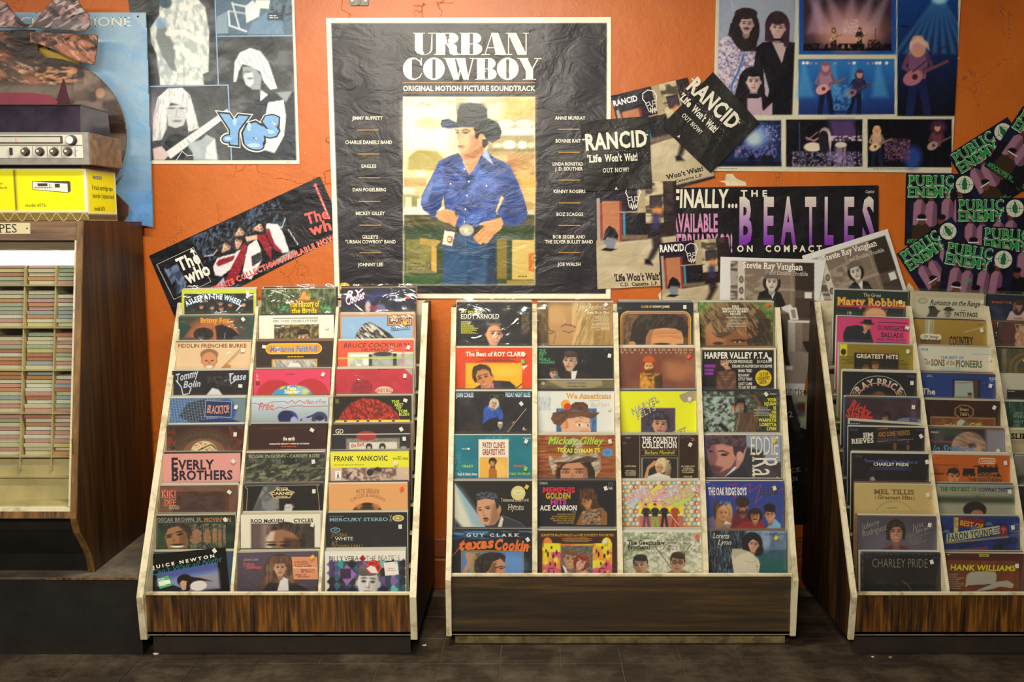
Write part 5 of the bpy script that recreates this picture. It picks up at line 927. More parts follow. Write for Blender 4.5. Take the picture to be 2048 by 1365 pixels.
def f(a):
    a.G(1030, 30, 1885, 560, '2a3f96', '33488e'); a.P_([(1040, 560), (1050, 440), (1160, 400), (1300, 480), (1320, 560)], '7a6c94', 1, 8); a.P_([(1300, 560), (1330, 400), (1400, 350), (1520, 400), (1480, 560)], '6a2430', 1, 8); a.P_([(1330, 560), (1450, 470), (1660, 470), (1680, 560)], '9a2228', 1, 8); a.P_([(1680, 560), (1790, 440), (1850, 500), (1850, 560)], '7cb0dc', 1, 8)
    a.H(1435, 318, 56, 'b87858', '241a1a', 's', be=1, shade=.75, sh=-1); a.E(1435, 255, 76, 62, '2a1e1e', 1, 6); a.N(1360, 200, 1510, 300, '5a443e', .5, 10, 20); a.E(1165, 360, 52, 110, '4a2e20', 1, 12); a.E(1285, 380, 40, 110, 'c89a64', 1, 12); a.H(1228, 380, 54, 'd8946c', 'a87a48', 'l', fr=0, sm=1, shade=.6, sh=-1, be=.5); a.N(1140, 250, 1320, 480, 'e0b880', .5, 10, 30, 3, .55, 5, 0, a.em(1235, 340, 90, 120)-a.em(1228, 385, 48, 66)); a.P_([(1230, 500), (1250, 460), (1320, 500)], 'dccfe0')
    a.H(1572, 418, 50, 'c48058', '2c1c18', 'a', mu=1, sm=1, shade=.6, sh=-1); a.H(1735, 402, 54, 'd09070', '1e1618', 's', sm=1, shade=.5, sh=-1); a.E(1730, 320, 66, 44, '1e1618', 1, 5)
    a.LG([(1030, 160), (1125, 65), (1115, 215), (1270, 75), (1345, 70), (1370, 60), (1345, 215), (1400, 110), (1530, 55), (1505, 155), (1645, 65), (1570, 270), (1790, 60), (1755, 190), (1880, 105)], 5, 'c83248')
    a.t('THE OAK RIDGE BOYS', 1062, 104, 78, 'f0ece8', 418, 'l', 2); a.t('HEARTBEAT', 1625, 110, 66, '2c3048', 215, 'l', 2, st=('7a84b0', -.03, -.03, 1)); a.small(1625, 180, 1840, 1, 8, '2c3048', 6); a.small(1042, 44, 1100, 1, 9, 'c8cce0', 6)
sleeve('M', 4, 3, 'royal blue sleeve with red zigzag and four grouped men', 'J', (1030, 32, 1885, 500), '2c4294', f, [(1782, 108, 'w', 20)])
def f(a):
    a.G(85, 595, 1020, 760, '2c5f98', '16202c'); a.N(85, 595, 1020, 690, '4f94cc', .8, 200, 12, 3, .5, 5, 4); a.N(85, 600, 1020, 1170, '0e131c', .9, 160, 24, 6, .45, 5, 4); a.R(85, 700, 1020, 1180, '12151c', .85, 40); a.N(85, 1040, 1020, 1100, '3f6a90', .5, 300, 8, 5, .55)
    a.R(184, 824, 920, 1200, 'd8982c'); a.R(192, 832, 912, 1200, '7a3020'); a.R(198, 840, 908, 1200, '4f7fc4'); a.E(760, 1000, 200, 140, '6a9ad4', .6, 80)
    a.P_([(198, 1180), (200, 1080), (260, 960), (230, 870), (260, 840), (330, 860), (370, 900), (330, 960), (260, 1060), (240, 1180)], 'b88a68', 1, 6); a.P_([(260, 1180), (290, 1000), (330, 880), (330, 840), (450, 850), (420, 1180)], '9a8a68', 1, 8); a.N(330, 840, 440, 1170, '6a5a44', .6, 20, 60)
    a.P_([(340, 1040), (350, 940), (430, 870), (520, 845), (650, 850), (710, 890), (700, 970), (640, 920), (560, 960), (530, 1060), (560, 1180), (400, 1180), (360, 1100)], '211a18', 1, 6); a.N(350, 850, 700, 1100, '4a3a32', .5, 20, 40, 5); a.P_([(520, 1180), (500, 1080), (560, 960), (650, 920), (700, 970), (700, 1060), (690, 1180)], 'c88a64', 1, 6); a.P_([(500, 1090), (560, 970), (600, 960), (590, 1180), (520, 1180)], '5e3c2a', .7, 24)
    a.L([(590, 1030), (650, 1010), (700, 1020)], 12, '241814', .95, 6); a.E(660, 1035, 26, 8, '1c1210'); a.E(650, 1118, 42, 12, 'ece4d8'); a.L([(600, 1110), (650, 1100), (700, 1105)], 7, '6a3228'); a.E(500, 1100, 18, 34, 'b07a58')
    a.t('GUY CLARK', 245, 626, 36, 'f0ece4', 618, 'l', 1, sf=1, sp=.45); a.t('texas', 150, 700, 115, 'e8672c', 400, 'l', 2, .25, -4, st=('f0b43a', .03, .03, 2)); a.t('Cookin', 575, 690, 118, 'e8672c', 400, 'l', 2, .25, 3, st=('f0b43a', .03, .03, 2)); a.LG([(88, 885), (160, 800), (225, 700)], 9, 'e8672c'); a.LG([(490, 775), (545, 760)], 10, 'e8672c'); a.LG([(900, 800), (1000, 780)], 9, 'e8672c')
sleeve('M', 5, 0, 'blue-black sleeve with orange brush script over dark haired man', 'I', (88, 592, 1020, 1140), '141a24', f, [(970, 694, 'w', 35)])
def f(a):
    a.R(1070, 605, 2010, 1200, '3a1f12')
    for x0, x1 in ((1130, 1345), (1725, 1955)):
        a.G(x0, 750, x1, 1200, 'e8b02c', 'e0742c'); a.E((x0+x1)/2-50*(1 if x0 < 1500 else -1), 760, 60, 80, 'e0862c' if x0 < 1500 else 'e8d42c'); a.N(x0, 750, x1, 1160, 'e8e22c', .9, 90, 90, 3, .5, 6); a.N(x0, 850, x1, 1160, 'd8468c', .9, 80, 70, 8, .5, 6, -30)
        for (dx, dy, rx, ry) in ((.3, 880, 12, 34), (.6, 900, 14, 26), (.42, 990, 10, 22), (.7, 1000, 12, 26), (.5, 1045, 40, 6), (.35, 1080, 8, 26), (.62, 1100, 10, 28), (.5, 800, 12, 18), (.78, 860, 12, 30), (.2, 840, 10, 22)): a.E(x0+(x1-x0)*dx, dy, rx, ry, '3a1f12', 1, 6)
        a.R(x0, 700, x0+12, 790, '3a1f12', .8, 20)
    a.R(1340, 756, 1735, 780, 'e0702c'); a.N(1340, 756, 1735, 780, 'd8c22c', .9, 120, 40, 5); a.R(1348, 780, 1724, 1200, '5c5a58'); a.N(1348, 780, 1724, 1200, 'b0aca8', .6, 8, 8, 3); a.N(1348, 780, 1724, 1200, '2a2828', .5, 8, 8, 9)
    a.P_([(1352, 1180), (1355, 1000), (1420, 1060), (1500, 1180)], '26242a', 1, 5); a.P_([(1360, 1000), (1440, 1060), (1475, 1180), (1430, 1180)], 'e6e2dc', 1, 5); a.P_([(1445, 1070), (1475, 1060), (1480, 1180), (1455, 1180)], '3a3850'); a.P_([(1520, 1180), (1530, 1080), (1640, 1060), (1700, 1130), (1700, 1180)], 'd89a7c', 1, 6)
    a.H(1462, 940, 76, 'c49070', '6a4a30', 's', t=4, sm=1, sh=-.8, shade=.5); a.H(1590, 975, 62, 'dca48a', '7a3020', 'b', t=22, sm=1, shade=.4, lk=-1)
    a.N(1540, 870, 1710, 1000, 'a84a30', .6, 12, 12, 4, .5, 5, 0, a.em(1630, 930, 80, 60)-a.em(1590, 975, 56, 70)); a.t('JEANETTE MacDONALD and NELSON EDDY FAVORITES', 1115, 640, 30, 'c8d02c', 860, 'l', 1, c2='d8503c'); a.small(1310, 682, 1765, 5, 11, 'b88a3a', 6, al='c')
sleeve('M', 5, 1, 'brown sleeve with yellow-pink gate ornament around smiling couple', 'I', (1072, 600, 2010, 1140), '3a1f12', f, [(1875, 725, 'w', 3)])
def f(a):
    a.N(165, 570, 1005, 1100, '8f9a78', .8, 50, 40, 3); a.N(165, 570, 1005, 1100, 'dcdcc8', .7, 40, 40, 8, .52); a.N(165, 570, 1005, 1100, '6f7a50', .6, 20, 20, 12, .6); a.R(165, 900, 1005, 1100, 'd8d4bc', .5, 90)
    a.L([(500, 720), (600, 850), (680, 960)], 12, '7a6250', .9); a.L([(640, 700), (560, 780), (600, 850)], 7, '7a6250', .8); a.L([(900, 700), (820, 800), (760, 900)], 9, '7a6250', .8); a.L([(620, 560), (730, 720)], 5, '8a7460', .7); a.L([(820, 580), (640, 700)], 4, '8a7460', .7)
    a.P_([(230, 1100), (240, 1040), (330, 990), (430, 990), (500, 1050), (510, 1100)], '8a6a48', 1, 6); a.P_([(570, 1100), (600, 1030), (680, 980), (820, 980), (890, 1010), (900, 1100)], '94704c', 1, 6); a.P_([(370, 1100), (430, 1010), (440, 1100)], 'ece8dc'); a.P_([(700, 1100), (710, 1020), (790, 1020), (770, 1100)], 'ece8dc'); a.P_([(745, 1030), (768, 1030), (768, 1100), (750, 1100)], '3a3430')
    a.H(350, 930, 74, 'b08a6c', '2a2420', 's', t=-4, sh=-1, shade=.55, lk=-1); a.H(748, 905, 74, 'b98c68', '3a281c', 's', t=4, gl=1, sh=-.8, shade=.5)
    a.t('Can You Believe', 210, 625, 24, '5f8a4a', 235, 'l', 2); a.t('The Geezinslaw', 210, 662, 44, '26241f', 400, 'l', 2, sf=1); a.t('Brothers!', 208, 712, 44, '26241f', 246, 'l', 2, sf=1); a.small(210, 765, 500, 1, 9, '5f8a4a', 8); a.small(645, 645, 780, 8, 16, '4a4a40', 5); a.small(805, 645, 970, 4, 15, '4a4a40', 5); a.LG([(195, 785), (1005, 785)], 1.5, '6a6a5c'); a.LG([(645, 615), (645, 785)], 1.5, '6a6a5c'); a.small(385, 578, 770, 1, 10, '6a8a50', 7)
sleeve('M', 5, 2, 'pale woodland sleeve, two suited men, one in glasses', 'J', (152, 555, 1008, 1048), 'e6e4da', f, [(957, 620, 'o', -30)])
def f(a):
    a.G(1058, 585, 1960, 800, '7f9ab8', '55708c'); a.R(1058, 585, 1500, 1100, '2c3848', 1, 40); a.N(1058, 585, 1480, 1100, '6f8498', .7, 16, 70, 3, .5, 5); a.N(1058, 585, 1480, 1100, '121822', .8, 12, 60, 9, .5, 5)
    a.R(1650, 850, 1960, 1100, '1e5a5c', 1, 60); a.N(1650, 600, 1960, 900, '41598a', .6, 50, 90, 5); a.E(1720, 680, 60, 120, 'b0c0d4', .6, 50); a.R(1780, 850, 1820, 930, '3a5468', .6, 20)
    a.E(1570, 730, 120, 130, '17181f', 1, 10); a.E(1640, 800, 60, 70, '17181f', 1, 10); a.H(1588, 742, 56, 'd29a7e', '17181f', '0', fr=0, sm=1, t=6, shade=.45); a.P_([(1500, 720), (1540, 660), (1600, 640), (1660, 690), (1650, 720), (1580, 680), (1530, 720), (1520, 790), (1490, 800)], '17181f', 1, 5)
    a.P_([(1370, 1100), (1340, 880), (1350, 790), (1440, 790), (1540, 820), (1580, 850), (1640, 900), (1660, 960), (1640, 1100)], 'd6cdb8', 1, 5); a.P_([(1340, 860), (1350, 790), (1440, 790), (1530, 820), (1440, 850), (1370, 900)], 'b8ad98', .8, 10); a.L([(1500, 930), (1580, 940), (1640, 900)], 4, '8a806c', .8); a.L([(1600, 860), (1640, 1090)], 4, '8a806c', .7); a.E(1628, 988, 6, 7, '3a3a40')
    a.t('Loretta', 1130, 612, 58, 'e8e2cc', 180, 'l', 0, .35, 2); a.t('Lynn', 1180, 682, 58, 'e8e2cc', 155, 'l', 0, .35, 2); a.t('Loretta Lynn', 1706, 606, 30, '2c3a6c', 215, 'l', 0, .35)
sleeve('M', 5, 3, 'blue-green sleeve, dark haired woman in cream coat by tree', 'J', (1068, 585, 1958, 1042), '3a5468', f, [(1838, 662, 'y', -35)], roll=.004, extra=1)
# ------------------------------------------------------------ covers, right rack
def f(a):
    a.N(240, 85, 895, 330, '1e3024', .7, 80); a.E(600, 330, 110, 110, '8a5c34', 1, 6); a.N(500, 210, 720, 310, 'b8824c', .7, 10, 20); a.E(612, 300, 92, 62, 'e0a57c', 1, 6)
    a.t('The Great', 575, 106, 32, 'c9c8b8', 160, 'c', 0); a.t('Marty Robbins', 265, 150, 66, 'e8b43c', 610, 'l', 2, sf=1, st=('b83068', -.02, .16, 2)); a.B(262, 222, 870, 234, 'b83068'); a.t('10', 352, 276, 26, 'd8d4c4', 42, 'l', 1)
sleeve('R', 0, 0, 'dark green sleeve with yellow and magenta slab name', 'K', (238, 84, 895, 315), '1e2a20', f, [(824, 178, 'w', 0)])
def f(a):
    a.R(915, 115, 1565, 360, 'bcb394'); a.R(965, 150, 1545, 360, 'c6c1a6'); a.E(1020, 185, 44, 28, '9a957c'); a.E(1020, 185, 34, 18, 'b8b298')
    a.P_([(1040, 350), (1080, 290), (1080, 240), (1130, 235), (1165, 270), (1140, 350)], '3f3d38'); a.E(1105, 240, 34, 14, '2c2a26'); a.P_([(1150, 300), (1165, 262), (1180, 268)], '3f3d38'); a.H(1245, 290, 30, '9a9484', '4a463e', '0', fr=0, shade=.4); a.E(1252, 255, 48, 14, '33312c'); a.P_([(1215, 258), (1225, 232), (1270, 230), (1285, 258)], '33312c')
    a.t('Romance on the Range', 1085, 172, 46, '2a2a28', 440, 'l', 1, .35); a.t('PATTI PAGE', 1302, 276, 36, '2a2a28', 205, 'l', 2); a.small(1360, 256, 1440, 1, 8, '4a4a44', 6)
sleeve('R', 0, 1, 'cream sleeve with black brush script and small western figures', 'K', (915, 112, 1565, 340), 'cfc8a8', f, [(1540, 178, 'w', -15)])
def f(a):
    a.E(720, 370, 110, 90, '3a5878', .5, 70); a.P_([(860, 450), (900, 350), (960, 330), (1060, 340), (1150, 440), (1160, 460)], 'c9b4b4', 1, 6); a.E(990, 300, 66, 90, '3a2426', 1, 10); a.H(1002, 280, 34, 'b07a64', '2c1a1c', '0', fr=0, shade=.6, lk=-1); a.E(1000, 240, 52, 30, '3a2426', 1, 6); a.P_([(930, 330), (940, 250), (965, 240), (960, 330)], 'b88a6c', .6, 14); a.E(1000, 425, 60, 16, 'b88268')
    a.t('BONNIE TYLER', 688, 234, 24, 'd8603c', 232, 'l', 1, sp=.1); a.t('WORLD', 1130, 244, 24, 'd8603c', 120, 'l', 1)
sleeve('R', 0, 2, 'navy sleeve with long haired woman and small red lettering', 'X', (640, 165, 1480, 445), '141c2e', f)
def f(a):
    a.P_([(330, 560), (325, 470), (350, 410), (440, 390), (500, 400), (560, 430), (600, 560), (560, 560), (400, 540), (370, 560)], '1c222e', 1, 4); a.H(530, 395, 30, 'd09a76', '241a18', '0', fr=0, t=12, shade=.45); a.P_([(490, 445), (515, 470), (540, 440)], 'c89070')
    a.E(535, 372, 66, 9, '15161c', 1, 4, 5); a.P_([(500, 372), (502, 340), (570, 336), (578, 374)], '15161c', 1, 4)
    a.B(628, 358, 898, 364, '2a1a2c', .5); a.B(618, 535, 888, 541, '2a1a2c', .5); a.t('GUNFIGHTER', 625, 388, 40, '33203a', 275, 'l', 1, sf=1, rot=1); a.t('BALLADS', 660, 448, 40, '33203a', 198, 'l', 1, sf=1, rot=1); a.t('AND TRAIL SONGS', 620, 500, 17, '33203a', 270, 'l', 0, sf=1, rot=1)
sleeve('R', 1, 0, 'hot pink sleeve with man dressed in black, leaning forward', 'K', (268, 322, 925, 545), 'ce3f74', f, [(884, 402, 'w', 70)])
def f(a):
    a.G(975, 345, 1640, 600, 'a88a34', '96742a'); a.R(1070, 345, 1150, 520, 'c8c4a0'); a.N(1070, 345, 1150, 470, '8a8a70', .8, 8, 300, 3); a.E(1122, 540, 90, 60, '5a3c20', 1, 5); a.N(1035, 510, 1205, 600, '8a5c34', .7, 14)
    for dx in (-65, -30, 5, 40, 70): a.EG(1122+dx, 500, 28, 26, 'e0dcc4')
    a.t('101 Strings', 1055, 486, 26, '33281c', 138, 'l', 1, .3); a.t('COUNTRY', 1290, 492, 80, '33240f', 210, 'l', 2, sf=1); a.t('Stereo', 1540, 370, 13, '5a4420', 50, 'l', 1); a.L([(1420, 450), (1600, 395)], 6, 'f0ecdc', .6, 6)
sleeve('R', 1, 1, 'mustard gold sleeve with black slab title and puffy white badge', 'K', (975, 345, 1640, 575), '9c7c2e', f, [(1575, 428, 'w', 20)])
def f(a):
    a.N(700, 460, 1500, 760, '6a4038', .6, 80); a.E(1120, 640, 150, 170, 'b08464', 1, 20); a.N(960, 480, 1300, 740, 'd8b48c', .7, 20, 30, 3); a.P_([(1050, 760), (1050, 690), (1090, 600), (1200, 620), (1230, 760)], 'd09c88', 1, 8); a.E(1082, 704, 26, 9, '3a2a3a'); a.E(1172, 702, 26, 9, '3a2a3a')
    a.PG([(752, 464), (780, 466), (776, 548), (748, 546)], '15120f'); a.PG([(742, 560), (772, 562), (764, 652), (734, 650)], '15120f'); a.t('T', 756, 474, 50, 'e0dccc', 18, 'l', 1); a.t('T', 742, 580, 50, 'e0dccc', 18, 'l', 1); a.PG([(700, 470), (712, 470), (702, 560), (694, 560)], 'b8562c')
sleeve('R', 1, 2, 'brown sleeve with blonde woman and boxed white capitals', 'X', (700, 462, 1530, 735), '563430', f)
def f(a):
    a.R(322, 562, 390, 665, 'dcd228'); a.E(358, 632, 24, 28, '26221a'); a.R(454, 635, 850, 860, '1c1612'); a.N(470, 660, 850, 860, '33281c', .6, 14, 200); a.H(645, 750, 28, 'b07c4c', '4a3018', 's'); a.H(560, 785, 28, 'c08850', '5a3a18', 's')
    a.t('CARL PERKINS', 490, 606, 30, '9a5a28', 355, 'l', 2); a.t('GREATEST HITS', 472, 646, 36, 'e4dcc0', 372, 'l', 2, st=('5a4a28', .05, .08)); a.small(345, 672, 452, 6, 12, '4a3a14', 5, al='r'); a.small(852, 690, 940, 7, 12, '4a3a14', 5)
sleeve('R', 2, 0, 'olive gold sleeve with dark stage panel and white capitals', 'K', (325, 560, 992, 800), '8a7a1e', f, [(926, 612, 'w', -12)])
def f(a):
    a.t('RCA', 1035, 598, 19, '2a6cb0', 60, 'l', 2); a.t('THE BEST OF', 1205, 663, 22, '3a78b8', 208, 'l', 1); x = 1058
    a.t('The', x, 692, 48, '9a8048', 56, 'l', 1, sf=1); a.t('SONS', 1122, 694, 56, '9a5a30', 122, 'l', 2, c2='3a6a40'); a.t('of the', 1256, 694, 48, '9a8048', 78, 'l', 1); a.t('PIONEERS', 1342, 698, 58, '8a6a24', 236, 'l', 2, c2='3a6a44'); a.small(1130, 765, 1450, 3, 11, '7fa8c8', 4, al='c'); a.B(1056, 800, 1134, 814, '5a5448'); a.B(1465, 808, 1600, 826, '5a5448'); a.B(1484, 634, 1652, 637, '5a90c0')
sleeve('R', 2, 1, 'white sleeve with multicoloured wooden lettering', 'K', (1002, 578, 1672, 825), 'd9d4c2', f, [(1640, 680, 'w', -20)])
def f(a):
    a.N(820, 760, 1500, 1060, '6a5c3c', .8, 50, 60, 3); a.R(820, 760, 880, 1060, '3f4a34', .8, 30); a.R(880, 760, 930, 1060, '9a9274', .6, 24); a.E(1160, 980, 210, 190, '57482c', 1, 20)
    for r_ in (200, 170, 140, 110): a.E(1160, 980, r_, r_*.9, '8a7a52' if r_ in (200, 140) else '4a3c24', .6, 10)
    a.t('TAMMY', 1145, 842, 28, 'd8d4c8', 130, 'l', 2); a.t('WYNETTE', 1112, 874, 28, 'd8d4c8', 200, 'l', 2); a.t('MOODS', 1065, 932, 36, '2a4a70', 200, 'l', 2)
sleeve('R', 2, 2, 'earthy sleeve with woven straw circles and white heading', 'X', (815, 760, 1650, 1040), '4f4a34', f)
def f(a):
    a.N(265, 55, 985, 320, '1c1e26', .5, 90); a.E(615, 350, 90, 115, '4a2c1c', 1, 10); a.E(625, 305, 44, 60, 'a0704c', 1, 10); a.E(625, 268, 44, 26, '6a4428')
    for r0, r1 in ((262, 256), (182, 177)):
        for rr_ in (r0,): a.LG([(612+rr_*math.cos(math.pi+i*math.pi/40), 315+rr_*.83*math.sin(math.pi+i*math.pi/40)) for i in range(41)], 4.5, 'd0ccc0')
    a.t('RAY PRICE', 618, 122, 62, 'e0d8c8', 390, 'c', 2, sf=1, arc=88, c2='c87a64'); a.small(370, 230, 440, 5, 12, 'a8a050', 5); a.small(800, 230, 860, 5, 12, 'a8a050', 5); a.small(885, 84, 975, 2, 11, '3a4a9c', 7)
sleeve('R', 3, 0, 'black sleeve with arched white western name inside two rings', 'L', (278, 62, 985, 295), '121319', f, [(921, 155, 'w', 0)])
def f(a):
    a.R(1318, 115, 1568, 400, '1a1a1e'); a.R(1336, 128, 1540, 400, 'a0aca0'); a.R(1328, 270, 1500, 300, '7a8460', .9, 8); a.R(1328, 295, 1520, 400, 'a8b4ac'); a.P_([(1500, 128), (1550, 120), (1550, 400), (1520, 400)], '4a3a30'); a.L([(1350, 145), (1420, 150), (1530, 130)], 4, '4a4c40'); a.P_([(1410, 340), (1430, 290), (1500, 285), (1510, 340)], 'a02c34', 1, 4); a.H(1475, 262, 17, 'b87c5c', '33221a', 's')
    a.t('The', 1042, 206, 54, 'e0dcd0', 120, 'l', 1); a.t('JIM REEVES', 1065, 290, 54, 'e0dcd0', 250, 'l', 2); a.t('RCA', 1650, 92, 22, 'b8c0d8', 68, 'l', 2); a.small(1655, 120, 1700, 2, 8, '9aa6c8', 4); a.small(1075, 82, 1140, 2, 12, '9aa6c8', 7, al='c')
    a.L([(1590, 150), (1700, 110)], 4, '6a7cb0', .5, 4)
sleeve('R', 3, 1, 'royal blue sleeve with window view and man in red', 'L', (1035, 70, 1720, 320), '1e3a7e', f, [(1655, 168, 'w', -15)])
def f(a):
    a.R(930, 1220, 1700, 1400, '1d1915'); a.R(1170, 1240, 1400, 1400, 'b8b4a4'); a.small(940, 1232, 1070, 1, 14, 'b0aca0', 10)
sleeve('R', 3, 2, 'off-white sleeve with a dark square picture and small caption', 'X', (855, 1062, 1690, 1350), 'c6c0ac', f)
def f(a):
    a.N(290, 315, 1010, 570, '4c3240', .6, 100); a.R(905, 315, 960, 500, '5a4458', .8, 20); a.E(890, 520, 120, 34, '6f7896', 1, 6); a.R(890, 490, 970, 530, '464a70', .9, 6); a.E(678, 478, 44, 48, '241a1e', 1, 6); a.H(668, 500, 26, 'b07c68', '3a2420', '0'); a.E(728, 430, 12, 30, '4a2c38', .9, 6)
    a.t('Ricky', 365, 330, 80, 'c8342c', 200, 'l', 2, 0, 26, st=('c8342c', .02, 0, 2)); a.t('Skaggs', 312, 412, 78, 'c8342c', 250, 'l', 2, 0, 12, st=('c8342c', .02, 0, 2)); a.PG([(318, 500), (960, 530), (1045, 540), (1045, 560), (960, 552), (338, 525), (338, 570), (318, 570)], 'c0bcac'); a.PG([(342, 528), (950, 554), (950, 580), (342, 580)], '17150f'); a.small(345, 548, 490, 1, 9, 'b8b4a4', 7)
sleeve('R', 4, 0, 'plum sleeve with ragged red name and vintage car', 'L', (295, 315, 1008, 560), '33222c', f, [(922, 387, 'w', -3)])
def f(a):
    a.N(1045, 330, 1770, 620, '3a2010', .6, 120); a.R(1092, 492, 1705, 640, 'a8946a'); a.R(1100, 500, 1698, 640, '7a4018'); a.N(1100, 500, 1698, 640, '8a6a30', .8, 60, 40, 4)
    P = lambda k: [(1408+k*x, 442+k*y*.74) for x, y in ((-38, -86), (38, -86), (88, -38), (88, 38), (38, 86), (-38, 86), (-88, 38), (-88, -38))]
    a.PG(P(1.02), 'c07a54'); a.PG(P(.95), '1d120a'); a.LG(P(.86)+[P(.86)[0]], 2.5, 'c07a54'); a.t('Ernest', 1366, 404, 30, 'b8a060', 86, 'l', 1, sf=1); a.t("Tubb's", 1366, 448, 30, 'b8a060', 90, 'l', 1, sf=1); a.t('mio', 1225, 548, 48, 'b8b058', 105, 'l', 2, sf=1); a.t('Gifi', 1460, 545, 50, 'b8b058', 110, 'l', 2, sf=1); a.PG([(1335, 575), (1345, 535), (1380, 512), (1420, 525), (1460, 560), (1455, 590), (1370, 590)], 'b8b8a0'); a.PG([(1420, 525), (1460, 540), (1455, 590), (1380, 590)], '6a6c54')
sleeve('R', 4, 1, 'dark brown sleeve with octagonal gold-lettered badge', 'L', (1040, 335, 1762, 580), '2b140a', f, [(1687, 396, 'w', -25)])
def f(a):
    a.N(1000, 140, 1800, 500, '4f8270', .7, 20, 120, 3); a.N(1000, 140, 1800, 500, '16261f', .8, 12, 100, 8); c = '8aa494'
    a.t('JERRY', 1122, 262, 30, c, 130, 'l', 0, sf=1); a.t('WALLACE', 1115, 300, 32, c, 220, 'l', 0, sf=1); a.t('SHUTTERS', 1104, 366, 30, c, 230, 'l', 0, sf=1); a.t('AND', 1098, 410, 32, c, 85, 'l', 0, sf=1); a.t('BOARDS', 1092, 448, 30, c, 180, 'l', 0, sf=1)
sleeve('R', 4, 2, 'weathered green sleeve with pale stacked serif capitals', 'Y', (1005, 140, 1915, 460), '2f5248', f)
def f(a):
    a.N(560, 580, 900, 740, '3a2430', .6, 90); a.E(755, 770, 14, 30, '8a5030', .9, 8); a.E(878, 770, 14, 30, '8a5030', .9, 8); a.E(755, 740, 14, 10, '8a5030', .8, 8); a.E(880, 715, 14, 10, '8a5030', .8, 8)
    a.t('JIM', 452, 640, 44, 'dcd8c8', 96, 'l', 2, sf=1, rot=-4); a.t('REEVES', 342, 700, 44, 'dcd8c8', 210, 'l', 2, sf=1, rot=-4); a.t('AND SOME FRIENDS', 595, 632, 44, 'a87a30', 298, 'l', 1, sf=1, rot=-5); a.small(585, 690, 905, 3, 13, '5a4468', 6, rot=-4); a.t('RCA', 333, 600, 20, '4a4a7c', 68, 'l', 2); a.t('VICTOR', 955, 596, 15, '4a4a7c', 76, 'l', 1); a.small(590, 598, 760, 1, 12, 'a86a24', 7, rot=-5); a.small(590, 716, 760, 1, 12, 'a86a24', 7, rot=-5); a.small(780, 698, 1030, 1, 12, 'a86a24', 7, rot=-5)
sleeve('R', 5, 0, 'black sleeve with tilted white name and orange lamp rows', 'L', (315, 582, 1045, 832), '131114', f, [(996, 660, 'w', 35)])
def f(a):
    a.R(1650, 610, 1840, 900, '8a8490', 1, 40); a.E(1330, 620, 130, 60, '3a4a34', .8, 30); a.E(1210, 690, 50, 60, '5a544c', .6, 30); a.E(1490, 790, 165, 150, '8a6c58', 1, 12); a.N(1330, 640, 1650, 880, 'c8aa8c', .6, 90, 12, 3, .5, 4, 20, a.em(1490, 790, 165, 150)); a.E(1530, 830, 85, 80, 'c09a84', 1, 14); a.E(1520, 770, 40, 24, '4a3024', .9, 16)
    a.t('Paul Weston', 1122, 718, 34, '9a5a48', 215, 'l', 0, .4); a.t('Jo Stafford', 1140, 770, 66, '5a8abc', 380, 'l', 1, .4); a.t('STEREO', 1132, 644, 14, 'd0ccc0', 76, 'l', 1)
sleeve('R', 5, 1, 'dusky sleeve with blonde swept hair and pale blue script', 'L', (1115, 612, 1840, 855), '332e34', f, [(1760, 815, 'w', 30)])
def f(a):
    a.t('SLIM', 1076, 538, 60, '1c1916', 205, 'l', 2, sf=1); a.t('WHITMAN', 1330, 538, 60, '1c1916', 400, 'l', 2, sf=1); a.small(1070, 612, 1700, 4, 13, '6a6250', 4); a.E(1310, 810, 70, 70, 'c0a020'); a.E(1320, 820, 50, 55, '9a3020'); a.B(1078, 796, 1700, 808, '1c1916')
sleeve('R', 5, 2, 'tan paper sleeve with heavy black slab name', 'Y', (1060, 492, 1950, 820), 'a89c78', f, bag=0)
def f(a):
    a.N(270, 95, 1060, 400, '1a1720', .5, 90); a.P_([(455, 400), (465, 345), (500, 335), (520, 370), (515, 400)], 'b0988c', 1, 10); a.N(420, 270, 620, 380, '24202a', .6, 30)
    a.t('"Songs of Pride...Charley That Is"', 405, 165, 26, '5a56a0', 545, 'l', 2, rot=1); a.t('CHARLEY PRIDE', 498, 196, 30, 'e0dcc8', 352, 'l', 2); a.small(450, 236, 890, 4, 9, '4a4a86', 5, al='c'); a.t('VICTOR', 315, 128, 15, '6a5a3c', 70, 'l', 1)
sleeve('R', 6, 0, 'black sleeve with small violet subtitle above white name', 'M', (280, 105, 1060, 368), '110f12', f, [(1028, 180, 'w', 15)])
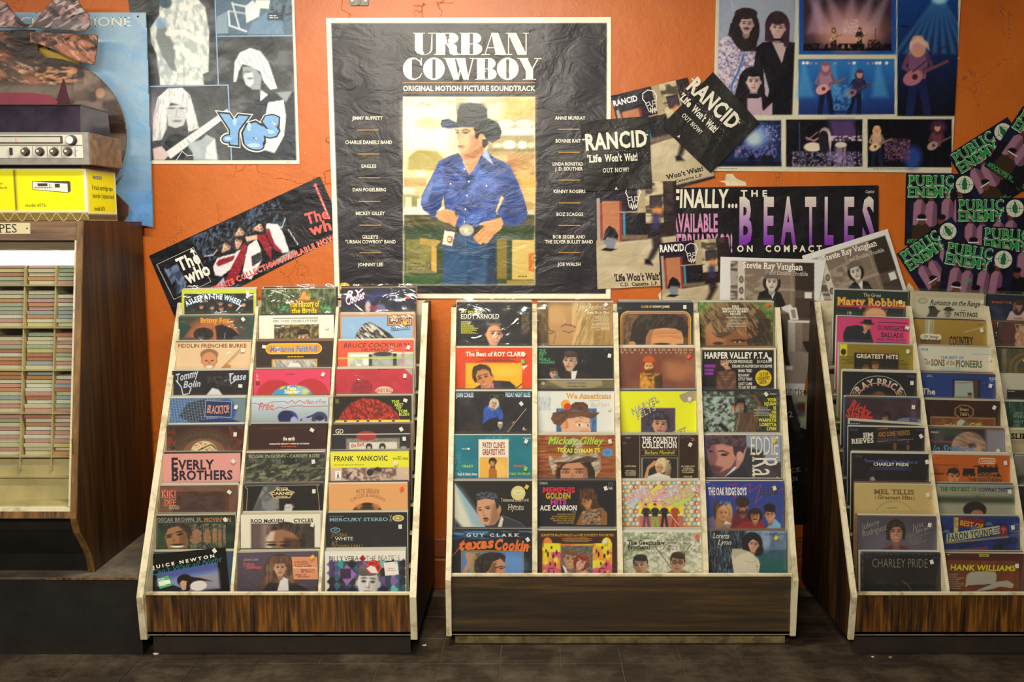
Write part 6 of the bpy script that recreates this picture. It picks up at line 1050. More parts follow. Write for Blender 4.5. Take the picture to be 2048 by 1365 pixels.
def f(a):
    a.R(1100, 205, 1340, 215, '7a3c10'); a.R(1090, 225, 1340, 285, 'b85c1c'); a.N(1090, 225, 1340, 285, '8a4212', .7, 12, 200); a.R(1080, 285, 1350, 292, '7a3c10'); a.R(1090, 292, 1200, 302, '2a1a10')
    a.R(1388, 240, 1500, 290, '1c1a16'); a.R(1380, 285, 1510, 296, '1c1a16'); a.R(1535, 225, 1730, 275, '1c1a16'); a.R(1490, 212, 1570, 222, '1c1a16'); a.R(1530, 222, 1575, 290, '1c1a16'); a.P_([(1705, 225), (1700, 198), (1722, 198), (1718, 225)], '1c1a16'); a.E(1605, 218, 12, 16, '1c1a16'); a.E(1655, 222, 9, 12, '1c1a16'); a.P_([(1730, 275), (1765, 315), (1715, 315)], '1c1a16')
    for x in (1555, 1600, 1645): a.E(x, 298, 24, 22, '2c3a20'); a.E(x, 298, 14, 13, 'a0501c')
    for x in (1400, 1430, 1465, 1495, 1690, 1720): a.E(x, 304, 13, 12, '1c1a16')
    a.H(1295, 325, 54, 'd08c50', '241c18', 's', lk=1, shade=.5, sh=-.6); a.t('THE SOUTHERN', 1440, 330, 32, '2c1e12', 325, 'l', 1); a.t('CANNONBALL', 1455, 370, 32, '2c1e12', 280, 'l', 1)
    a.PG([(1545, 140), (1560, 134), (1690, 136), (1705, 150), (1700, 185), (1685, 194), (1550, 192), (1535, 178)], 'd8c8a8'); a.PG([(1550, 145), (1692, 143), (1696, 182), (1545, 184)], 'c05c18'); a.t('CAMDEN', 1560, 153, 24, 'd8c8a8', 128, 'l', 2); a.small(1135, 142, 1180, 1, 9, '6a3410', 6)
sleeve('R', 6, 1, 'orange sleeve with steam locomotive drawing and man in corner', 'M', (1095, 108, 1852, 385), 'bc5a16', f, [(1793, 178, 'w', 10)])
def f(a):
    a.G(1100, 840, 2000, 1160, '7d7a70', '5c5a54'); a.E(1300, 1200, 240, 160, '33332f', .9, 40); a.E(1290, 1190, 160, 100, '55534c', .9, 30)
sleeve('R', 6, 2, 'plain grey sleeve with dark rounded shape low down', 'Y', (1110, 835, 1990, 1160), '74716a', f)
def f(a):
    a.N(300, 400, 1090, 640, 'c8b074', .5, 120); a.t('MEL TILLIS', 498, 450, 44, '7a6428', 395, 'l', 2, sf=1); a.t('Greatest Hits', 530, 508, 36, '7a6428', 350, 'l', 2, sf=1); a.t('(', 505, 505, 40, '7a6428', 14, 'l', 1); a.t(')', 888, 505, 40, '7a6428', 14, 'l', 1)
    for r_ in (190, 182): a.LG([(698+r_*math.cos(math.pi+i*math.pi/40), 700+r_*.74*math.sin(math.pi+i*math.pi/40)) for i in range(41)], 2.5, 'a08c50')
    a.L([(630, 632), (720, 628)], 6, '5a5040')
sleeve('R', 7, 0, 'aged cream-yellow sleeve with olive ornamental title', 'M', (305, 400, 1085, 638), 'c2aa6c', f, [(1025, 494, 'w', 15)])
def f(a):
    a.G(1145, 425, 1910, 700, '8c9078', 'a09c86'); a.R(1145, 525, 1910, 590, '33382a', .85, 40); a.R(1145, 600, 1910, 700, '9a9886', .5, 50); a.E(1518, 655, 114, 82, '241a14'); a.E(1540, 690, 60, 36, 'a8704c')
    a.t('THE VERY BEST OF', 1178, 436, 34, '2c6a38', 360, 'l', 2, sf=1); a.t('CONWAY TWITTY', 1552, 438, 34, '2c2c64', 335, 'l', 2, sf=1); a.small(1500, 514, 1595, 1, 12, '4a4a40', 9, al='c'); a.LG([(1485, 498), (1610, 500), (1608, 538), (1484, 536), (1485, 498)], 2, '4a4a40')
sleeve('R', 7, 1, 'misty grey-green sleeve with round dark hair and green-blue title', 'M', (1145, 418, 1915, 682), '828470', f, [(1854, 470, 'w', 12)])
def f(a):
    a.LG([(1222, 1600-300), (1225, 1340-260), (1260, 1050-10), (1500, 1040)], 6, 'a07a28'); a.E(1310, 1140, 70, 70, '2a6a5c', 1, 14); a.E(1310, 1140, 34, 34, 'a8a44a', 1, 10)
sleeve('R', 7, 2, 'black sleeve with thin gold frame and glowing green disc', 'Z', (1195, 0, 2080, 280), '131018', f)
def f(a):
    a.G(262, 48, 890, 330, '474350', '5a5460'); a.E(572, 250, 190, 100, '6f6876', .5, 80); a.S(575, 195, 58, '43283a', '7a4a4a', 1.05); a.N(440, 250, 715, 330, '6a3c4c', .6, 8, 8); a.H(575, 172, 52, 'b88268', '2c1c16', '0', sm=1, fr=0, shade=.5)
    a.P_([(500, 230), (495, 140), (520, 90), (575, 68), (625, 90), (652, 150), (640, 235), (625, 230), (622, 160), (600, 130), (550, 135), (530, 165), (530, 240)], '2c1e18', 1, 5); a.N(495, 70, 652, 240, '5a4030', .5, 10, 24, 3, .55, 5, 0, a.pm([(500, 230), (520, 90), (625, 90), (650, 230), (622, 160), (550, 135), (530, 240)]))
    c = 'b0a48c'; a.t('Johnny', 300, 112, 46, c, 140, 'l', -1, .3, -18); a.t('Rodriguez', 300, 170, 46, c, 200, 'l', -1, .3, -18); a.t('Just', 690, 112, 40, c, 90, 'l', -1, .3, -18); a.t('for you', 715, 145, 38, c, 140, 'l', -1, .3, -18)
    for i in range(6): a.small(665+i*4, 200+i*16-10, 850, 1, 10, '8a8478', 4, rot=-18, seed=i)
sleeve('R', 8, 0, 'mauve-grey sleeve with smiling feather-haired man in checked shirt', 'N', (278, 52, 893, 315), '4c4854', f, [(830, 112, 'w', -10)])
def f(a):
    a.N(930, 55, 1550, 330, '1c2f80', .8, 70, 40); a.P_([(1060, 60), (1280, 70), (1260, 150), (1080, 130)], '7a1c18'); a.P_([(960, 220), (1440, 130), (1450, 200), (960, 262)], '2a3a80'); a.R(1040, 60, 1075, 180, 'c8b878'); a.N(1040, 60, 1075, 180, '8a6a30', .7, 8, 12); a.P_([(975, 250), (1460, 195), (1460, 210), (980, 262)], '8a7c50'); a.P_([(1100, 300), (1300, 278), (1310, 330), (1100, 330)], '7a2c3a'); a.R(1340, 262, 1415, 300, '16181c')
    a.PG([(985, 186), (1390, 118), (1400, 180), (985, 250)], 'b8b094')
    for i in range(4): a.PG([(1345, 140+i*16), (1395, 130+i*16), (1395, 136+i*16), (1345, 146+i*16)], '2a3060')
    a.t('BEST OF', 1092, 80, 36, 'c89a3c', 178, 'l', 2, rot=10); a.t('FARON YOUNG', 990, 192, 50, '1a4a44', 345, 'l', 2, .1, rot=-8.5, sp=.08); a.EG(1420, 156, 30, 40, '8a1c1c'); a.t('Vol', 1402, 132, 22, 'd0b0a8', 34, 'l', 0, .3); a.t('2', 1412, 156, 18, 'd0b0a8', None, 'l', 0); a.small(1460, 95, 1545, 10, 11, '7a84a8', 4, al='r')
    for x, y in ((1195, 130), (1310, 100), (985, 160)): a.PG([(x-34, y+20), (x-14, y-8), (x+16, y-6), (x+34, y+18)], '4a6490')
sleeve('R', 8, 1, 'night-blue sleeve with carnival sign boards and green lettering', 'N', (940, 58, 1548, 300), '162050', f, [(1487, 130, 'w', 5)])
def f(a):
    a.R(1270, 330, 2100, 740, '3c1e18')
sleeve('R', 8, 2, 'dark maroon sleeve, mostly out of view past the edge', 'Z', (1265, 330, 2150, 740), '4a241c', f)
def f(a):
    a.N(320, 340, 965, 700, '1c1818', .5, 120); a.L([(655, 560), (690, 580), (728, 632)], 5, 'a8652c', .9); a.L([(330, 655), (650, 650), (960, 630)], 24, '33302c', .7, 14); a.N(320, 335, 345, 640, '5a4a38', .8, 7); a.N(320, 335, 960, 352, '6a6050', .8, 8, 6, 3, .6)
    a.t('CHARLEY PRIDE', 412, 382, 72, '8a8272', 450, 'l', -1); a.t('RCA', 355, 360, 16, '4a2c5c', 58, 'l', 2); a.t('VICTOR', 888, 368, 13, '4a2c5c', 68, 'l', 1)
sleeve('R', 9, 0, 'worn black sleeve with thin grey outlined capitals', 'N', (322, 338, 968, 668), '120f10', f, [(889, 405, 'w', 15)])
def f(a):
    a.R(1010, 414, 1590, 720, '7a3c16', 1, 6); a.N(1010, 414, 1590, 720, '5e2c10', .6, 24, 120); a.R(1000, 360, 1640, 412, '4a1c16')
    a.P_([(1165, 625), (1175, 530), (1210, 505), (1330, 498), (1400, 500), (1412, 525), (1408, 600), (1280, 610)], 'a8a294', 1, 4); a.P_([(1165, 630), (1190, 612), (1400, 598), (1380, 620), (1270, 622)], '5a2c20', 1, 4); a.P_([(1035, 655), (1130, 672), (1240, 660), (1330, 620), (1420, 580), (1500, 570), (1552, 600), (1540, 630), (1440, 620), (1340, 650), (1200, 680), (1100, 680)], 'aaa496', 1, 4); a.P_([(1035, 655), (1130, 666), (1230, 662), (1360, 645), (1400, 660), (1200, 690), (1090, 690)], '33201a', 1, 4)
    a.t('HANK WILLIAMS', 1042, 450, 42, 'ccc41e', 520, 'l', 2, .12, rot=.3); a.PG([(1275, 364), (1352, 364), (1352, 384), (1275, 384)], 'b8b020'); a.t('STEREO', 1284, 368, 12, '2a1c14', 60, 'l', 2); a.small(1030, 523, 1160, 9, 14, 'b0a088', 6); a.small(1020, 367, 1066, 1, 10, 'b0a088', 7)
sleeve('R', 9, 1, 'maroon sleeve with white cowboy hat and yellow italic name', 'N', (1000, 360, 1640, 680), '4a1c16', f, [(1571, 452, 'w', 5)], roll=.004)
def f(a): a.R(1290, 820, 2100, 1300, '6a3018')
sleeve('R', 9, 2, 'rust brown sleeve just cut by the picture edge', 'Z', (1290, 830, 2180, 1300), '50281a', f)
# ------------------------------------------------------------ posters and papers on the wall
def wmap(d0, amp=.0012, seed=0, lay=.0003):
    def mp(P, L):
        P = np.asarray(P, float); a, b = ray(P[:, 0], P[:, 1]); x = a*WALL; z = CH+b*WALL
        wv = amp*(np.sin(x*9+z*5+seed)*.5+np.sin(x*23-z*17+seed*2)*.25+np.sin(z*31+x*7+seed*3)*.15)+amp*.9*(vnoise(x*10+50, z*10+50, 1, 1, seed+3)-.5)
        y = WALL-d0-np.abs(amp)*1.2-wv-(L > 0)*.0004-L*lay; k = y/WALL
        return np.stack([a*y, y, CH+b*y], 1)
    return mp
def poster(name, quad, d0, bg, fn, label, cat, step=2.0, org=(0, 0, 1), mat='poster', amp=.0012, seed=1, group=None):
    c = Cv(quad, step, wmap(d0, amp, seed), bg, org); fn(c)
    q = np.array(quad); cx, cy = q.mean(0); loc = at(cx, cy)
    o = c.build(name, M[mat], None, None, loc, 4); tag(o, label, cat, group); return o
CR = 'e8e2c8'
# big film poster -----------------------------------------------------------
DK = '36343a'
def didot(a, s_, x, y, h, W, c=CR, k=DK):
    """fat-face capitals: heavy strokes, hairlines and slit counters"""
    wd = {'U': .95, 'R': 1.12, 'B': 1.0, 'A': 1.05, 'N': 1.0, 'C': .95, 'O': 1.02, 'W': 1.45, 'Y': 1.0}
    tot = sum(wd[q] for q in s_); f_ = W/tot
    for q in s_:
        w2 = wd[q]*f_; X = lambda u: x+u*w2; Y = lambda v: y+v*h; H = .035*h
        def r(u0, v0, u1, v1, cc=c): a.PG([(X(u0), Y(v0)), (X(u1), Y(v0)), (X(u1), Y(v1)), (X(u0), Y(v1))], cc)
        def p(L, cc=c): a.PG([(X(u), Y(v)) for u, v in L], cc)
        def arcp(cx, cy, rx, ry, a0, a1, n=16): return [(cx+rx*math.cos(math.radians(a0+(a1-a0)*i/n)), cy+ry*math.sin(math.radians(a0+(a1-a0)*i/n))) for i in range(n+1)]
        t_ = .035
        if q == 'U': r(.0, 0, .55, t_); p([(.08, 0), (.45, 0), (.45, .7)]+arcp(.52, .72, .3, .27, 180, 0, 10)[::1]+[(.86, 0), (.9, 0), (.9, .72)]+arcp(.5, .72, .4, .29, 0, 180, 14)+[(.08, .7)]); r(.68, 0, 1.05, t_); p([(.45, .2), (.45, .8), (.52, .93), (.45, .98), (.2, .95), (.09, .8), (.09, .2)])
        if q in 'RB':
            r(-.02, 0, .3, t_); r(-.02, 1-t_, .3, 1); r(.06, 0, .42, 1)
            p([(.3, 0), (.66, 0)]+arcp(.66, .25, .28, .25, -90, 90, 12)+[(.3, .5)]); r(.43, t_, .58, .5-t_*.6, k)
            if q == 'B': p([(.3, .48), (.68, .48)]+arcp(.68, .74, .31, .26, -90, 90, 12)+[(.3, 1)]); r(.43, .5+t_*.6, .58, 1-t_, k)
            else: p([(.48, .49), (.8, .51), (.88, .62), (.88, .85), (.93, .96), (1.0, .93), (.96, 1.0), (.75, 1.02), (.6, .95), (.56, .7), (.46, .53)])
        if q == 'A': p([(.36, 0), (.66, 0), (1.0, 1), (.56, 1)]); p([(.38, 0), (.42, 0), (.12, 1), (.08, 1)]); r(-.04, 1-t_, .3, 1); r(.5, 1-t_, 1.04, 1); r(.2, .66, .6, .7)
        if q == 'N': r(-.03, 0, .3, t_); r(.72, 0, 1.0, t_); r(-.05, 1-t_, .26, 1); p([(.06, 0), (.44, 0), (.9, 1), (.5, 1)]); r(.08, 0, .115, 1); r(.85, 0, .9, 1)
        if q in 'CO':
            L = arcp(.5, .5, .5, .52, 0, 360, 32)
            if q == 'O': p(L); r(.43, .06, .57, .94, k)
            else: p(arcp(.5, .5, .5, .52, 60, 300, 26)+[(.62, .03), (.44, .1), (.44, .9), (.64, .99)]); p([(.6, .0), (.86, .12), (.9, .0), (.94, .0), (.94, .35), (.9, .35), (.8, .15), (.6, .05)]); p([(.6, 1.0), (.86, .9), (.96, .7), (.92, .7), (.8, .87), (.6, .96)])
        if q == 'W': p([(0, 0), (.32, 0), (.46, 1), (.28, 1)]); p([(.36, 0), (.66, 0), (.78, 1), (.6, 1)]); p([(.45, 1), (.4, 1), (.56, 0), (.6, 0)]); p([(.76, 1), (.72, 1), (.9, 0), (.94, 0)]); r(-.04, 0, .36, t_); r(.8, 0, 1.03, t_)
        if q == 'Y': p([(.02, 0), (.4, 0), (.68, .55), (.68, 1), (.34, 1), (.34, .6)]); p([(.9, 0), (.96, 0), (.62, .62), (.56, .6)]); r(-.06, 0, .46, t_); r(.74, 0, 1.08, t_); r(.2, 1-t_, .82, 1)
        x += w2
def f(a):
    a.fill('2b292e'); q = 10
    # cream margins
    X, Y = a.X, a.Y; L = 652+(Y-36)*.032; Rr = 1222-(Y-36)*.004; T_ = 36+0*X; B_ = 597+0*X
    m = np.minimum(np.minimum(X-L-10, Rr-8-X), np.minimum(Y-T_-10, B_-9-Y)); a.put(np.clip(.5-m/2, 0, 1), 'eeead2')
    a.R(806, 194, 1070, 571, 'e9e0c0'); P0 = (808, 196, 1068, 569)
    o = (800, 180, 3.4125); a.org(*o); R0 = (24, 50, 920, 1328)
    a.R(22, 46, 922, 1332, 'e8e2c6'); a.R(27, 52, 918, 1327, 'e2d7b4')
    a.G(27, 52, 918, 850, 'e6dfc6', 'd8b878'); a.R(27, 100, 330, 420, 'f1ead2', .9, 80); a.N(27, 52, 380, 110, 'a8b09a', .8, 90, 30, 3); a.N(380, 52, 918, 250, 'b8b08c', .9, 70, 60, 5, .45); a.R(700, 52, 918, 200, 'dcb05c', .8, 60); a.E(200, 230, 100, 40, 'd0bc90', .9, 24)
    a.R(600, 200, 918, 300, 'b0ac8c', .7, 20); a.R(600, 262, 918, 308, 'ece8d8', .95, 6); a.E(720, 230, 60, 30, 'e4e2d4', .8, 10); a.E(850, 230, 60, 28, 'e4e2d4', .8, 10); a.R(600, 310, 918, 420, '9c8c5c', .9, 14); a.E(745, 375, 46, 30, 'f6f0da', .95, 12); a.E(835, 378, 34, 28, 'f6f0da', .95, 12); a.E(665, 380, 30, 16, 'ece0c0', .9, 10); a.E(895, 378, 22, 20, 'e8d8b0', .9, 10); a.R(590, 400, 918, 450, '7a6e40', .7, 20)
    a.R(640, 440, 918, 700, 'd8a860', .8, 50); a.P_([(720, 560), (740, 430), (770, 420), (800, 560)], 'd88a4c', .9, 12); a.N(640, 440, 918, 840, '96703c', .6, 70, 30, 8); a.E(880, 640, 50, 40, 'e0a04c', .9, 20); a.R(820, 600, 918, 760, 'e8b868', .6, 30)
    a.P_([(50, 550), (60, 460), (110, 410), (250, 415), (300, 470), (260, 550)], 'a89a52', .95, 14); a.R(27, 545, 200, 590, 'e8c88a', .8, 10); a.E(140, 572, 34, 16, 'f8f0d4', .95, 8); a.R(27, 600, 180, 660, 'b08a48', .8, 12); a.E(60, 688, 40, 20, 'f6ecd0', .9, 8); a.R(27, 720, 130, 810, '6a7448', .7, 20); a.R(35, 730, 80, 830, 'e6ddc0', .8, 8)
    a.R(30, 800, 300, 852, 'ece4cc', 1, 6); a.R(118, 745, 160, 815, 'e8e0c8', 1, 6); a.R(640, 820, 918, 870, 'c8c4a0', .9, 8); a.R(27, 852, 918, 980, '5f5a34', 1, 8); a.N(27, 852, 918, 980, '3c3c24', .7, 200, 10, 4); a.R(27, 930, 918, 1328, '32432c', .95, 20)
    a.R(40, 1020, 240, 1250, '8a8448', .95, 8); a.N(40, 1020, 240, 1250, '5c5c34', .5, 40, 30, 3); a.P_([(135, 1010), (285, 1030), (245, 1070), (135, 1055)], 'b0924c', 1, 6); a.P_([(215, 1060), (250, 1080), (250, 1250), (215, 1230)], 'c8a048', 1, 6); a.R(27, 1260, 300, 1328, '3f5a34', .9, 10); a.R(660, 1020, 730, 1290, '8a7434', .9, 10)
    a.R(765, 1025, 918, 1295, 'cdb264', 1, 8); a.P_([(878, 1120), (918, 1108), (918, 1245), (878, 1235)], 'c87038', 1, 5); a.R(730, 1300, 918, 1328, 'a88c40', .9, 8)
    # jeans
    a.P_([(300, 990), (350, 980), (640, 985), (655, 1100), (640, 1328), (290, 1328), (300, 1100)], '2b4668', 1, 8); a.P_([(440, 1120), (480, 1130), (480, 1328), (450, 1328)], '1e3048', .6, 16); a.N(290, 990, 655, 1328, '3d608a', .5, 60, 90, 5, .5, 4, 20, a.pm([(300, 990), (640, 985), (640, 1328), (290, 1328)])); a.P_([(600, 1000), (655, 1000), (660, 1328), (590, 1328)], '1c2e44', .7, 24); a.L([(446, 1000), (446, 1170)], 3, '6a88a8', .6)
    # shirt
    sh = [(262, 490), (340, 450), (400, 430), (470, 580), (560, 400), (640, 460), (745, 510), (800, 620), (840, 720), (872, 840), (850, 900), (780, 930), (700, 920), (680, 870), (660, 830), (690, 760), (700, 700), (650, 880), (540, 935), (390, 935), (310, 830), (295, 720), (280, 800), (250, 830), (260, 890), (160, 820), (140, 780), (150, 720), (200, 620), (250, 520)]
    a.P_(sh, '37509a', 1, 6); sm = a.pm(sh, 6); a.N(140, 400, 872, 935, '5a7ac4', .6, 50, 80, 3, .5, 4, 25, sm); a.N(140, 400, 872, 935, '243262', .7, 60, 70, 9, .55, 4, -20, sm); a.P_([(560, 450), (745, 510), (860, 850), (840, 920), (700, 920), (690, 840), (700, 700), (640, 560)], '28386a', .5, 50)
    a.P_([(142, 770), (160, 700), (215, 620), (230, 640), (190, 760)], '7c96d0', .6, 14); a.P_([(690, 720), (710, 740), (660, 840), (652, 830)], 'e0ca90', .9, 5); a.P_([(310, 500), (400, 435), (440, 480), (380, 500)], '2c3c78', 1, 5); a.P_([(575, 400), (600, 430), (640, 515), (560, 450)], 'a0b0d8', 1, 5); a.P_([(300, 505), (330, 480), (470, 600), (460, 620)], '22305f', .8, 6); a.P_([(290, 585), (400, 590), (408, 615), (350, 645), (292, 625)], '2e428a', .9, 4); a.LG([(455, 620), (446, 930)], 2.5, '25346a')
    for x, y in ((345, 640), (470, 625), (590, 655), (457, 722), (446, 815), (440, 900), (440, 540)): a.EG(x, y, 5, 6, 'e8ece8')
    # neck and head
    a.P_([(410, 440), (440, 400), (560, 330), (575, 410), (500, 550), (472, 582), (455, 530)], 'cf9468', 1, 6); a.P_([(440, 440), (560, 380), (570, 410), (510, 470), (440, 470)], '8f5c3c', .6, 16)
    a.P_([(376, 262), (500, 250), (560, 300), (550, 350), (530, 400), (470, 436), (430, 436), (405, 420), (396, 385), (400, 350), (385, 335), (390, 300)], 'dda878', 1, 5); a.P_([(470, 300), (560, 300), (540, 390), (480, 432), (440, 436), (480, 380)], 'a86f48', .55, 22)
    a.E(392, 292, 12, 6, '2c2018'); a.E(446, 292, 20, 7, '2c2018'); a.L([(376, 270), (400, 280)], 7, '2c1e16', .9); a.L([(422, 280), (450, 270), (475, 282)], 8, '2c1e16', .9); a.L([(410, 300), (398, 345), (412, 350)], 5, 'a86f48', .8); a.E(416, 384, 24, 7, 'a05444'); a.E(418, 396, 20, 5, 'c07860')
    a.P_([(500, 260), (590, 260), (590, 300), (560, 305), (545, 300), (530, 335), (512, 330), (512, 290)], '1e1816', 1, 4); a.E(555, 325, 18, 26, 'd09a70'); a.P_([(560, 340), (600, 330), (604, 370), (575, 400), (562, 390)], '241c18', 1, 5)
    a.P_([(385, 235), (392, 150), (410, 100), (480, 86), (560, 96), (592, 130), (596, 190), (500, 240)], '2e3434', 1, 4); a.P_([(276, 235), (285, 205), (330, 195), (390, 225), (500, 235), (600, 190), (670, 225), (695, 285), (680, 335), (630, 362), (590, 340), (560, 290), (500, 255), (420, 255), (330, 265), (285, 255)], '272e33', 1, 4)
    a.N(385, 86, 600, 235, '4a5454', .5, 50, 50, 3, .5, 3); a.E(330, 232, 46, 22, '3a4a7c', .7, 12); a.L([(388, 232), (500, 245), (590, 200)], 5, '151a1c', .7); a.P_([(600, 210), (670, 235), (690, 290), (640, 300)], '3c474b', .6, 16)
    # hands, bottle, belt
    a.P_([(385, 940), (540, 930), (540, 975), (385, 988)], '3a3428', 1, 4); a.EG(454, 958, 52, 42, '8a8578'); a.EG(454, 958, 46, 36, 'b4ae9e'); P = []
    for i in range(10): r_ = 24 if i % 2 == 0 else 11; P.append((452+r_*math.sin(i*math.pi/5), 958-r_*math.cos(i*math.pi/5)))
    a.PG(P, 'e0d8a8')
    a.P_([(242, 860), (260, 825), (320, 812), (370, 830), (400, 870), (385, 900), (375, 940), (355, 925), (340, 910), (310, 905), (270, 890)], 'd89c68', 1, 5)
    for L_ in ([(290, 850), (340, 905)], [(315, 840), (372, 935)], [(340, 835), (392, 885)]): a.L(L_, 4, '9a6238', .7)
    a.P_([(370, 825), (388, 825), (385, 870)], '2a201c'); a.P_([(305, 960), (375, 972), (355, 1066), (288, 1052)], 'e2dcc8', 1, 4); a.P_([(325, 995), (362, 1002), (358, 1040), (340, 1050), (322, 1036)], 'c8622c'); a.P_([(310, 935), (345, 930), (350, 965), (318, 962)], '3a2a1e', .9, 5)
    a.P_([(690, 870), (706, 910), (690, 950), (640, 990), (600, 1045), (580, 1052), (570, 1040), (550, 1058), (535, 1045), (520, 1030), (505, 1018), (500, 1005), (550, 955), (580, 930), (545, 922), (540, 912), (600, 895)], 'd89c68', 1, 4)
    for L_ in ([(580, 950), (508, 1015)], [(605, 965), (530, 1040)], [(630, 970), (565, 1045)], [(650, 965), (590, 1045)]): a.L(L_, 4, '9a6238', .75)
    a.t('12', 175, 1175, 44, '6a4a28', 38, 'l', 0); a.small(55, 1180, 210, 3, 20, '6a5a30', 10); a.small(805, 1270, 910, 1, 10, '8a5a28', 7); a.t('C', 895, 1130, 36, 'd8c070', None, 'l', 0); a.t('A', 895, 1185, 36, 'd8c070', None, 'l', 0); a.small(328, 1010, 358, 2, 12, 'f0e8d0', 8)
    a.org(640, 20, 3.4133)
    didot(a, 'URBAN', 636, 156, 150, 790, 'efead0'); didot(a, 'COWBOY', 566, 328, 148, 935, 'efead0')
    a.t('ORIGINAL MOTION PICTURE SOUNDTRACK', 567, 519, 34, 'efead0', 900, 'l', 2)
    for y in (497, 568): a.B(567, y-2.5, 1468, y+2.5, 'b8823c')
    c = 'e6e2d0'
    for s_, x, y, w2 in (('JIMMY BUFFETT', 324, 727, 207), ('CHARLIE DANIELS BAND', 332, 892, 320), ('ANNE MURRAY', 1708, 726, 206), ('BONNIE RAITT', 1703, 882, 190)): a.t(s_, x, y, 24, c, w2, 'c', 1)
    for x, y in ((327, 820), (332, 984), (1700, 815), (1700, 972)): a.B(x-74, y-3, x+74, y+3, 'b8883c')
    a.org(640, 320, 3.4133)
    for s_, x, y, w2 in (('EAGLES', 333, 32, 102), ('DAN FOGELBERG', 337, 192, 230), ('MICKEY GILLEY', 342, 354, 198), ("GILLEY'S", 342, 515, 110), ('"URBAN COWBOY" BAND', 345, 548, 345), ('JOHNNY LEE', 346, 704, 170), ('LINDA RONSTADT', 1700, 16, 226), ('J. D. SOUTHER', 1700, 50, 186), ('KENNY ROGERS', 1704, 204, 220), ('BOZ SCAGGS', 1705, 360, 184), ('BOB SEGER AND', 1700, 514, 222), ('THE SILVER BULLET BAND', 1700, 548, 328), ('JOE WALSH', 1702, 702, 156)): a.t(s_, x, y, 23, c, w2, 'c', 1)
    for x, y in ((335, 122), (338, 284), (343, 446), (343, 635), (1704, 138), (1704, 294), (1703, 448), (1702, 634)): a.B(x-74, y-3, x+74, y+3, 'b8883c')
    a.EG(167, 868, 38, 30, 'e8b020'); a.t('A', 152, 850, 28, 'f4ecd8', None, 'l', 2); a.t('FM', 225, 848, 24, 'e0dccb', None, 'l', 1)
poster('film_poster', [(652, 36), (1222, 34), (1221, 598), (670, 597)], .002, '2b292e', f, 'large black film soundtrack poster with cowboy photograph and cream border', 'poster', 1.75, amp=.0030, seed=2)
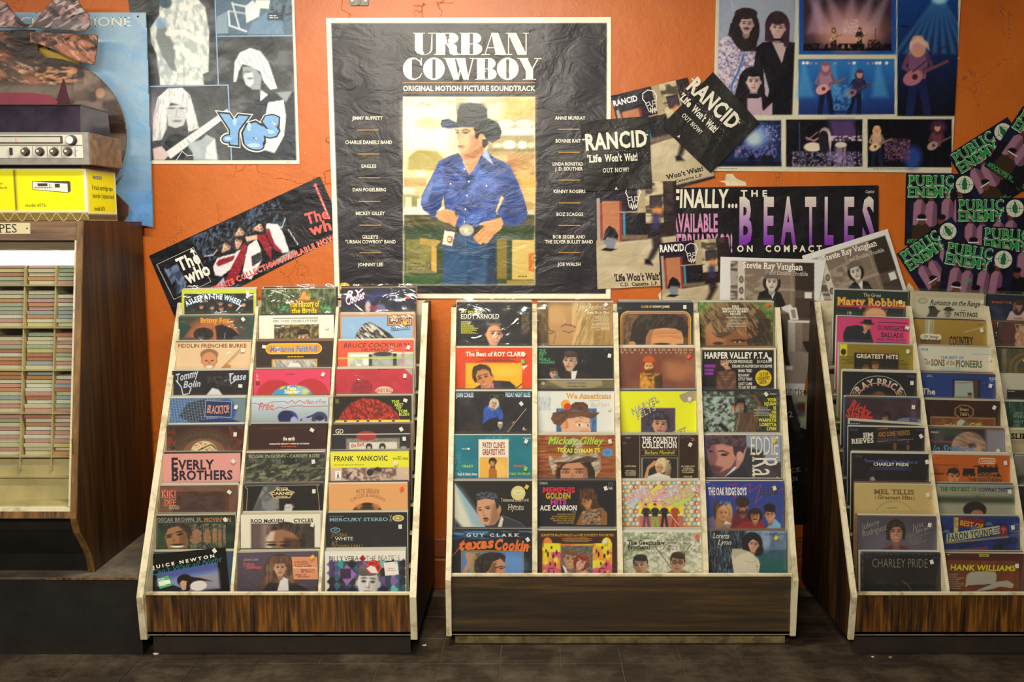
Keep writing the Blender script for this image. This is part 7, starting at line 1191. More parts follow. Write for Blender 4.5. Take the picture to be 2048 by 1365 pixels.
# pale blue photo poster, top left -----------------------------------------
def f(a):
    a.org(290, 0, 3.9); a.fill('4b4e52'); a.N(0, -100, 1200, 1280, '6c7076', .7, 90, 80, 3); a.N(0, -100, 1200, 1280, '2f3134', .6, 120, 60, 8)
    bl = '8fb0d8'
    a.R(550, -20, 1150, 270, '5c7488'); a.P_([(560, 130), (640, 90), (650, 260), (560, 265)], '8ea8b8', .9, 6); a.L([(650, 90), (660, 200), (790, 245)], 14, 'dce4ea'); a.L([(680, 20), (735, 215)], 12, 'dce4ea'); a.L([(680, 30), (780, 50)], 12, 'dce4ea'); a.L([(650, 85), (780, 105)], 10, 'c8d4dc'); a.P_([(800, 270), (830, 180), (960, 90), (1060, 90), (1085, 270)], '6f90ac', 1, 8); a.P_([(790, 180), (780, 50), (840, 0), (900, 60), (890, 130)], 'd8e2e8', 1, 8); a.P_([(860, 0), (975, 0), (965, 70), (880, 60)], 'eceee6', 1, 6); a.R(955, 95, 1080, 160, '3f4a55', .9, 8); a.small(970, 118, 1070, 2, 16, 'c8d4e0', 9); a.N(980, 0, 1150, 120, '2f3c48', .8, 30)
    # standing figure with guitar
    body = [(120, -20), (400, -20), (470, 60), (500, 250), (495, 560), (450, 580), (460, 665), (120, 665), (110, 570), (90, 420), (50, 330), (40, 220), (110, 120)]
    a.P_(body, 'dadfdc', 1, 10); bm_ = a.pm(body, 8); a.N(40, -20, 500, 665, 'f6f6ee', .7, 30, 60, 3, .5, 4, 10, bm_); a.N(40, -20, 500, 665, '9aaab0', .7, 30, 50, 9, .55, 4, -20, bm_); a.P_([(100, 150), (150, 180), (190, 280), (240, 370), (230, 480), (250, 560), (200, 540), (130, 430), (85, 300)], '747c80', .9, 14); a.E(120, 180, 46, 44, '88b0d8', .7, 16); a.E(160, 20, 50, 46, '46586a', .9, 14); a.L([(180, 260), (300, 250), (420, 320)], 44, 'e8eaea', .9, 10); a.L([(240, 370), (330, 400), (410, 500)], 40, 'e2e8e8', .9, 12); a.L([(300, 440), (305, 660)], 8, 'a0a8a8', .8, 8)
    # right bottom musician
    h = [(690, 640), (700, 480), (740, 410), (820, 375), (900, 400), (960, 480), (1000, 600), (1030, 690), (980, 700), (930, 640), (900, 560), (830, 520), (760, 500), (730, 560), (710, 640)]
    a.P_([(760, 520), (850, 520), (910, 600), (900, 700), (840, 700), (790, 660), (765, 600)], '9aa4aa', 1, 10); a.P_([(765, 600), (790, 560), (840, 560), (850, 640), (820, 680), (790, 665)], 'd4dade', .9, 12); a.P_(h, 'dfe6ea', 1, 7); a.N(690, 375, 1030, 700, 'ffffff', .7, 14, 70, 3, .5, 4, -25, a.pm(h)); a.N(690, 375, 1030, 700, '93a2ac', .6, 10, 70, 8, .58, 4, -25, a.pm(h)); a.E(820, 612, 22, 7, '5a646c'); a.E(812, 650, 28, 10, 'dfe2e4'); a.E(800, 560, 30, 9, '6a747c', .8, 6)
    a.P_([(660, 1250), (680, 980), (760, 880), (900, 760), (1030, 710), (1150, 710), (1170, 800), (1178, 1250)], '343b44', 1, 10); a.P_([(900, 700), (960, 740), (900, 790)], 'e8eaea', 1, 6); v = [(945, 880), (960, 800), (1080, 780), (1100, 900), (1085, 1060), (1010, 1195), (930, 1170), (940, 1000)]; a.P_(v, 'cdd2d4', 1, 6); a.N(930, 780, 1100, 1190, 'f4f6f4', .7, 18, 60, 3, .5, 4, 0, a.pm(v)); a.P_([(1020, 720), (1150, 710), (1100, 800)], 'a8b4bc', .8, 14)
    # lower left guitarist
    hr = [(60, 1100), (65, 900), (100, 760), (180, 690), (290, 685), (350, 740), (390, 880), (420, 1000), (340, 1030), (320, 900), (290, 820), (200, 800), (170, 860), (170, 1000), (130, 1090)]
    a.R(40, 685, 645, 1255, '50545a', .6, 20); a.P_([(165, 830), (320, 810), (330, 900), (300, 980), (240, 1000), (180, 980)], 'c8ccd0', 1, 8); a.P_(hr, 'e4e4e2', 1, 8); a.N(50, 680, 430, 1100, 'ffffff', .6, 12, 60, 3, .5, 4, 5, a.pm(hr)); a.N(50, 680, 430, 1100, '9aa2aa', .6, 10, 60, 9, .58, 4, 5, a.pm(hr))
    a.E(205, 845, 34, 7, '4a5258', .9, 5); a.E(290, 845, 26, 7, '4a5258', .9, 5); a.L([(250, 850), (240, 910), (265, 915)], 6, '8a9298', .8); a.E(250, 945, 36, 8, '6a7278'); a.E(60, 900, 40, 160, 'd8c8d8', .5, 40)
    a.P_([(140, 1140), (180, 1060), (250, 1040), (320, 1060), (360, 1110), (300, 1250), (180, 1240)], '2e343c', 1, 6); a.P_([(440, 1090), (480, 1050), (545, 1080), (572, 1250), (380, 1250), (360, 1110)], 'a8b4bc', 1, 10); a.P_([(480, 1150), (545, 1080), (560, 1250), (470, 1240)], 'e4e8ea', .8, 10); a.P_([(155, 1190), (640, 850), (662, 890), (200, 1240)], 'e2e6e6', 1, 5)
    for i in range(13): a.LG([(262+i*30, 1120-i*21), (284+i*30, 1154-i*21)], 2, '8a94a0')
    a.P_([(60, 1160), (130, 1140), (190, 1210), (150, 1250), (70, 1250)], 'dcc4c8', 1, 8); a.P_([(330, 1090), (420, 1140), (440, 1220), (400, 1230), (340, 1150)], 'b4c0c6', .9, 8); a.LG([(245, 1250), (290, 1180), (330, 1215), (390, 1210)], 5, 'e8ecec')
    for L_ in (((545, -30), (572, 660)), ((560, 283), (1150, 278)), ((40, 675), (648, 664)), ((648, 664), (675, 1250))): a.LG(L_, 9, bl)
    a.R(-50, 1252, 1300, 1320, 'e6e2cc'); a.P_([(1140, -200), (1184, 1320), (1300, 1320), (1250, -200)], 'ece8d6')
    # bubble lettering: outline then fill
    for wt, c in ((5, 'e8e2cc'), (4, '26303c'), (3, '78a6da')):
        a.t('Y', 640, 912, 190, c, 150, 'l', wt, -.12, 6); a.EG(650, 1082, 44+(wt-3)*11, 26+(wt-3)*11, c, rot=-10); a.LG([(650, 1082), (700, 1070), (716, 1010)], 34+(wt-3)*22, c); a.t('e', 795, 900, 215, c, 140, 'l', wt, 0, 8); a.EG(850, 1128, 74+(wt-3)*11, 36+(wt-3)*11, c, rot=14); a.t('S', 930, 912, 140, c, 110, 'l', wt, 0, 4)
    for x, y, rx, ry in ((700, 950, 16, 30), (648, 1082, 26, 12), (812, 990, 16, 34), (850, 1134, 50, 16), (985, 1030, 26, 14)): a.EG(x, y, rx, ry, 'a8cbee')
    a.small(1100, 1262, 1170, 1, 9, 'a8a48c', 6)
poster('photo_poster', [(255, -12), (588, -12), (599, 328), (300, 328)], .0015, '4b4e52', f, 'blue-grey photo collage poster of long haired musicians with bubble logo', 'poster', 2.0, amp=.0026, seed=5)
# diagonal banner poster ----------------------------------------------------
def f(a):
    a.org(290, 330, 4.708); a.fill('15141a'); a.N(-100, 0, 2000, 1500, '2c2b33', .6, 90, 60, 4); P_ = a.P_
    P_([(430, 690), (1240, 300), (1480, 800), (700, 1200)], '17161c', 1, 8); q = a.pm([(430, 690), (1240, 300), (1360, 560), (560, 930)]); a.N(400, 250, 1500, 1000, '4f6684', .8, 14, 30, 3, .58, 5, 20, q)
    W2, R2 = 'dcdce2', '8e2230'
    P_([(640, 960), (680, 880), (900, 800), (960, 850), (860, 940), (720, 1050), (660, 1040)], W2, 1, 6); P_([(670, 930), (700, 890), (850, 850), (830, 900), (690, 960)], R2, 1, 6); P_([(740, 1130), (820, 950), (900, 800), (900, 700), (960, 760), (940, 900), (860, 1080), (800, 1150)], R2, 1, 6); P_([(660, 1150), (740, 1060), (760, 1120), (720, 1160)], 'a8b0cc', 1, 6); P_([(970, 760), (1050, 700), (1090, 800), (1100, 900), (1000, 1080), (940, 1060), (920, 1000)], W2, 1, 6); P_([(1000, 860), (1090, 820), (1100, 900), (1010, 960)], '26252c', .9, 6); P_([(1030, 660), (1130, 650), (1190, 780), (1190, 900), (1140, 820), (1080, 720)], R2, 1, 6); P_([(1130, 590), (1150, 550), (1250, 560), (1300, 640), (1360, 820), (1290, 830), (1200, 720)], W2, 1, 6); P_([(1130, 600), (1170, 600), (1220, 740), (1300, 820), (1230, 810), (1160, 700)], R2, 1, 6); P_([(640, 860), (700, 780), (830, 780), (860, 830), (700, 870)], '1c1b20', 1, 6); P_([(1120, 980), (1380, 880), (1440, 830), (1400, 800), (1300, 850)], 'b0a4a0', .9, 8)
    for x, y, t_, s2 in ((770, 770, 40, 's'), (880, 725, 10, 'a'), (905, 630, 60, '0'), (1085, 592, 80, '0')): a.H(x, y, 34, 'e0b49c', '2a1c1a', s2, t=t_)
    a.P_([(940, 680), (1050, 660), (1060, 700), (960, 720)], 'e0b49c', 1, 6); a.L([(560, 860), (640, 850), (680, 800)], 8, 'e0dce0'); a.L([(1200, 570), (1290, 590), (1320, 510)], 8, 'd8d4d8'); a.L([(1350, 610), (1440, 750)], 9, 'dcd8d8')
    # left square
    r0 = -25.5; a.LG([(108, 940), (455, 778), (620, 1100), (272, 1268), (108, 940)], 4, 'c8c8c0'); a.P_([(185, 1000), (230, 970), (300, 940), (330, 1000), (390, 1100), (380, 1160), (300, 1230), (290, 1080), (220, 1060)], '3c4c6c', .9, 12); a.N(180, 900, 430, 1240, '8fa0c4', .6, 20, 30, 3, .5, 5, 0, a.pm([(185, 1000), (300, 930), (390, 1100), (380, 1160), (300, 1230), (220, 1060)])); a.L([(230, 1040), (190, 980)], 16, '8a9abc', .8); a.E(290, 975, 30, 36, '6a7a9c', .8, 8)
    def who(x, y, h, c, r_, w1, w2, s_):
        a.t('The', x, y, h, c, w1, 'l', 2, 0, r_)
        T = R_(r_); a.t('who' if s_ else 'wh', x-math.sin(T)*h*1.12+math.cos(T)*h*.1+s_*10, y+math.cos(T)*h*1.12+math.sin(T)*h*.1, h*1.02, c, w2, 'l', 2, 0, r_)
    who(285, 895, 118, 'ecebe4', -24, 215, 235, 1); a.LG([(545, 1045), (445, 800)], 13, 'ecebe4'); a.PG([(425, 830), (432, 785), (475, 815)], 'ecebe4'); a.PG([(437, 800), (430, 790), (480, 830)], 'ecebe4')
    c = 'e0635a'; who(1500, 465, 98, c, -16, 215, 205, 0); a.LG([(1735, 505), (1605, 195)], 22, 'cc5450'); a.LG([(1735, 505), (1605, 195)], 8, 'e8b8b0'); a.PG([(1580, 205), (1600, 170), (1628, 190)], 'cc5450')
    a.t('ULTIMATE COLLECTION AVAILABLE NOW', 530, 1195, 50, 'dc5448', 1350, 'l', 2, 0, -23.5, sp=.06, st=('f0d8cc', .04, .04, 2)); a.P_([(800, 490), (925, 470), (930, 500), (850, 530)], '0c0b0e', .9)
    a.t('THE ULTIMATE COLLECTION', 122, 945, 12, '9a9a98', 300, 'l', 1, 0, 64)
poster('banner_poster', [(298, 512), (640, 353), (690, 466), (352, 640)], .0008, '15141a', f, 'tilted black band banner with striped flag and red and white lettering', 'poster', 1.9, amp=.0018, seed=7)
# concert collage, top right ------------------------------------------------
def f(a):
    a.org(1410, 0, 3.9); a.fill('cfcbb2')
    def pic(x0, y0, x1, y1, c): a.R(x0, y0, x1, y1, c)
    # 1: three men
    a.P_([(112, -30), (708, -30), (675, 897), (98, 897)], '8a92a6'); a.P_([(112, -30), (708, -30), (700, 300), (108, 300)], 'a0a8bc', .6, 60)
    a.P_([(105, 330), (180, 270), (260, 260), (400, 400), (380, 520), (260, 640), (200, 740), (98, 700)], 'b0a4b8', 1, 6); a.N(98, 260, 400, 740, '6a5c86', .8, 12, 16, 3, .5, 5, 0, a.pm([(105, 330), (180, 270), (400, 400), (380, 520), (200, 740), (98, 700)])); a.N(98, 260, 400, 740, 'e8dce4', .7, 14, 14, 8, .52, 5, 0, a.pm([(105, 330), (180, 270), (400, 400), (380, 520), (200, 740), (98, 700)])); a.L([(305, 420), (260, 560), (210, 660), (205, 740)], 16, '3a6cb0', .95)
    a.E(315, 230, 112, 170, '241a1c', 1, 6); a.P_([(200, 180), (180, 270), (290, 400), (400, 400), (415, 200)], '241a1c', 1, 6); a.H(325, 190, 52, 'b89a98', '241a1c', '0', fr=0, mu=1, t=3, shade=.4); a.E(320, 105, 88, 44, '241a1c', 1, 5)
    a.P_([(380, 520), (400, 370), (450, 330), (540, 320), (700, 330), (680, 897), (500, 897), (450, 640)], '121118', 1, 6); a.P_([(520, 320), (640, 340), (600, 495)], 'b8a4a8', 1, 5); a.E(565, 210, 98, 125, '3a2430', 1, 6); a.P_([(470, 200), (465, 320), (520, 320)], '3a2430', 1, 5); a.P_([(660, 200), (655, 350), (620, 370), (600, 300)], '3a2430', 1, 5); a.H(568, 220, 56, 'c8a4a0', '3a2430', '0', fr=0, sm=1, t=4, shade=.45); a.E(570, 145, 74, 48, '33202a', 1, 5); a.R(530, 298, 608, 318, '1a141c', 1, 5)
    a.E(375, 650, 115, 130, '17131a', 1, 6); a.P_([(270, 600), (230, 750), (330, 880), (500, 860), (510, 760), (470, 600)], '17131a', 1, 6); a.P_([(330, 897), (330, 770), (440, 760), (450, 870), (525, 800), (525, 897)], 'b89cac', 1, 6); a.H(380, 640, 54, 'c8aca8', '17131a', '0', fr=0, shade=.45); a.E(378, 565, 72, 36, '17131a', 1, 5); a.R(335, 732, 420, 768, '17131a', 1, 5); a.P_([(455, 540), (500, 700), (490, 760), (470, 740)], 'b0a8b8', 1, 5)
    # 2: stage, warm
    pic(732, -30, 1492, 425, '1c4a9c'); pic(768, -30, 1455, 392, '3a2a38'); a.E(1120, 220, 260, 160, 'b87c74', .8, 130); a.E(1130, 280, 200, 100, 'e0a894', .7, 90)
    for x0, x1 in ((820, 960), (960, 1080), (1150, 1120), (1300, 1180), (1420, 1280), (880, 860)): a.P_([(x0-20, -30), (x0+20, -30), (x1+60, 260), (x1-60, 260)], 'c8a4bc', .45, 40)
    a.N(768, 340, 1455, 395, '0e0b10', 1, 22, 30, 5, .4, 6); a.R(768, 380, 1455, 394, '0e0b10'); a.FIG(1005, 385, 165, 'c89a84', '2a1c20', '6a4030', lean=0, gtr='d8a878'); a.FIG(1205, 385, 165, '33262c', '17121a', '2a1a1a', gtr='d8b090'); a.N(1080, 150, 1200, 260, 'f0c8b0', .6, 14); a.L([(1330, 220), (1335, 380)], 4, '17121a'); a.N(1270, 310, 1380, 380, '120e14', .9, 14, 24)
    # 3: blue two guitarists
    pic(730, 462, 1478, 893, '1e4a94'); a.G(730, 470, 1478, 893, '2c78c4', '1b2c6c'); 
    for x, w2 in ((770, 60), (1160, 40), (1350, 50), (1000, 30)): a.P_([(x-10, 490), (x+10, 490), (x+w2+30, 760), (x-w2, 760)], '58b0e0', .5, 40)
    for x in (768, 798, 1163, 1338, 1365, 1417): a.E(x, 492, 13, 12, 'f4ecd8', 1, 5)
    for x in (826, 866, 1016, 1122, 1270, 1310): a.E(x, 494, 9, 9, 'c88a94', .9, 5)
    a.FIG(940, 893, 400, 'a07890', '141a38', '8a5c6c', 'c08c98', gtr='d89a9c'); a.FIG(1160, 893, 340, '2c2c54', '101838', '4a3048', 'c08c98', lean=1.2, gtr='8a6474'); a.N(1000, 660, 1140, 860, '5aa8d8', .6, 16)
    # 4: solo
    pic(1525, -30, 1970, 905, '101a3c'); a.G(1500, -30, 1975, 905, '16408c', '0d0c18')
    for i in range(9): x = 1480+i*75; a.P_([(1825, -60), (1835, -60), (x+30, 420), (x-10, 420)], '6cb4e0', .35, 26)
    a.E(1830, -10, 60, 40, 'b0e0f0', .9, 30); a.FIG(1660, 905, 610, '7a4c70', '182250', 'c8947c', 'c88c90', lean=0, gtr='b06c78'); a.L([(1620, 560), (1900, 340)], 12, '3a2c50', .9); a.P_([(1595, 430), (1600, 330), (1660, 285), (1740, 330), (1755, 400), (1730, 370), (1660, 330), (1620, 350)], 'e0b8a4', .8, 8); a.L([(1535, 200), (1580, 210)], 10, '0c1020')
    # 5-7 bottom row
    pic(80, 938, 595, 1298, '16224c'); a.E(400, 1060, 110, 90, '6f94d0', .9, 70); a.E(380, 1080, 60, 60, 'c8d4c8', .7, 50); a.N(420, 980, 595, 1100, 'a8a0d8', .8, 9, 9, 3, .62, 8); a.N(230, 1130, 560, 1230, '7a78b8', .7, 12, 14, 9); a.R(100, 1262, 595, 1298, '0c0e20', .9, 16); a.FIG(268, 1230, 80, 'a07ca0', '2a2a50'); a.E(362, 1235, 26, 26, '0c0c18'); a.P_([(440, 1250), (450, 1210), (530, 1212), (535, 1270), (445, 1265)], '0e0e1a')
    pic(632, 932, 1228, 1302, '0e0d14'); a.P_([(960, 932), (1160, 932), (1200, 1080), (1000, 1100)], '6a4c8c', .7, 50); a.N(980, 1060, 1228, 1100, 'e0c4d0', .9, 16, 14, 3); a.E(840, 1148, 70, 36, 'd8ccb4'); a.E(1060, 1132, 46, 24, 'd0c4b4'); a.R(1010, 1150, 1100, 1290, '8a7890', .9, 10); a.N(1010, 1150, 1100, 1290, '2a2438', .8, 9, 200, 5); a.E(935, 1060, 46, 66, 'b8a4ac', .9, 10); a.E(925, 1080, 40, 60, '1a161c', 1, 8); a.P_([(900, 1200), (880, 1050), (960, 1060), (975, 1200)], '201c26', 1, 8); a.P_([(960, 1010), (990, 1080), (975, 1200), (965, 1100)], 'e0ccc4', .9, 8); a.L([(800, 1095), (880, 1030)], 8, 'a86c90'); a.L([(790, 1075), (850, 1100), (880, 1080)], 12, 'b8888c'); a.N(680, 1180, 1228, 1302, '6f5c94', .7, 26, 22, 6); a.N(680, 1190, 1228, 1302, 'd0c0d8', .6, 9, 9, 12, .62); a.L([(735, 960), (740, 1280)], 10, '33406c'); a.L([(1180, 950), (1185, 1290)], 12, '100e18')
    pic(1268, 930, 1925, 1306, '0c0b14'); a.E(1620, 1230, 70, 90, '2c50a8', .8, 50); a.N(1400, 1080, 1600, 1260, '5c3454', .8, 14, 14, 3); a.N(1400, 1090, 1600, 1240, 'c88ca4', .5, 8, 8, 9, .6); a.FIG(1340, 1300, 310, 'c0a088', '161c38', 'd8ac80', gtr='e0b88c'); a.E(1820, 990, 60, 50, '7c3c74', .6, 40); a.FIG(1795, 1300, 330, '6a3848', '120e18', '4a2430', lean=.5, gtr='a88c84')
    a.small(110, 1314, 350, 1, 9, '7a7860', 5); a.small(1310, 1316, 1850, 1, 9, '7a7860', 5)
poster('photo_poster', [(1432, -10), (1922, -10), (1903, 346), (1424, 342)], .0015, 'cfcbb2', f, 'large collage poster of concert photographs with cream borders, upper right', 'poster', 1.9, amp=.0022, seed=11)
# wide black lettering poster ----------------------------------------------
def f(a):
    a.org(1330, 350, 4.096); a.fill('171419'); a.N(0, 0, 2000, 700, '26232a', .5, 120)
    c = 'e0dcc8'; a.t('FINALLY...', 60, 125, 140, c, 535, 'l', 2, .06); a.t('AVAILABLE', 60, 325, 140, 'c98bb4', 372, 'l', 2, -.02); a.t('FEBRUARY 20!', 60, 490, 140, 'c98bb4', 495, 'l', 2, -.02)
    a.t('THE', 622, 127, 50, c, 215, 'l', 2, sp=.5)
    for ch, x, w2 in (('B', 600, 110), ('E', 800, 90), ('A', 955, 110), ('T', 1150, 86), ('L', 1300, 76), ('E', 1460, 88), ('S', 1615, 96)):
        a.t(ch, x, 198, 360, 'd8d2c4', w2, 'l', 2, .0 if ch in 'AT' else .02, c2='7a2fa8')
    a.t('ON  COMPACT  DISC', 590, 580, 50, c, 1010, 'l', 2, sp=.45); a.t('Capitol', 1640, 125, 24, c, 72, 'l', 0, .3)
poster('lettering_poster', [(1336, 376), (1757, 371), (1757, 516), (1340, 520)], .0045, '171419', f, 'wide black poster with tall white-to-purple capitals', 'poster', 1.9, amp=.0012, seed=13)
# tilted cover posters and dark flyers --------------------------------------
def cover(a, tx=1):   # in a 0..100 x 0..120 frame set by the caller
    T = a.TT
    def P(L, c, al=1, e=None): a.P_([T(*p) for p in L], c, al, e)
    def R(x0, y0, x1, y1, c, al=1, e=None): P([(x0, y0), (x1, y0), (x1, y1), (x0, y1)], c, al, e)
    R(-2, -2, 102, 132, '241c2a'); R(52, 0, 84, 52, 'a89878'); xs, ys = T(68, 25); a.N(xs-200, ys-200, xs+200, ys+200, 'd8caa8', .7, 16, 14, 3, .5, 5, 0, a.pm([T(62, 0), T(96, 0), T(96, 50), T(62, 50)])); a.N(xs-200, ys-200, xs+200, ys+200, '3a3028', .8, 22, 8, 9, .58, 6, 0, a.pm([T(62, 0), T(96, 0), T(96, 50), T(62, 50)]))
    R(84, 0, 102, 70, '2a1e22', .8); R(67, 18, 82, 34, '2a2228'); R(68, 20, 81, 33, '4a3c44', .8); R(6, 26, 9, 76, '9a3a34'); R(9, 24, 30, 74, 'b47452'); R(30, 24, 33, 74, '8a2c2c'); R(2, 20, 6, 76, 'b0a890', .9); R(34, 38, 37, 70, '3a8aa8'); R(30, 37, 62, 38.5, 'b89a6c'); R(38, 39, 62, 66, '1d1822')
    xs, ys = T(50, 90); R(0, 72, 28, 80, 'a8987c', 1, 3); R(62, 52, 96, 70, '2c1e1c'); P([(0, 80), (30, 74), (100, 68), (102, 132), (-2, 132)], 'c4b69a', 1, 4); a.N(xs-400, ys-200, xs+400, ys+200, 'a89878', .5, 50, 20, 6, .5, 4, 0, a.pm([T(0, 80), T(100, 70), T(102, 132), T(-2, 132)])); R(32, 66, 64, 72, '7a6650', .9, 4)
    P([(9, 72), (12, 60), (17, 54), (24, 58), (28, 66), (27, 72)], '17141a'); P([(10, 74), (14, 68), (26, 70), (24, 78), (22, 83), (14, 82)], '7a828c', 1, 4); P([(6, 84), (12, 81), (26, 83), (18, 86)], '1c181c')
    P([(73, 40), (70, 36), (76, 32), (84, 34), (80, 42)], 'd8874a', .9, 7); P([(70, 44), (74, 40), (80, 42), (79, 58), (76, 66), (69, 64)], '33305c', .9, 8); P([(68, 60), (78, 62), (82, 76), (70, 96), (62, 100), (64, 94), (70, 82)], '241c20', .9, 7); P([(60, 96), (66, 96), (70, 104), (60, 102)], '17121a', 1, 5)
    w2 = T(1, 0)[0]-T(0, 0)[0]; r_ = a.TR
    sk = 'e8e4dc'; L = [(48, 30), (44, 27), (40, 22), (38, 14), (41, 7), (48, 4), (55, 7), (58, 14), (56, 22), (52, 27), (48, 30)]
    a.LG([T(*p) for p in [(41, 20), (38, 14), (40, 7), (47, 4), (54, 7), (56, 14), (54, 20)]], a.TW*1.1, sk)
    for e2 in ([(40, 21), (45, 19), (46, 23), (41, 24), (40, 21)], [(49, 19), (54, 20), (53, 24), (49, 23), (49, 19)], [(46, 24), (47.5, 27), (49, 24)], [(41, 24), (42, 31), (44, 33), (44.5, 27)], [(45, 28), (46, 35), (47.5, 28), (49, 35), (50, 28), (51, 33), (53, 25)]): a.LG([T(*p) for p in e2], a.TW*.8, sk)
def setT(a, o, ux, uy):   # origin, vector for x=100, vector for y=100 (photo px)
    a.org(0, 0, 1); a.TT = lambda x, y: (o[0]+ux[0]*x/100+uy[0]*y/100, o[1]+ux[1]*x/100+uy[1]*y/100)
    a.TR = math.degrees(math.atan2(ux[1], ux[0])); a.TW = math.hypot(*ux)/100
def f(a):
    setT(a, (1221, 192), (155, -38), (38, 150)); cover(a); x, y = a.TT(0, 7); a.t('RANCID', x+1, y, 11, 'e8e8ec', 50, 'l', 2, 0, a.TR)
    x, y = a.TT(70, 118); a.t("Won't Wait!", x-42, y+8, 9, '2a2622', 75, 'l', 2, 0, a.TR, sf=1); x, y = a.TT(62, 128); a.t('C.D. Cassette L.P.', x-40, y+6, 5.5, '2a2622', 82, 'l', 1, 0, a.TR, sf=1)
poster('cover_poster', [(1221, 192), (1375, 155), (1430, 355), (1272, 398)], .005, '241c2a', f, 'tilted glossy street photo poster half hidden between two dark flyers', 'poster', 1.7, amp=.0012, seed=17)
def f(a):
    setT(a, (1189, 364), (163, -3), (3, 163)); cover(a); a.t("'Life Won't Wait'", 1228, 549, 14, '2a2622', 92, 'l', 2, 0, -2, sf=1); a.t('C.D.  Cassette  L.P.', 1240, 566, 7, '2a2622', 76, 'l', 1, 0, -2, sf=1); a.t('RANCID', 1192, 366, 14, 'e8e8ec', 50, 'l', 2)
poster('cover_poster', [(1189, 368), (1352, 362), (1352, 570), (1195, 579)], .0065, '241c2a', f, 'upright street photo poster with skull drawing and orange door', 'poster', 1.5, amp=.0012, seed=19)
def f(a):
    setT(a, (1317, 487), (137, -12), (8, 128)); cover(a); x, y = a.TT(1, 3); a.t('RANCID', x, y, 14, 'eceae4', 49, 'l', 2, 0, a.TR+2)
poster('cover_poster', [(1317, 487), (1456, 474), (1470, 603), (1324, 622)], .009, '241c2a', f, 'small street photo poster overlapping the wide lettering poster', 'poster', 1.4, amp=.0008, seed=23)
def flyer(quad, o, k, rot, d0, label, seed):
    def f(a):
        a.org(0, 0, 1); T = R_(rot); X = lambda u, v: (o[0]+(u*math.cos(T)-v*math.sin(T))*k, o[1]+(u*math.sin(T)+v*math.cos(T))*k)
        c = 'dedccb'; x, y = X(6, 27)
        x, y = X(5, 25); a.t('RANCID', x, y, 26*k, c, 105*k, 'l', 2, 0, rot-3)
        for q in ((2, 33, 12), (104, 27, 8)): x, y = X(q[0], q[1]); a.LG([(x, y), (x+q[2]*k*math.cos(T), y+q[2]*k*math.sin(T))], 2.2, c)
        for u, v, u2, v2 in ((2, 26, 8, 36), (80, 20, 112, 25)): 
            for i in range(26): r = random.Random(i*7+seed); p = X(r.uniform(u, u2+6), r.uniform(v, v2)); a.PG([p, (p[0]+.9, p[1]+.3), (p[0]+.3, p[1]+1)], c)
        for i in range(130): r = random.Random(i+seed*31); p = X(r.uniform(3, 112), r.choice([r.uniform(20, 26), r.uniform(50, 72), r.uniform(50, 58)])); s2 = r.uniform(.5, 1.3); a.PG([p, (p[0]+s2, p[1]+s2*.4), (p[0]+s2*.3, p[1]+s2)], c)
        for s_, u, w2 in (("'Life", 9, 24), ("Won't", 39, 28), ('Wait!', 72, 22)): x, y = X(u, 60-u*.02); a.t(s_, x, y, 12*k, c, w2*k, 'l', 2, 0, rot-2, sf=1)
        x, y = X(35, 82); a.t('OUT NOW!', x, y, 7.5*k, c, 44*k, 'l', 1, 0, rot-1, sf=1, sp=.12); x, y = X(55, 114); a.t('A', x, y, 4.5*k, c, None, 'l', 2, 0, rot)
    poster('flyer', quad, d0, '242322', f, label, 'flyer', 3, amp=.0035, seed=seed, mat='poster')
flyer([(1160, 243), (1297, 232), (1304, 377), (1170, 383)], (1162, 240), 1.19, -1, .011, 'dark square flyer with ragged white lettering, hanging upright', 29)
flyer([(1426, 144), (1519, 246), (1421, 346), (1323, 252)], (1410, 128), 1.19, 46, .013, 'dark square flyer with ragged white lettering, turned on its corner', 31)
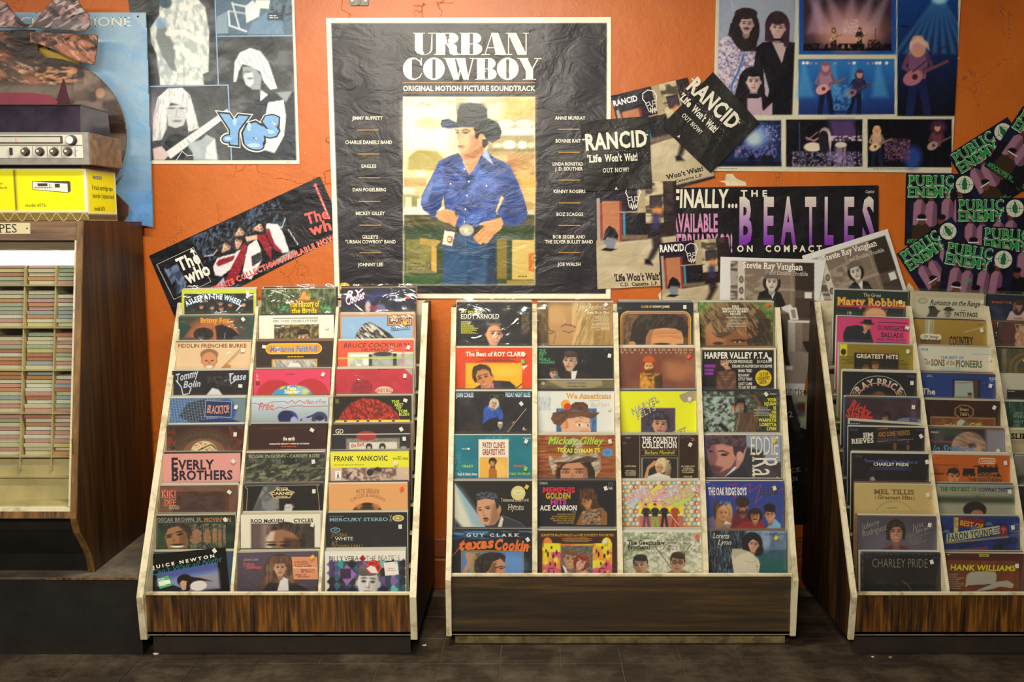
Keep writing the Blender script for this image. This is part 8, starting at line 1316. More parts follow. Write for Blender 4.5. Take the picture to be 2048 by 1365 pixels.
# sepia posters --------------------------------------------------------------
def sepia(a, o, ux, uy, full=True):
    setT(a, o, ux, uy); T = a.TT
    def P(L, c, al=1, e=None): a.P_([T(*p) for p in L], c, al, e)
    def R(x0, y0, x1, y1, c, al=1, e=None): P([(x0, y0), (x1, y0), (x1, y1), (x0, y1)], c, al, e)
    a.fill('d9d8d6'); R(8, 5, 78, 118, '57483e'); cx, cy = T(40, 50); m = a.pm([T(8, 5), T(78, 5), T(78, 118), T(8, 118)])
    R(8, 5, 14, 118, 'b8b0a8', .8); a.N(cx-200, cy-300, cx+200, cy+300, '4a3c34', .8, 60, 5, 3, .5, 8, 0, a.pm([T(8, 5), T(14, 5), T(14, 118), T(8, 118)])); R(14, 5, 20, 118, 'c8bfb4'); R(20, 5, 62, 70, '7a6a5c'); a.N(cx-200, cy-300, cx+200, cy+300, 'a89888', .7, 14, 9, 5, .5, 5, 0, a.pm([T(20, 22), T(40, 18), T(40, 66), T(20, 66)])); R(62, 5, 78, 40, '33281f')
    R(37, 6, 39, 44, '9a8a7a', .8); R(58, 6, 60, 70, '8f7f70', .8); R(28, 38, 62, 41, 'a09080'); R(28, 33, 62, 34, '8a7a6a', .8); 
    for x in range(30, 62, 2): R(x, 34, x+.7, 38, '9a8a7a', .8)
    for y in (28, 42, 56, 68): cxx, cyy = T(17, y); a.E(cxx, cyy, 4.5, 7, '3a2f28'); a.E(cxx, cyy, 3, 5, '8a7d72')
    R(70, 42, 76, 50, 'dcdad6'); R(62, 50, 78, 75, '40342c', .9)
    P([(29, 60), (32, 44), (38, 40), (44, 40), (50, 44), (54, 58), (50, 66), (30, 66)], '1c1614'); P([(41, 41), (46, 41), (43, 52)], 'e0dcd8'); x, y = T(42.5, 31); a.H(x, y, 6*a.TW/1.2*1.0, 'cfc4b8', '241c18', 'b', fr=0, shade=.4, t=a.TR); P([(36, 27), (37, 22), (43, 20), (49, 22), (50, 27), (43, 26)], '6a5c50', 1, 2)
    if full:
        P([(46, 66), (49, 66), (52, 84), (55, 115), (58, 136), (54, 138), (50, 110)], '221b18'); P([(54, 136), (60, 136), (60, 141), (54, 141)], 'e6e2de'); R(56, 78, 76, 81, 'd8d2cc'); R(56, 81, 68, 120, 'b8aea6'); P([(50, 62), (58, 58), (62, 66), (58, 70), (52, 66)], 'e6e2de', .9); P([(56, 63), (63, 62), (65, 77), (58, 78)], 'e6e2de'); P([(58, 65), (62, 64), (63, 75), (60, 76)], '8a7d72', .9); R(62, 81, 78, 160, '7a6c60', .8); P([(68, 105), (76, 103), (82, 122), (74, 126)], '2a211c'); R(20, 118, 82, 168, '9a8c80', .9, 4); P([(46, 66), (49, 66), (54, 110), (58, 136), (54, 138), (50, 110)], '221b18'); P([(54, 136), (60, 136), (60, 141), (54, 141)], 'e6e2de'); R(0, 158, 100, 178, 'dcdbd8')
    x, y = T(18.5, 5.5); a.t('Stevie Ray Vaughan', x, y, 5.2*a.TW, 'ebe7e0', 50*a.TW, 'l', 1, 0, a.TR+1, sf=1); x, y = T(40, 15.5); a.t('and Double Trouble', x, y, 3.5*a.TW, 'd0c8be', 33*a.TW, 'l', 0, 0, a.TR+1, sf=1)
    if full: x, y = T(30, 163); a.t('Live at Sunrise', x, y, 6*a.TW, '4a423c', 42*a.TW, 'l', 0, 0, a.TR, sf=1)
poster('sepia_poster', [(1604, 512), (1775, 458), (1832, 640), (1650, 690)], .0085, 'd9d8d6', lambda a: sepia(a, (1602, 514), (212, -67), (62, 190), False), 'tilted white-edged sepia poster of a man in flat cap', 'poster', 1.5, mat='paper', amp=.001, seed=37)
poster('sepia_poster', [(1441, 514), (1652, 520), (1607, 791), (1436, 789)], .0105, 'd9d8d6', lambda a: sepia(a, (1442, 514), (239, 6), (0, 158)), 'upright sepia poster of a capped man standing behind the rack', 'poster', 1.5, mat='paper', amp=.0014, seed=41)
# green lettering square posters ----------------------------------------------
def band(o, ux, uy, d0, label, seed, low=True):
    q = [o, (o[0]+ux[0], o[1]+ux[1]), (o[0]+ux[0]+uy[0], o[1]+ux[1]+uy[1]), (o[0]+uy[0], o[1]+uy[1])]
    def f(a):
        setT(a, o, ux, uy); T = a.TT; cx, cy = T(50, 50); a.N(cx-120, cy-120, cx+120, cy+120, '1c2040', .7, 30, 30, seed); w2 = a.TW
        for x, y in ((20, 46), (37, 48), (60, 44), (78, 42)):
            a.P_([T(x-9, y+26), T(x-8, y-4), T(x-3, y-10), T(x+3, y-10), T(x+8, y-4), T(x+9, y+26)], '9a6c84', 1, 1.4); a.P_([T(x+1, y+26), T(x+3, y-8), T(x+8, y-4), T(x+9, y+26)], '5a3a52', .7, 2); x2, y2 = T(x, y-14); a.E(x2, y2, 3.8*w2, 5*w2, '5a3428'); a.E(x2, y2-4.6*w2, 5*w2, 2.2*w2, 'b08a98')
        for x, y, c in ((24, 74, '3a2a1c'), (52, 74, '15141a'), (88, 72, '8a3228')):
            a.P_([T(x-16, y+26), T(x-13, y+2), T(x-4, y-6), T(x+5, y-6), T(x+13, y+2), T(x+16, y+26)], c, 1, 1.4); x2, y2 = T(x, y-9); a.E(x2, y2, 5.4*w2, 7*w2, '6a4030'); a.E(x2, y2-5*w2, 6.4*w2, 4*w2, '15131a')
        x2, y2 = T(24, 64.5); a.LG([T(17, 64), T(31, 64)], 1.8*w2, 'cfcfd8'); x2, y2 = T(72, 90); a.E(x2, y2, 4.5*w2, 5.5*w2, 'b8b4a8')
        g, wht = '2a8a44', 'c4d2c0'
        for s_, u, v, ww in (('PUBLIC', 4, 3, 64), ('ENEMY', 3, 19, 63)):
            x, y = T(u, v); T2 = R_(a.TR); a.t(s_, x-.5, y-.5, 14.6*w2, wht, (ww+1)*w2, 'l', 2, 0, a.TR, sf=1); a.t(s_, x, y, 13.6*w2, g, ww*w2, 'l', 1, 0, a.TR, sf=1)
        x, y = T(84, 15); a.EG(x, y, 12.6*w2, 12.6*w2, 'd0d0c0'); P = [(x+7*w2*math.cos(i*math.pi/12), y+7*w2*math.sin(i*math.pi/12)) for i in range(25)]; a.LG(P, .7*w2, '2a5a38')
        a.LG([T(72, 15), T(96, 15)], .7*w2, '2a5a38'); a.LG([T(84, 3), T(84, 27)], .7*w2, '2a5a38'); a.PG([T(81, 22), T(80, 13), T(82, 9), T(82.5, 6), T(86, 6), T(86, 9), T(88, 13), T(87.5, 22)], '1e6a3a')
        if low: x, y = T(3, 91); a.t('APOCALYPSE 91...', x, y, 6.5*w2, '3aa05a', 44*w2, 'l', 2, 0, a.TR); x, y = T(60, 91); a.t('THE ENEMY STRIKES BLACK', x, y, 6*w2, '3aa05a', 38*w2, 'l', 1, 0, a.TR)
    poster('band_poster', q, d0, '15131c', f, label, 'poster', 1.5, amp=.0018, seed=seed, group=None)
band((1812, 347), (140, 1), (-3, 144), .002, 'leftmost upright square poster with green block lettering and crosshair', 43)
band((1895, 310), (120, -76), (72, 122), .0035, 'tilted green lettered square poster below the top corner one', 47)
band((1912, 396), (140, 0), (2, 140), .005, 'upright green lettered poster in the middle of the overlapping group', 53)
band((1965, 452), (140, 8), (-6, 140), .0065, 'green lettered square poster cut by the right picture edge', 59)
band((1793, 508), (110, -74), (72, 112), .008, 'lowest left green lettered poster, tilted anticlockwise', 61)
band((1892, 480), (140, 22), (-20, 140), .0095, 'lowest green lettered poster, tilted slightly clockwise', 67)
band((2046, 212), (120, 78), (-78, 120), .011, 'top corner dark green lettered poster turned steeply clockwise', 71)
# black poster between racks ---------------------------------------------------
def f(a):
    a.org(1560, 780, 4.0147); a.P_([(90, 30), (260, 30), (260, 330), (150, 300)], 'a89c80', 1, 6); a.P_([(130, 120), (200, 110), (200, 180), (150, 170)], '9a3c24', 1, 6); a.N(100, 60, 260, 300, '7a8a8c', .6, 40); a.P_([(40, 90), (90, 80), (165, 280), (160, 360), (110, 320)], '2c3030', 1, 8); a.N(0, 100, 200, 1000, '1c1c1e', .5, 60)
    c = 'c8c6bc'; a.t('1992', -60, 190, 46, c, 165, 'l', 0, 0, -6); a.t('TRUCK', -30, 650, 34, '8a8882', 190, 'l', 1, sf=1, rot=-8, sp=.2); a.t('& VAN', -10, 715, 36, '8a8882', 150, 'l', 1, sf=1, rot=-8); a.t('HAY', 40, 785, 34, '8a8882', 70, 'l', 1, sf=1, rot=-8)
poster('band_poster', [(1545, 788), (1640, 790), (1640, 1050), (1550, 1050)], .002, '131214', f, 'narrow black poster with white numerals showing between middle and right racks', 'poster', 2, amp=.0012, seed=73)
# torn scraps of paper
def scrap(pts, label):
    v = []
    for p in pts: a_ = at(*p, WALL-.0015); v.append(a_)
    for p in pts: a_ = at(*p, WALL-.0006); v.append((a_[0], WALL-.0002, a_[2]))
    n = len(pts); cx = np.mean([q[0] for q in v]); cz = np.mean([q[2] for q in v]); L = (float(cx), WALL, float(cz))
    mb = MB(); mb.v = [(q[0]-L[0], q[1]-L[1], q[2]-L[2]) for q in v]; mb.f = [tuple(range(n))[::-1], tuple(range(n, 2*n))]+[(i, (i+1) % n, n+(i+1) % n, n+i) for i in range(n)]
    o = mb.o('paper_scrap', M['cream'], None, L); tag(o, label, 'paper scrap')
scrap([(1437, 363), (1450, 361), (1452, 349), (1466, 348), (1471, 356), (1478, 360), (1492, 364), (1493, 372), (1452, 372), (1450, 366)], 'torn cream paper scrap above the wide lettering poster')
scrap([(1815, 592), (1812, 576), (1818, 566), (1826, 575), (1832, 592)], 'small torn cream scrap below the green lettered posters')
scrap([(1316, 590), (1322, 584), (1326, 592), (1320, 602)], 'tiny cream paper corner under the small street photo poster')
# metal bracket at the top edge
x, y, z = at(718, 2); t = empty('wall_bracket', (x, WALL-.004, z+.02)); tag(t, 'steel two-plate bracket screwed to the wall at the top edge', 'bracket')
MB().prism([(-.040, -.034), (-.033, -.040), (-.006, -.040), (-.006, .05), (-.042, .05)], -.003, .004, 'y').o('plate', M['darksteel'], t)
MB().prism([(.006, -.040), (.036, -.040), (.042, -.034), (.042, .05), (.006, .05)], -.003, .004, 'y').o('plate', M['darksteel'], t)
MB().box(-.006, -.008, -.038, .006, .004, .05).o('hinge_bar', M['darksteel'], t)
for sx in (-.027, .03): MB().cyl((sx, -.02), .006, -.007, -.003, 12).o('screw', M['steel'], t)
# ------------------------------------------------------------ display cabinet on its black plinth
XR = -1.69; XL = -2.35; Zb = .31; Zt = 1.655
pl = empty('cabinet_plinth', (-2.0, 3.95, 0)); tag(pl, 'long low black scuffed plinth with grey top under the cabinet', 'plinth')
def Q(mb, nm, mat, par, bev=0, ox=None):
    L = ox or par.location; mb.v = [(a-L[0], b_-L[1], c-L[2]) for a, b_, c in mb.v]; return mb.o(nm, mat, par, bev=bev)
Q(MB().box(-2.75, 3.68, 0, -1.497, 3.70, .300), 'front_board', M['black'], pl); Q(MB().box(-1.515, 3.70, 0, -1.497, 4.38, .300), 'side_board', M['black'], pl)
Q(MB().box(-2.75, 3.675, .300, -1.495, 4.38, .308), 'top_board', M['ledge'], pl); Q(MB().box(-1.85, 3.672, .299, -1.5, 3.6755, .307), 'edge_strip', M['edgewood'], pl)
cb = empty('display_cabinet', (-2.05, 4.0, .308)); tag(cb, 'walnut glass-fronted display cabinet holding cassettes, left edge of the picture', 'cabinet')
side = [(3.79, Zt), (3.605, .56), (3.625, .50), (3.665, .45), (3.70, .40), (3.72, .36), (3.73, .308), (4.36, .308), (4.36, Zt)]
Q(MB().prism(side, XR-.020, XR), 'side_panel', M['cabwood'], cb)
def fr(z): return 3.79-(Zt-z)/(Zt-.56)*.185     # front slope
e = MB()
for (p, q) in zip(side[:7], side[1:7]):
    e.add([(XR-.022, p[0]-.004, p[1]), (XR+.001, p[0]-.004, p[1]), (XR+.001, p[0]+.003, p[1]), (XR-.022, p[0]+.003, p[1]), (XR-.022, q[0]-.004, q[1]), (XR+.001, q[0]-.004, q[1]), (XR+.001, q[0]+.003, q[1]), (XR-.022, q[0]+.003, q[1])], BF)
Q(e, 'edge_strip', M['edgewood'], cb)
def slab(z0, z1, x0, x1, d0, d1): # board following the sloped front
    return MB().add([(x0, fr(z0)+d0, z0), (x1, fr(z0)+d0, z0), (x1, fr(z0)+d1, z0), (x0, fr(z0)+d1, z0), (x0, fr(z1)+d0, z1), (x1, fr(z1)+d0, z1), (x1, fr(z1)+d1, z1), (x0, fr(z1)+d1, z1)], BF)
XI = XR-.020
Q(slab(1.583, Zt, XL, XI, .003, .02), 'header_rail', M['trimwood'], cb); Q(MB().box(XL, 3.80, Zt-.018, XI, 4.36, Zt), 'top_board', M['trimwood'], cb); Q(MB().box(XL, 4.345, .308, XI, 4.36, Zt-.018), 'back_panel', M['palewood'], cb)
Q(slab(.60, 1.583, XI-.011, XI-.001, .0, .02), 'glass_frame', M['cream'], cb); Q(slab(.585, .60, XL, XI-.001, .0, .02), 'glass_frame', M['cream'], cb); Q(slab(.56, .585, XL, XI, -.002, .02), 'bottom_rail', M['edgewood'], cb)
Q(slab(.60, 1.583, XL, XI-.011, .008, .011), 'glass_pane', M['glass'], cb)
Q(MB().prism([(3.65, .56), (3.665, .50), (3.70, .44), (3.735, .38), (3.75, .309), (3.77, .309), (3.77, .56)], XL, XI), 'lower_panel', M['black'], cb)
Q(MB().box(XR-.0005, 3.60, .80, XR+.001, 3.612, .86), 'hinge', plain('brass_hinge', 'b8923a', .35, .8), cb)
# cubby grid: sloped parallel to the glass
DX = .118; ys = 0.105
dv = [XR-.0195-.040+ -DX*i for i in range(0, 7)]
dv = [xat(116, 700, 3.80)-DX*i for i in range(-0, 6)]
zs = [zat(572, 3.78), zat(657, 3.76), zat(742, 3.74), zat(828, 3.72), zat(914, 3.70)]
zall = [zs[0]+(zs[0]-zs[1])]+zs
for x in dv+[xat(57, 700, 3.80)*0+dv[0]+DX]:
    if x > XI-.012: continue
    Q(slab(.72, 1.56, x-.0025, x+.0025, .060, .30), 'divider', M['palewood'], cb)
for z in zall+[zs[-1]-.075]: Q(MB().box(XL, fr(z)+.055, z-.0025, XI-.001, fr(z)+.32, z+.0025), 'shelf', M['palewood'], cb)
Q(slab(.60, .76, XL, XI-.001, .07, .085), 'lower_board', M['palewood'], cb); Q(slab(1.54, 1.583, XL, XI-.001, .03, .06), 'upper_board', M['trimwood'], cb); Q(MB().box(XL, 3.63, .60, XI-.001, 3.70, .612), 'inner_sill', M['palewood'], cb)
# cassette tapes, each one its own object
tc = dict(pink='e2aaa4', red='d08c76', orange='e0a47c', white='eeeade', grey='c0beb8', blue='b6bec8', green='c0c8b0', yellow='e4dc96', cream='e6dcc0')
tmesh = {}
for k_, c_ in tc.items():
    m_, nt_, b_ = mk('tape_'+k_); v_ = coords(nt_, (1, 1, 1)); n_ = noise(nt_, coords(nt_, (60, 60, 400)), 3, 3)
    nt_.links.new(ramp(nt_, n_, [(.42, hxd) if False else (.40, tuple(lin(hx(c_)*.8))+(1,)), (.5, tuple(lin(hx(c_)))+(1,))]), b_.inputs['Base Color']); b_.inputs['Roughness'].default_value = .35
    o_ = MB().box(-.0525, 0, 0, .0525, .068, .0132).o('c', m_, bev=.0008); tmesh[k_] = o_.data; bpy.data.objects.remove(o_)
rr = random.Random(12); names = ['pink', 'white', 'red', 'grey', 'orange', 'cream', 'blue', 'green', 'yellow', 'pink', 'white', 'white', 'cream', 'pink']
ordn = ['first', 'second', 'third', 'fourth', 'fifth', 'sixth', 'seventh', 'eighth', 'ninth', 'tenth']
rows = [('top', zall[0]), ('second', zs[0]), ('third', zs[1]), ('fourth', zs[2]), ('fifth', zs[3]), ('sixth', zs[4]), ('lowest', zs[4]-.075)]
# a compartment's floor is the shelf below it
floors = [zall[1], zall[2], zall[3], zall[4], zall[5], zs[-1]-.075]; tops = [zall[0], zall[1], zall[2], zall[3], zall[4], zall[5]]
for r_, (z0, z1) in enumerate(zip([zall[0]]+floors, [zall[0]+.155]+tops)):
    n = min(10, int((z1-z0-.008)/.0152))
    if r_ == 0: n = 3
    for ci, cn in enumerate(('left', 'centre', 'right')):
        xc = dv[0]+DX*(ci-.5)-DX
        xc = dv[1]+DX*(ci+.5)-DX if False else dv[0]+DX*(ci-1.5)
        if ci == 2: xc = dv[0]+DX*.5
        for q in range(n-(1 if rr.random() < .3 else 0)):
            k_ = rr.choice(names); o_ = bpy.data.objects.new('cassette_tape', tmesh[k_]); COL.objects.link(o_)
            zz = z0+.0027+q*.0152; o_.location = (xc+rr.uniform(-.003, .003)+.002-(.006 if ci == 2 else 0), fr(zz)+.068+rr.uniform(0, .014), zz)
            tag(o_, f'{k_} cassette, {ordn[q]} from the bottom, {cn} stack, cabinet shelf row {["one","two","three","four","five","six","seven"][r_]}', 'cassette', 'cassette tapes in the display cabinet')
# name plate
px, pz = xat(30, 457, 3.785), zat(457, 3.785)
np_ = empty('name_plate', (px, fr(pz)+.001, pz)); tag(np_, 'small cream plate with black serif letters on the cabinet header', 'sign')
def pm_(P, L): P = np.asarray(P, float); x = np.array([xat(a_, 457, 3.785) for a_ in P[:, 0]]); z = np.array([zat(b_, 3.785) for b_ in P[:, 1]]); return np.stack([x-px, -.0030-L*.0003, z-pz], 1)
c = Cv([(-45, 446), (60, 446), (60, 468), (-45, 468)], 4, pm_, 'd6cba4', (0, 420, 3.591)); c.t('TAPES', -125, 102, 62, '2a1f18', 250, 'l', 0, sf=1, sq=.7); c.EG(196, 133, 6, 6, '2a1f18'); c.build('lettered_face', M['print'], np_)
MB().box(xat(-45, 457, 3.785)-px, -.0025, zat(468, 3.785)-pz, xat(60, 457, 3.785)-px, .004, zat(446, 3.785)-pz).o('plate', M['cream'], np_)
# ------------------------------------------------------------ yellow carton
bx0, bx1, by0, by1, bz0, bz1 = -2.25, -1.691, 3.83, 4.10, Zt+.002, 1.852
yb_ = empty('carton', ((bx0+bx1)/2, 3.96, bz0)); tag(yb_, 'yellow printed tape deck carton under the stereo receiver', 'box')
ym = plain('yellow_carton', 'e8dc10', .5, 0, .05, 6); wm_ = plain('white_carton_edge', 'e4e0cc', .6, 0, .06)
Q(MB().box(bx0, by0, bz0, bx1, by1, bz1), 'carton_body', wm_, yb_, .002)
def fmap(P, L): P = np.asarray(P, float); return np.stack([np.array([xat(a_, 390, by0) for a_ in P[:, 0]])-yb_.location[0], np.full(len(P), by0-.0012-yb_.location[1])-L*.0003, np.array([zat(b_, by0) for b_ in P[:, 1]])-yb_.location[2]], 1)
def f(a):
    a.org(0, 0, 2.844); a.R(-300, 965, 480, 1198, 'f1e80e'); a.R(84, 965, 96, 1196, '6a5a34'); a.R(-300, 1208, 500, 1262, '7d672a')
    for s2, ph in ((-1, 0), (1, .5)):
        P = [(-60+i*6, 1235+s2*22*math.sin((i/13.2+ph*0)*2*math.pi)) for i in range(94)]; a.LG(P, 3 if s2 > 0 else 1.5, 'e0d8b4' if s2 > 0 else '5f4f24')
    a.PG([(187, 1030), (400, 1030), (405, 1040), (405, 1088), (388, 1098), (187, 1080)], '4a4a48'); a.PG([(190, 1033), (388, 1046), (388, 1094), (190, 1078)], 'dddcd4'); a.B(218, 1044, 274, 1060, '3a3a3a'); a.B(316, 1046, 344, 1068, '3a3a3a'); a.small(200, 1066, 370, 1, 12, '6a6a66', 5); a.small(284, 1048, 296, 3, 8, '6a6a66', 4)
    a.t('model 6076', 140, 1158, 19, '4a4418', 118, 'l', 0, sp=.05); a.t('tape', -22, 1035, 15, '6a5c14', 42, 'l', 0); a.t('tape deck', -60, 1060, 15, '6a5c14', 106, 'l', 0)
c = Cv([(-130, 339), (174.5, 339), (174.5, 441), (-130, 441)], 3.5, fmap, 'e6e2cc'); f(c); c.build('printed_front', M['print'], yb_)
def smap(P, L):
    # side face: u along depth 0..100, v 0..100 downward
    P = np.asarray(P, float); return np.stack([np.full(len(P), bx1+.0012-yb_.location[0])+L*.0003, by0+(by1-by0)*P[:, 0]/100-yb_.location[1], bz1+(bz0-bz1)*P[:, 1]/100-yb_.location[2]], 1)
c = Cv([(0, 0), (100, 0), (100, 100), (0, 100)], 3, smap, 'e6e2cc'); c.R(6, 4, 96, 84, 'e6d80e'); c.R(0, 87, 100, 100, '5a4a2a'); c.t('ROSS', 22, 12, 6, '2c4a9c', 30, 'l', 2); c.t('8 track cartridge tape', 18, 30, 9, '5a5014', 70, 'l', 1); c.t('recorder / playback deck', 18, 46, 9, '5a5014', 74, 'l', 1); c.t('model 6076', 22, 72, 8, '5a5014', 36, 'l', 1)
c.build('printed_side', M['print'], yb_)
# ------------------------------------------------------------ receiver with turntable lid
rx0, rx1, ry0, ry1, rz0, rz1 = -2.3, -1.659, 3.80, 4.10, 1.866, 1.984
st_ = empty('stereo_receiver', (-1.98, 3.95, 1.856)); tag(st_, 'silver-faced stereo receiver with wood case and smoked turntable lid', 'stereo')
Q(MB().box(rx0, ry0+.01, rz0, rx1, ry1, rz1), 'wood_case', M['trimwood'], st_, .002); Q(MB().box(rx0, ry0, rz0-.002, rx1-.001, ry0+.012, rz1+.002), 'face_plate', M['steel'], st_, .002)
Q(MB().box(rx0+.03, ry0+.04, rz0-.012, rx1-.05, ry1-.03, rz0), 'foot_board', M['darksteel'], st_)
fx = lambda p: xat(p, 300, ry0); fz = lambda p: zat(p, ry0); wf = plain('ivory_panel', 'd2cfc2', .4, 0, .04)
Q(MB().box(rx0+.01, ry0-.002, fz(316), fx(166), ry0, fz(270)), 'control_panel', wf, st_)
Q(MB().box(rx0+.01, ry0-.004, fz(291), fx(166), ry0-.001, fz(290)), 'panel_divider', M['darksteel'], st_)
Q(MB().box(rx0+.02, ry0-.006, fz(287), fx(127), ry0-.001, fz(272)), 'dial_frame', M['darksteel'], st_, .001); Q(MB().box(rx0+.025, ry0-.008, fz(285), fx(123), ry0-.002, fz(275)), 'dial_window', plain('dial_glass', 'c8c4b4', .15, 0, .05), st_)
Q(MB().box(fx(35), ry0-.009, fz(284), fx(36), ry0-.003, fz(276)), 'dial_needle', M['orange'], st_)
kx = lambda p: fx(p)-st_.location[0]; kz = lambda p: fz(p)-st_.location[2]; ky = ry0-st_.location[1]
mbk = MB().cyl((kx(146), kz(281)), .0195, ky-.006, ky-.001, 20).cyl((kx(145.5), kz(281)), .0165, ky-.024, ky-.006, 20, .0165); mbk.o('tuning_knob', M['darksteel'], st_, bev=.0004)
MB().cyl((kx(145.5), kz(281)), .014, ky-.0255, ky-.023, 16).o('knob_cap', plain('knob_face', 'e6e4dc', .3, .2, .03), st_)
for p in (52, 81, 109.5, 137):
    q = MB().cyl((kx(p), kz(304)), .0165, ky-.004, ky-.001, 16).cyl((kx(p), kz(304)), .012, ky-.020, ky-.003, 14, .010).o('control_knob', M['darksteel'], st_)
    MB().cyl((kx(p)-.002, kz(303)), .005, ky-.0215, ky-.019, 10).o('knob_mark', wf, q)
    Q(MB().box(fx(p+14)-.0006, ry0-.003, fz(313), fx(p+14)+.0006, ry0-.001, fz(293)), 'panel_line', M['darksteel'], st_)
Q(MB().box(fx(21), ry0-.010, fz(310), fx(26), ry0-.001, fz(296)), 'slide_switch', M['smoke'], st_, .0006)
def pf(P, L): P = np.asarray(P, float); return np.stack([np.array([xat(a_, 300, ry0) for a_ in P[:, 0]])-st_.location[0], np.full(len(P), ky-.0028)-L*.0002, np.array([zat(b_, ry0) for b_ in P[:, 1]])-st_.location[2]], 1)
c = Cv([(0, 292), (1, 292), (1, 293), (0, 293)], 5, pf, 'd2cfc2', (0, 0, 2.844))
for s_, x_ in (('VOLUME', 118), ('BALANCE', 205), ('TONE', 296), ('SELECTOR', 370)): c.t(s_, x_, 834, 5, '4a4a46', 40, 'l', 0)
for i_, s_ in enumerate(('PHONO', 'FM', 'AM', 'TAPE')): c.t(s_, 420, 856+i_*10, 4.5, '4a4a46', None, 'l', 0)
c.build('panel_lettering', M['print'], st_)
lid = [(3.825, 1.984), (3.845, 2.088), (4.085, 2.088), (4.10, 1.984)]
Q(MB().prism(lid, rx0, -1.70), 'turntable_lid', M['smoke'], st_, .003); Q(MB().prism([(3.842, 2.088), (3.846, 2.092), (4.08, 2.092), (4.084, 2.088)], rx0, -1.702), 'lid_rim', M['darksteel'], st_)
# maroon box parts on the lid
mm = plain('maroon_card', '7a2038', .5, 0, .12); mi = plain('dark_maroon_card', '4a1426', .6)
t = empty('open_box', (-1.95, 3.95, 2.094)); tag(t, 'open maroon cardboard box lying on the turntable lid', 'box')
Q(MB().prism([(-2.28, 2.094), (-1.805, 2.094), (-1.800, 2.105), (-1.83, 2.130), (-1.90, 2.138), (-2.28, 2.142)], 3.87, 3.874, 'y'), 'front_flap', mm, t)
Q(MB().box(-2.28, 3.874, 2.094, -1.81, 4.02, 2.098), 'bottom_card', mi, t); Q(MB().prism([(3.874, 2.094), (3.95, 2.20), (3.958, 2.19), (4.0, 2.094)], -1.812, -1.808), 'side_flap', mi, t); Q(MB().box(-2.28, 4.016, 2.098, -1.82, 4.02, 2.135), 'back_flap', mm, t)
# ------------------------------------------------------------ display cards behind the stereo
def card(name, quadfn, y, pts_px, th, edge, label, step, bg, fn, org=(0, 0, 1), mat='poster', parent=None, side=True):
    """a cut-out card of its own thickness: outline in photo pixels at distance y"""
    V = [at(px_, py_, y) for px_, py_ in pts_px]; cx = sum(v[0] for v in V)/len(V); cz = min(v[2] for v in V); L = (cx, y, cz)
    root = parent or empty(name, L)
    if not parent: tag(root, label, 'display card')
    L = root.location
    n = len(V); mb = MB(); mb.v = [(v[0]-L[0], y+.0006-L[1], v[2]-L[2]) for v in V]+[(v[0]-L[0], y+th-L[1], v[2]-L[2]) for v in V]
    mb.f = [tuple(range(n))[::-1], tuple(range(n, 2*n))]+[(i, (i+1) % n, n+(i+1) % n, n+i) for i in range(n)]
    mb.o('card_board', edge, root)
    P = np.array(pts_px, float); x0, y0 = P.min(0); x1, y1 = P.max(0)
    def mp(Q_, L_): a_, b_ = ray(Q_[:, 0], Q_[:, 1]); yy = y-L_*.0003; return np.stack([a_*yy-L[0], yy-L[1]+0*a_, CH+b_*yy-L[2]], 1)
    c = Cv([(x0, y0), (x1, y0), (x1, y1), (x0, y1)], step, mp, bg, org); fn(c); o = c.build('printed_face', M[mat], root)
    # keep only the grid cells inside the outline
    import bmesh
    bm = bmesh.new(); bm.from_mesh(o.data); c.org(0, 0, 1); inside = c.pm([tuple(p) for p in pts_px], .01).ravel() > .5; nn = len(inside)
    bm.verts.ensure_lookup_table(); bmesh.ops.delete(bm, geom=[v for v in bm.verts if v.index < nn and not inside[v.index]], context='VERTS'); bm.to_mesh(o.data); bm.free()
    return root
bluem = plain('blue_card_edge', '5a7c9a', .6); brm = plain('card_edge_brown', '6a4c2c', .7); yel = plain('yellow_card', 'c8a83c', .6)
def f(a):
    a.G(0, 20, 310, 460, '8fb0cc', '4f78a8'); a.N(0, 20, 310, 460, 'a8c4da', .6, 60, 80, 3, .5, 3); a.G(250, 380, 310, 460, '5f92cc', '5a86c4'); a.E(240, 230, 60, 160, '9ab8d0', .6, 60); a.N(200, 60, 310, 460, '6fa8dc', .4, 24, 16, 8, .6); a.P_([(262, 28), (295, 28), (295, 66)], 'b8ccd8', .5, 3)
    a.t('CHUCK MANGIONE', -30, 34, 18.5, 'e8e4cc', 292, 'l', 0, sf=1); a.EG(276, 33, 2, 2, '1c1c20')
card('display_card', None, 4.355, [(22, 25), (292, 25), (294, 60), (307, 455), (290, 452), (225, 446), (0, 444), (0, 25)], .004, bluem, 'large pale blue card with white serif lettering behind the stereo', 2.2, '7c9cb8', f)
def cut(a):
    a.org(0, 0, 2.844); a.fill('3a2a26'); a.N(-60, 0, 760, 1280, '5a3a2e', .7, 90, 60, 3); a.N(-60, 100, 520, 480, 'b87048', .7, 90, 26, 8, .55, 4, 25); a.N(-60, 140, 480, 480, 'f0c8a0', .7, 50, 10, 12, .7, 8, 20); a.N(-60, 150, 480, 480, '1c1312', .8, 110, 50, 15, .45, 4)
    a.R(-60, 480, 420, 560, '8a7c6c', .6, 40); a.N(420, 400, 720, 640, 'a09488', .5, 90, 60, 5); a.E(570, 530, 26, 30, 'd8a07c', .6, 8); a.P_([(600, 760), (730, 760), (720, 900), (600, 900)], '6a6058', 1, 8); a.R(60, 640, 760, 760, '2a2020', .6, 40); a.N(200, 380, 440, 470, 'd89468', .8, 40, 12, 17, .5, 5)
circ = [(90+163*math.cos(t_), 275+160*math.sin(t_)) for t_ in np.radians(np.arange(-95, 52, 6))]
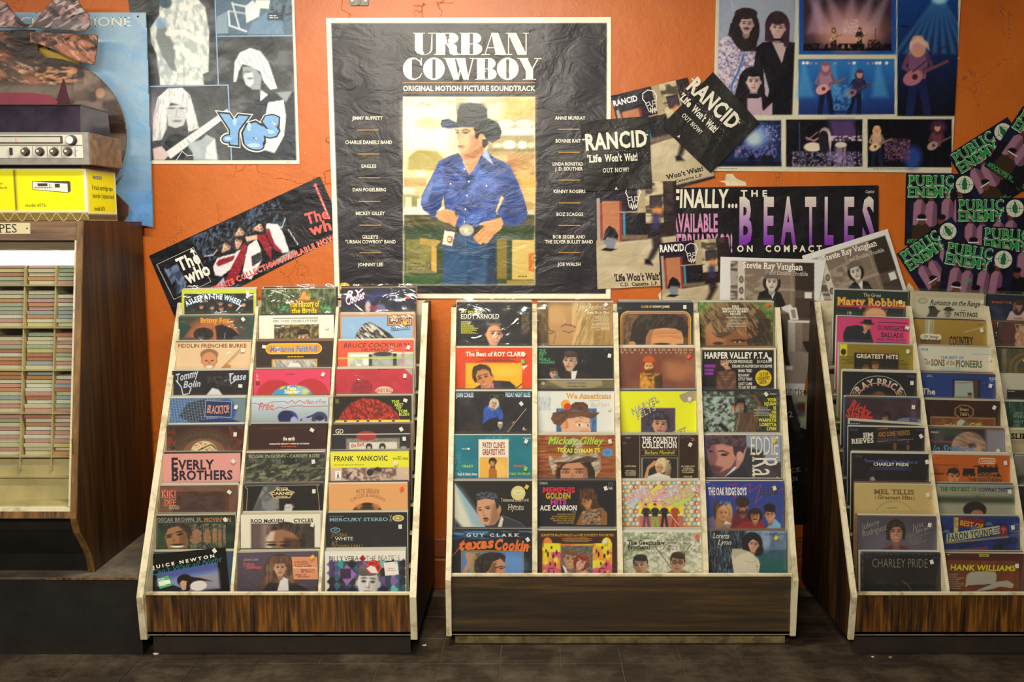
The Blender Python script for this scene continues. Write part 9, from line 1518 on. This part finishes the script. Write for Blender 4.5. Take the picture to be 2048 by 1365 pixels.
card('cutout_display', None, 4.27, [(-45, 62), (70, 60)]+[(76, 100), (92, 115)]+[p for p in circ if p[0] > 95]+[(246, 350), (225, 380), (258, 412), (256, 432), (245, 448), (232, 449), (100, 447), (-45, 447)], .004, brm, 'dark coppery rounded cutout display standing behind the stereo', 2.0, '3a2a26', cut)
def cut2(a):
    a.org(0, 0, 2.844); a.fill('4a2c24'); a.N(150, 160, 560, 370, 'b87256', .85, 90, 30, 3, .5, 4, 30); a.N(150, 160, 560, 370, '1f1412', .8, 70, 26, 9, .58, 5, -20); a.N(150, 160, 560, 370, 'f0b898', .6, 50, 10, 14, .68, 8, 50)
card('cutout_arm', None, 4.235, [(60, 64), (190, 69), (196, 71), (194, 100), (188, 130), (150, 122), (110, 100), (76, 88), (60, 84)], .004, brm, 'crumpled copper card arm piece of the cutout display', 1.8, '4a2c24', cut2)  # arm piece of the cardboard cutout, on its own card
def cut3(a):
    a.org(0, 0, 2.844); a.fill('5a4a50'); a.N(-60, 0, 520, 180, 'b88a84', .85, 100, 26, 3, .5, 4, -50); a.N(-60, 0, 520, 180, '2c2428', .8, 80, 24, 9, .58, 5, 40); a.N(-60, 0, 520, 180, 'ece0dc', .7, 60, 12, 14, .64, 7, -30); a.R(300, 110, 520, 180, '8a8488', .5, 30)
card('cutout_figure', None, 4.22, [(-40, 20), (0, 2), (12, 4), (32, 32), (50, 48), (66, 48), (95, 10), (110, -6), (152, -6), (163, 12), (178, 30), (181, 52), (170, 63), (130, 60), (60, 55), (-40, 56)], .004, brm, 'mauve and silver foil-look card piece at the top left corner', 1.8, '5a4a50', cut3)
card('yellow_card', None, 4.30, [(72, 80), (98, 100), (158, 118), (159, 136), (120, 132), (72, 118)], .003, yel, 'small yellow card slip showing behind the copper cutout', 3, 'c9aa46', lambda a: None, mat='print')
# ------------------------------------------------------------ litter on the floor
def litter(px_, py_, s_, mat, label, seed):
    r_ = float(ray(0, py_)[1]); y = -CH/r_; x = xat(px_, py_, y); rs = random.Random(seed); n = 9; mb = MB()
    A = [(s_*(.7+.5*rs.random())*math.cos(i*2*math.pi/n), s_*.8*(.5+.6*rs.random())*math.sin(i*2*math.pi/n), rs.uniform(.001, .004)) for i in range(n)]
    mb.v = A+[(a_*.9, b2*.9, 0) for a_, b2, _ in A]+[(0, 0, s_*.35)]; mb.f = [(i, (i+1) % n, 2*n) for i in range(n)]+[(i, n+i, n+(i+1) % n, (i+1) % n) for i in range(n)]+[tuple(range(n, 2*n))[::-1]]
    o = mb.o('litter', mat, None, (x, y, .0002)); tag(o, label, 'litter')
litter(849, 1292, .008, M['white'], 'white paper crumb on the floor beside the left rack', 2)
litter(1746, 1315, .006, M['white'], 'white paper crumb in front of the right rack', 3)
litter(1781, 1316, .009, plain('dry_leaf', 'a8803c', .8), 'small yellow-brown dry leaf on the floor before the right rack', 4)
litter(312, 1309, .012, M['white'], 'grey-white scrap at the left rack corner by the plinth', 6)
litter(1573, 1282, .007, M['kickcream'], 'crumb of wood by the right corner of the middle rack', 7)
print('script objects', len(bpy.data.objects), 'polys', sum(len(o.data.polygons) for o in bpy.data.objects if o.type == 'MESH'))
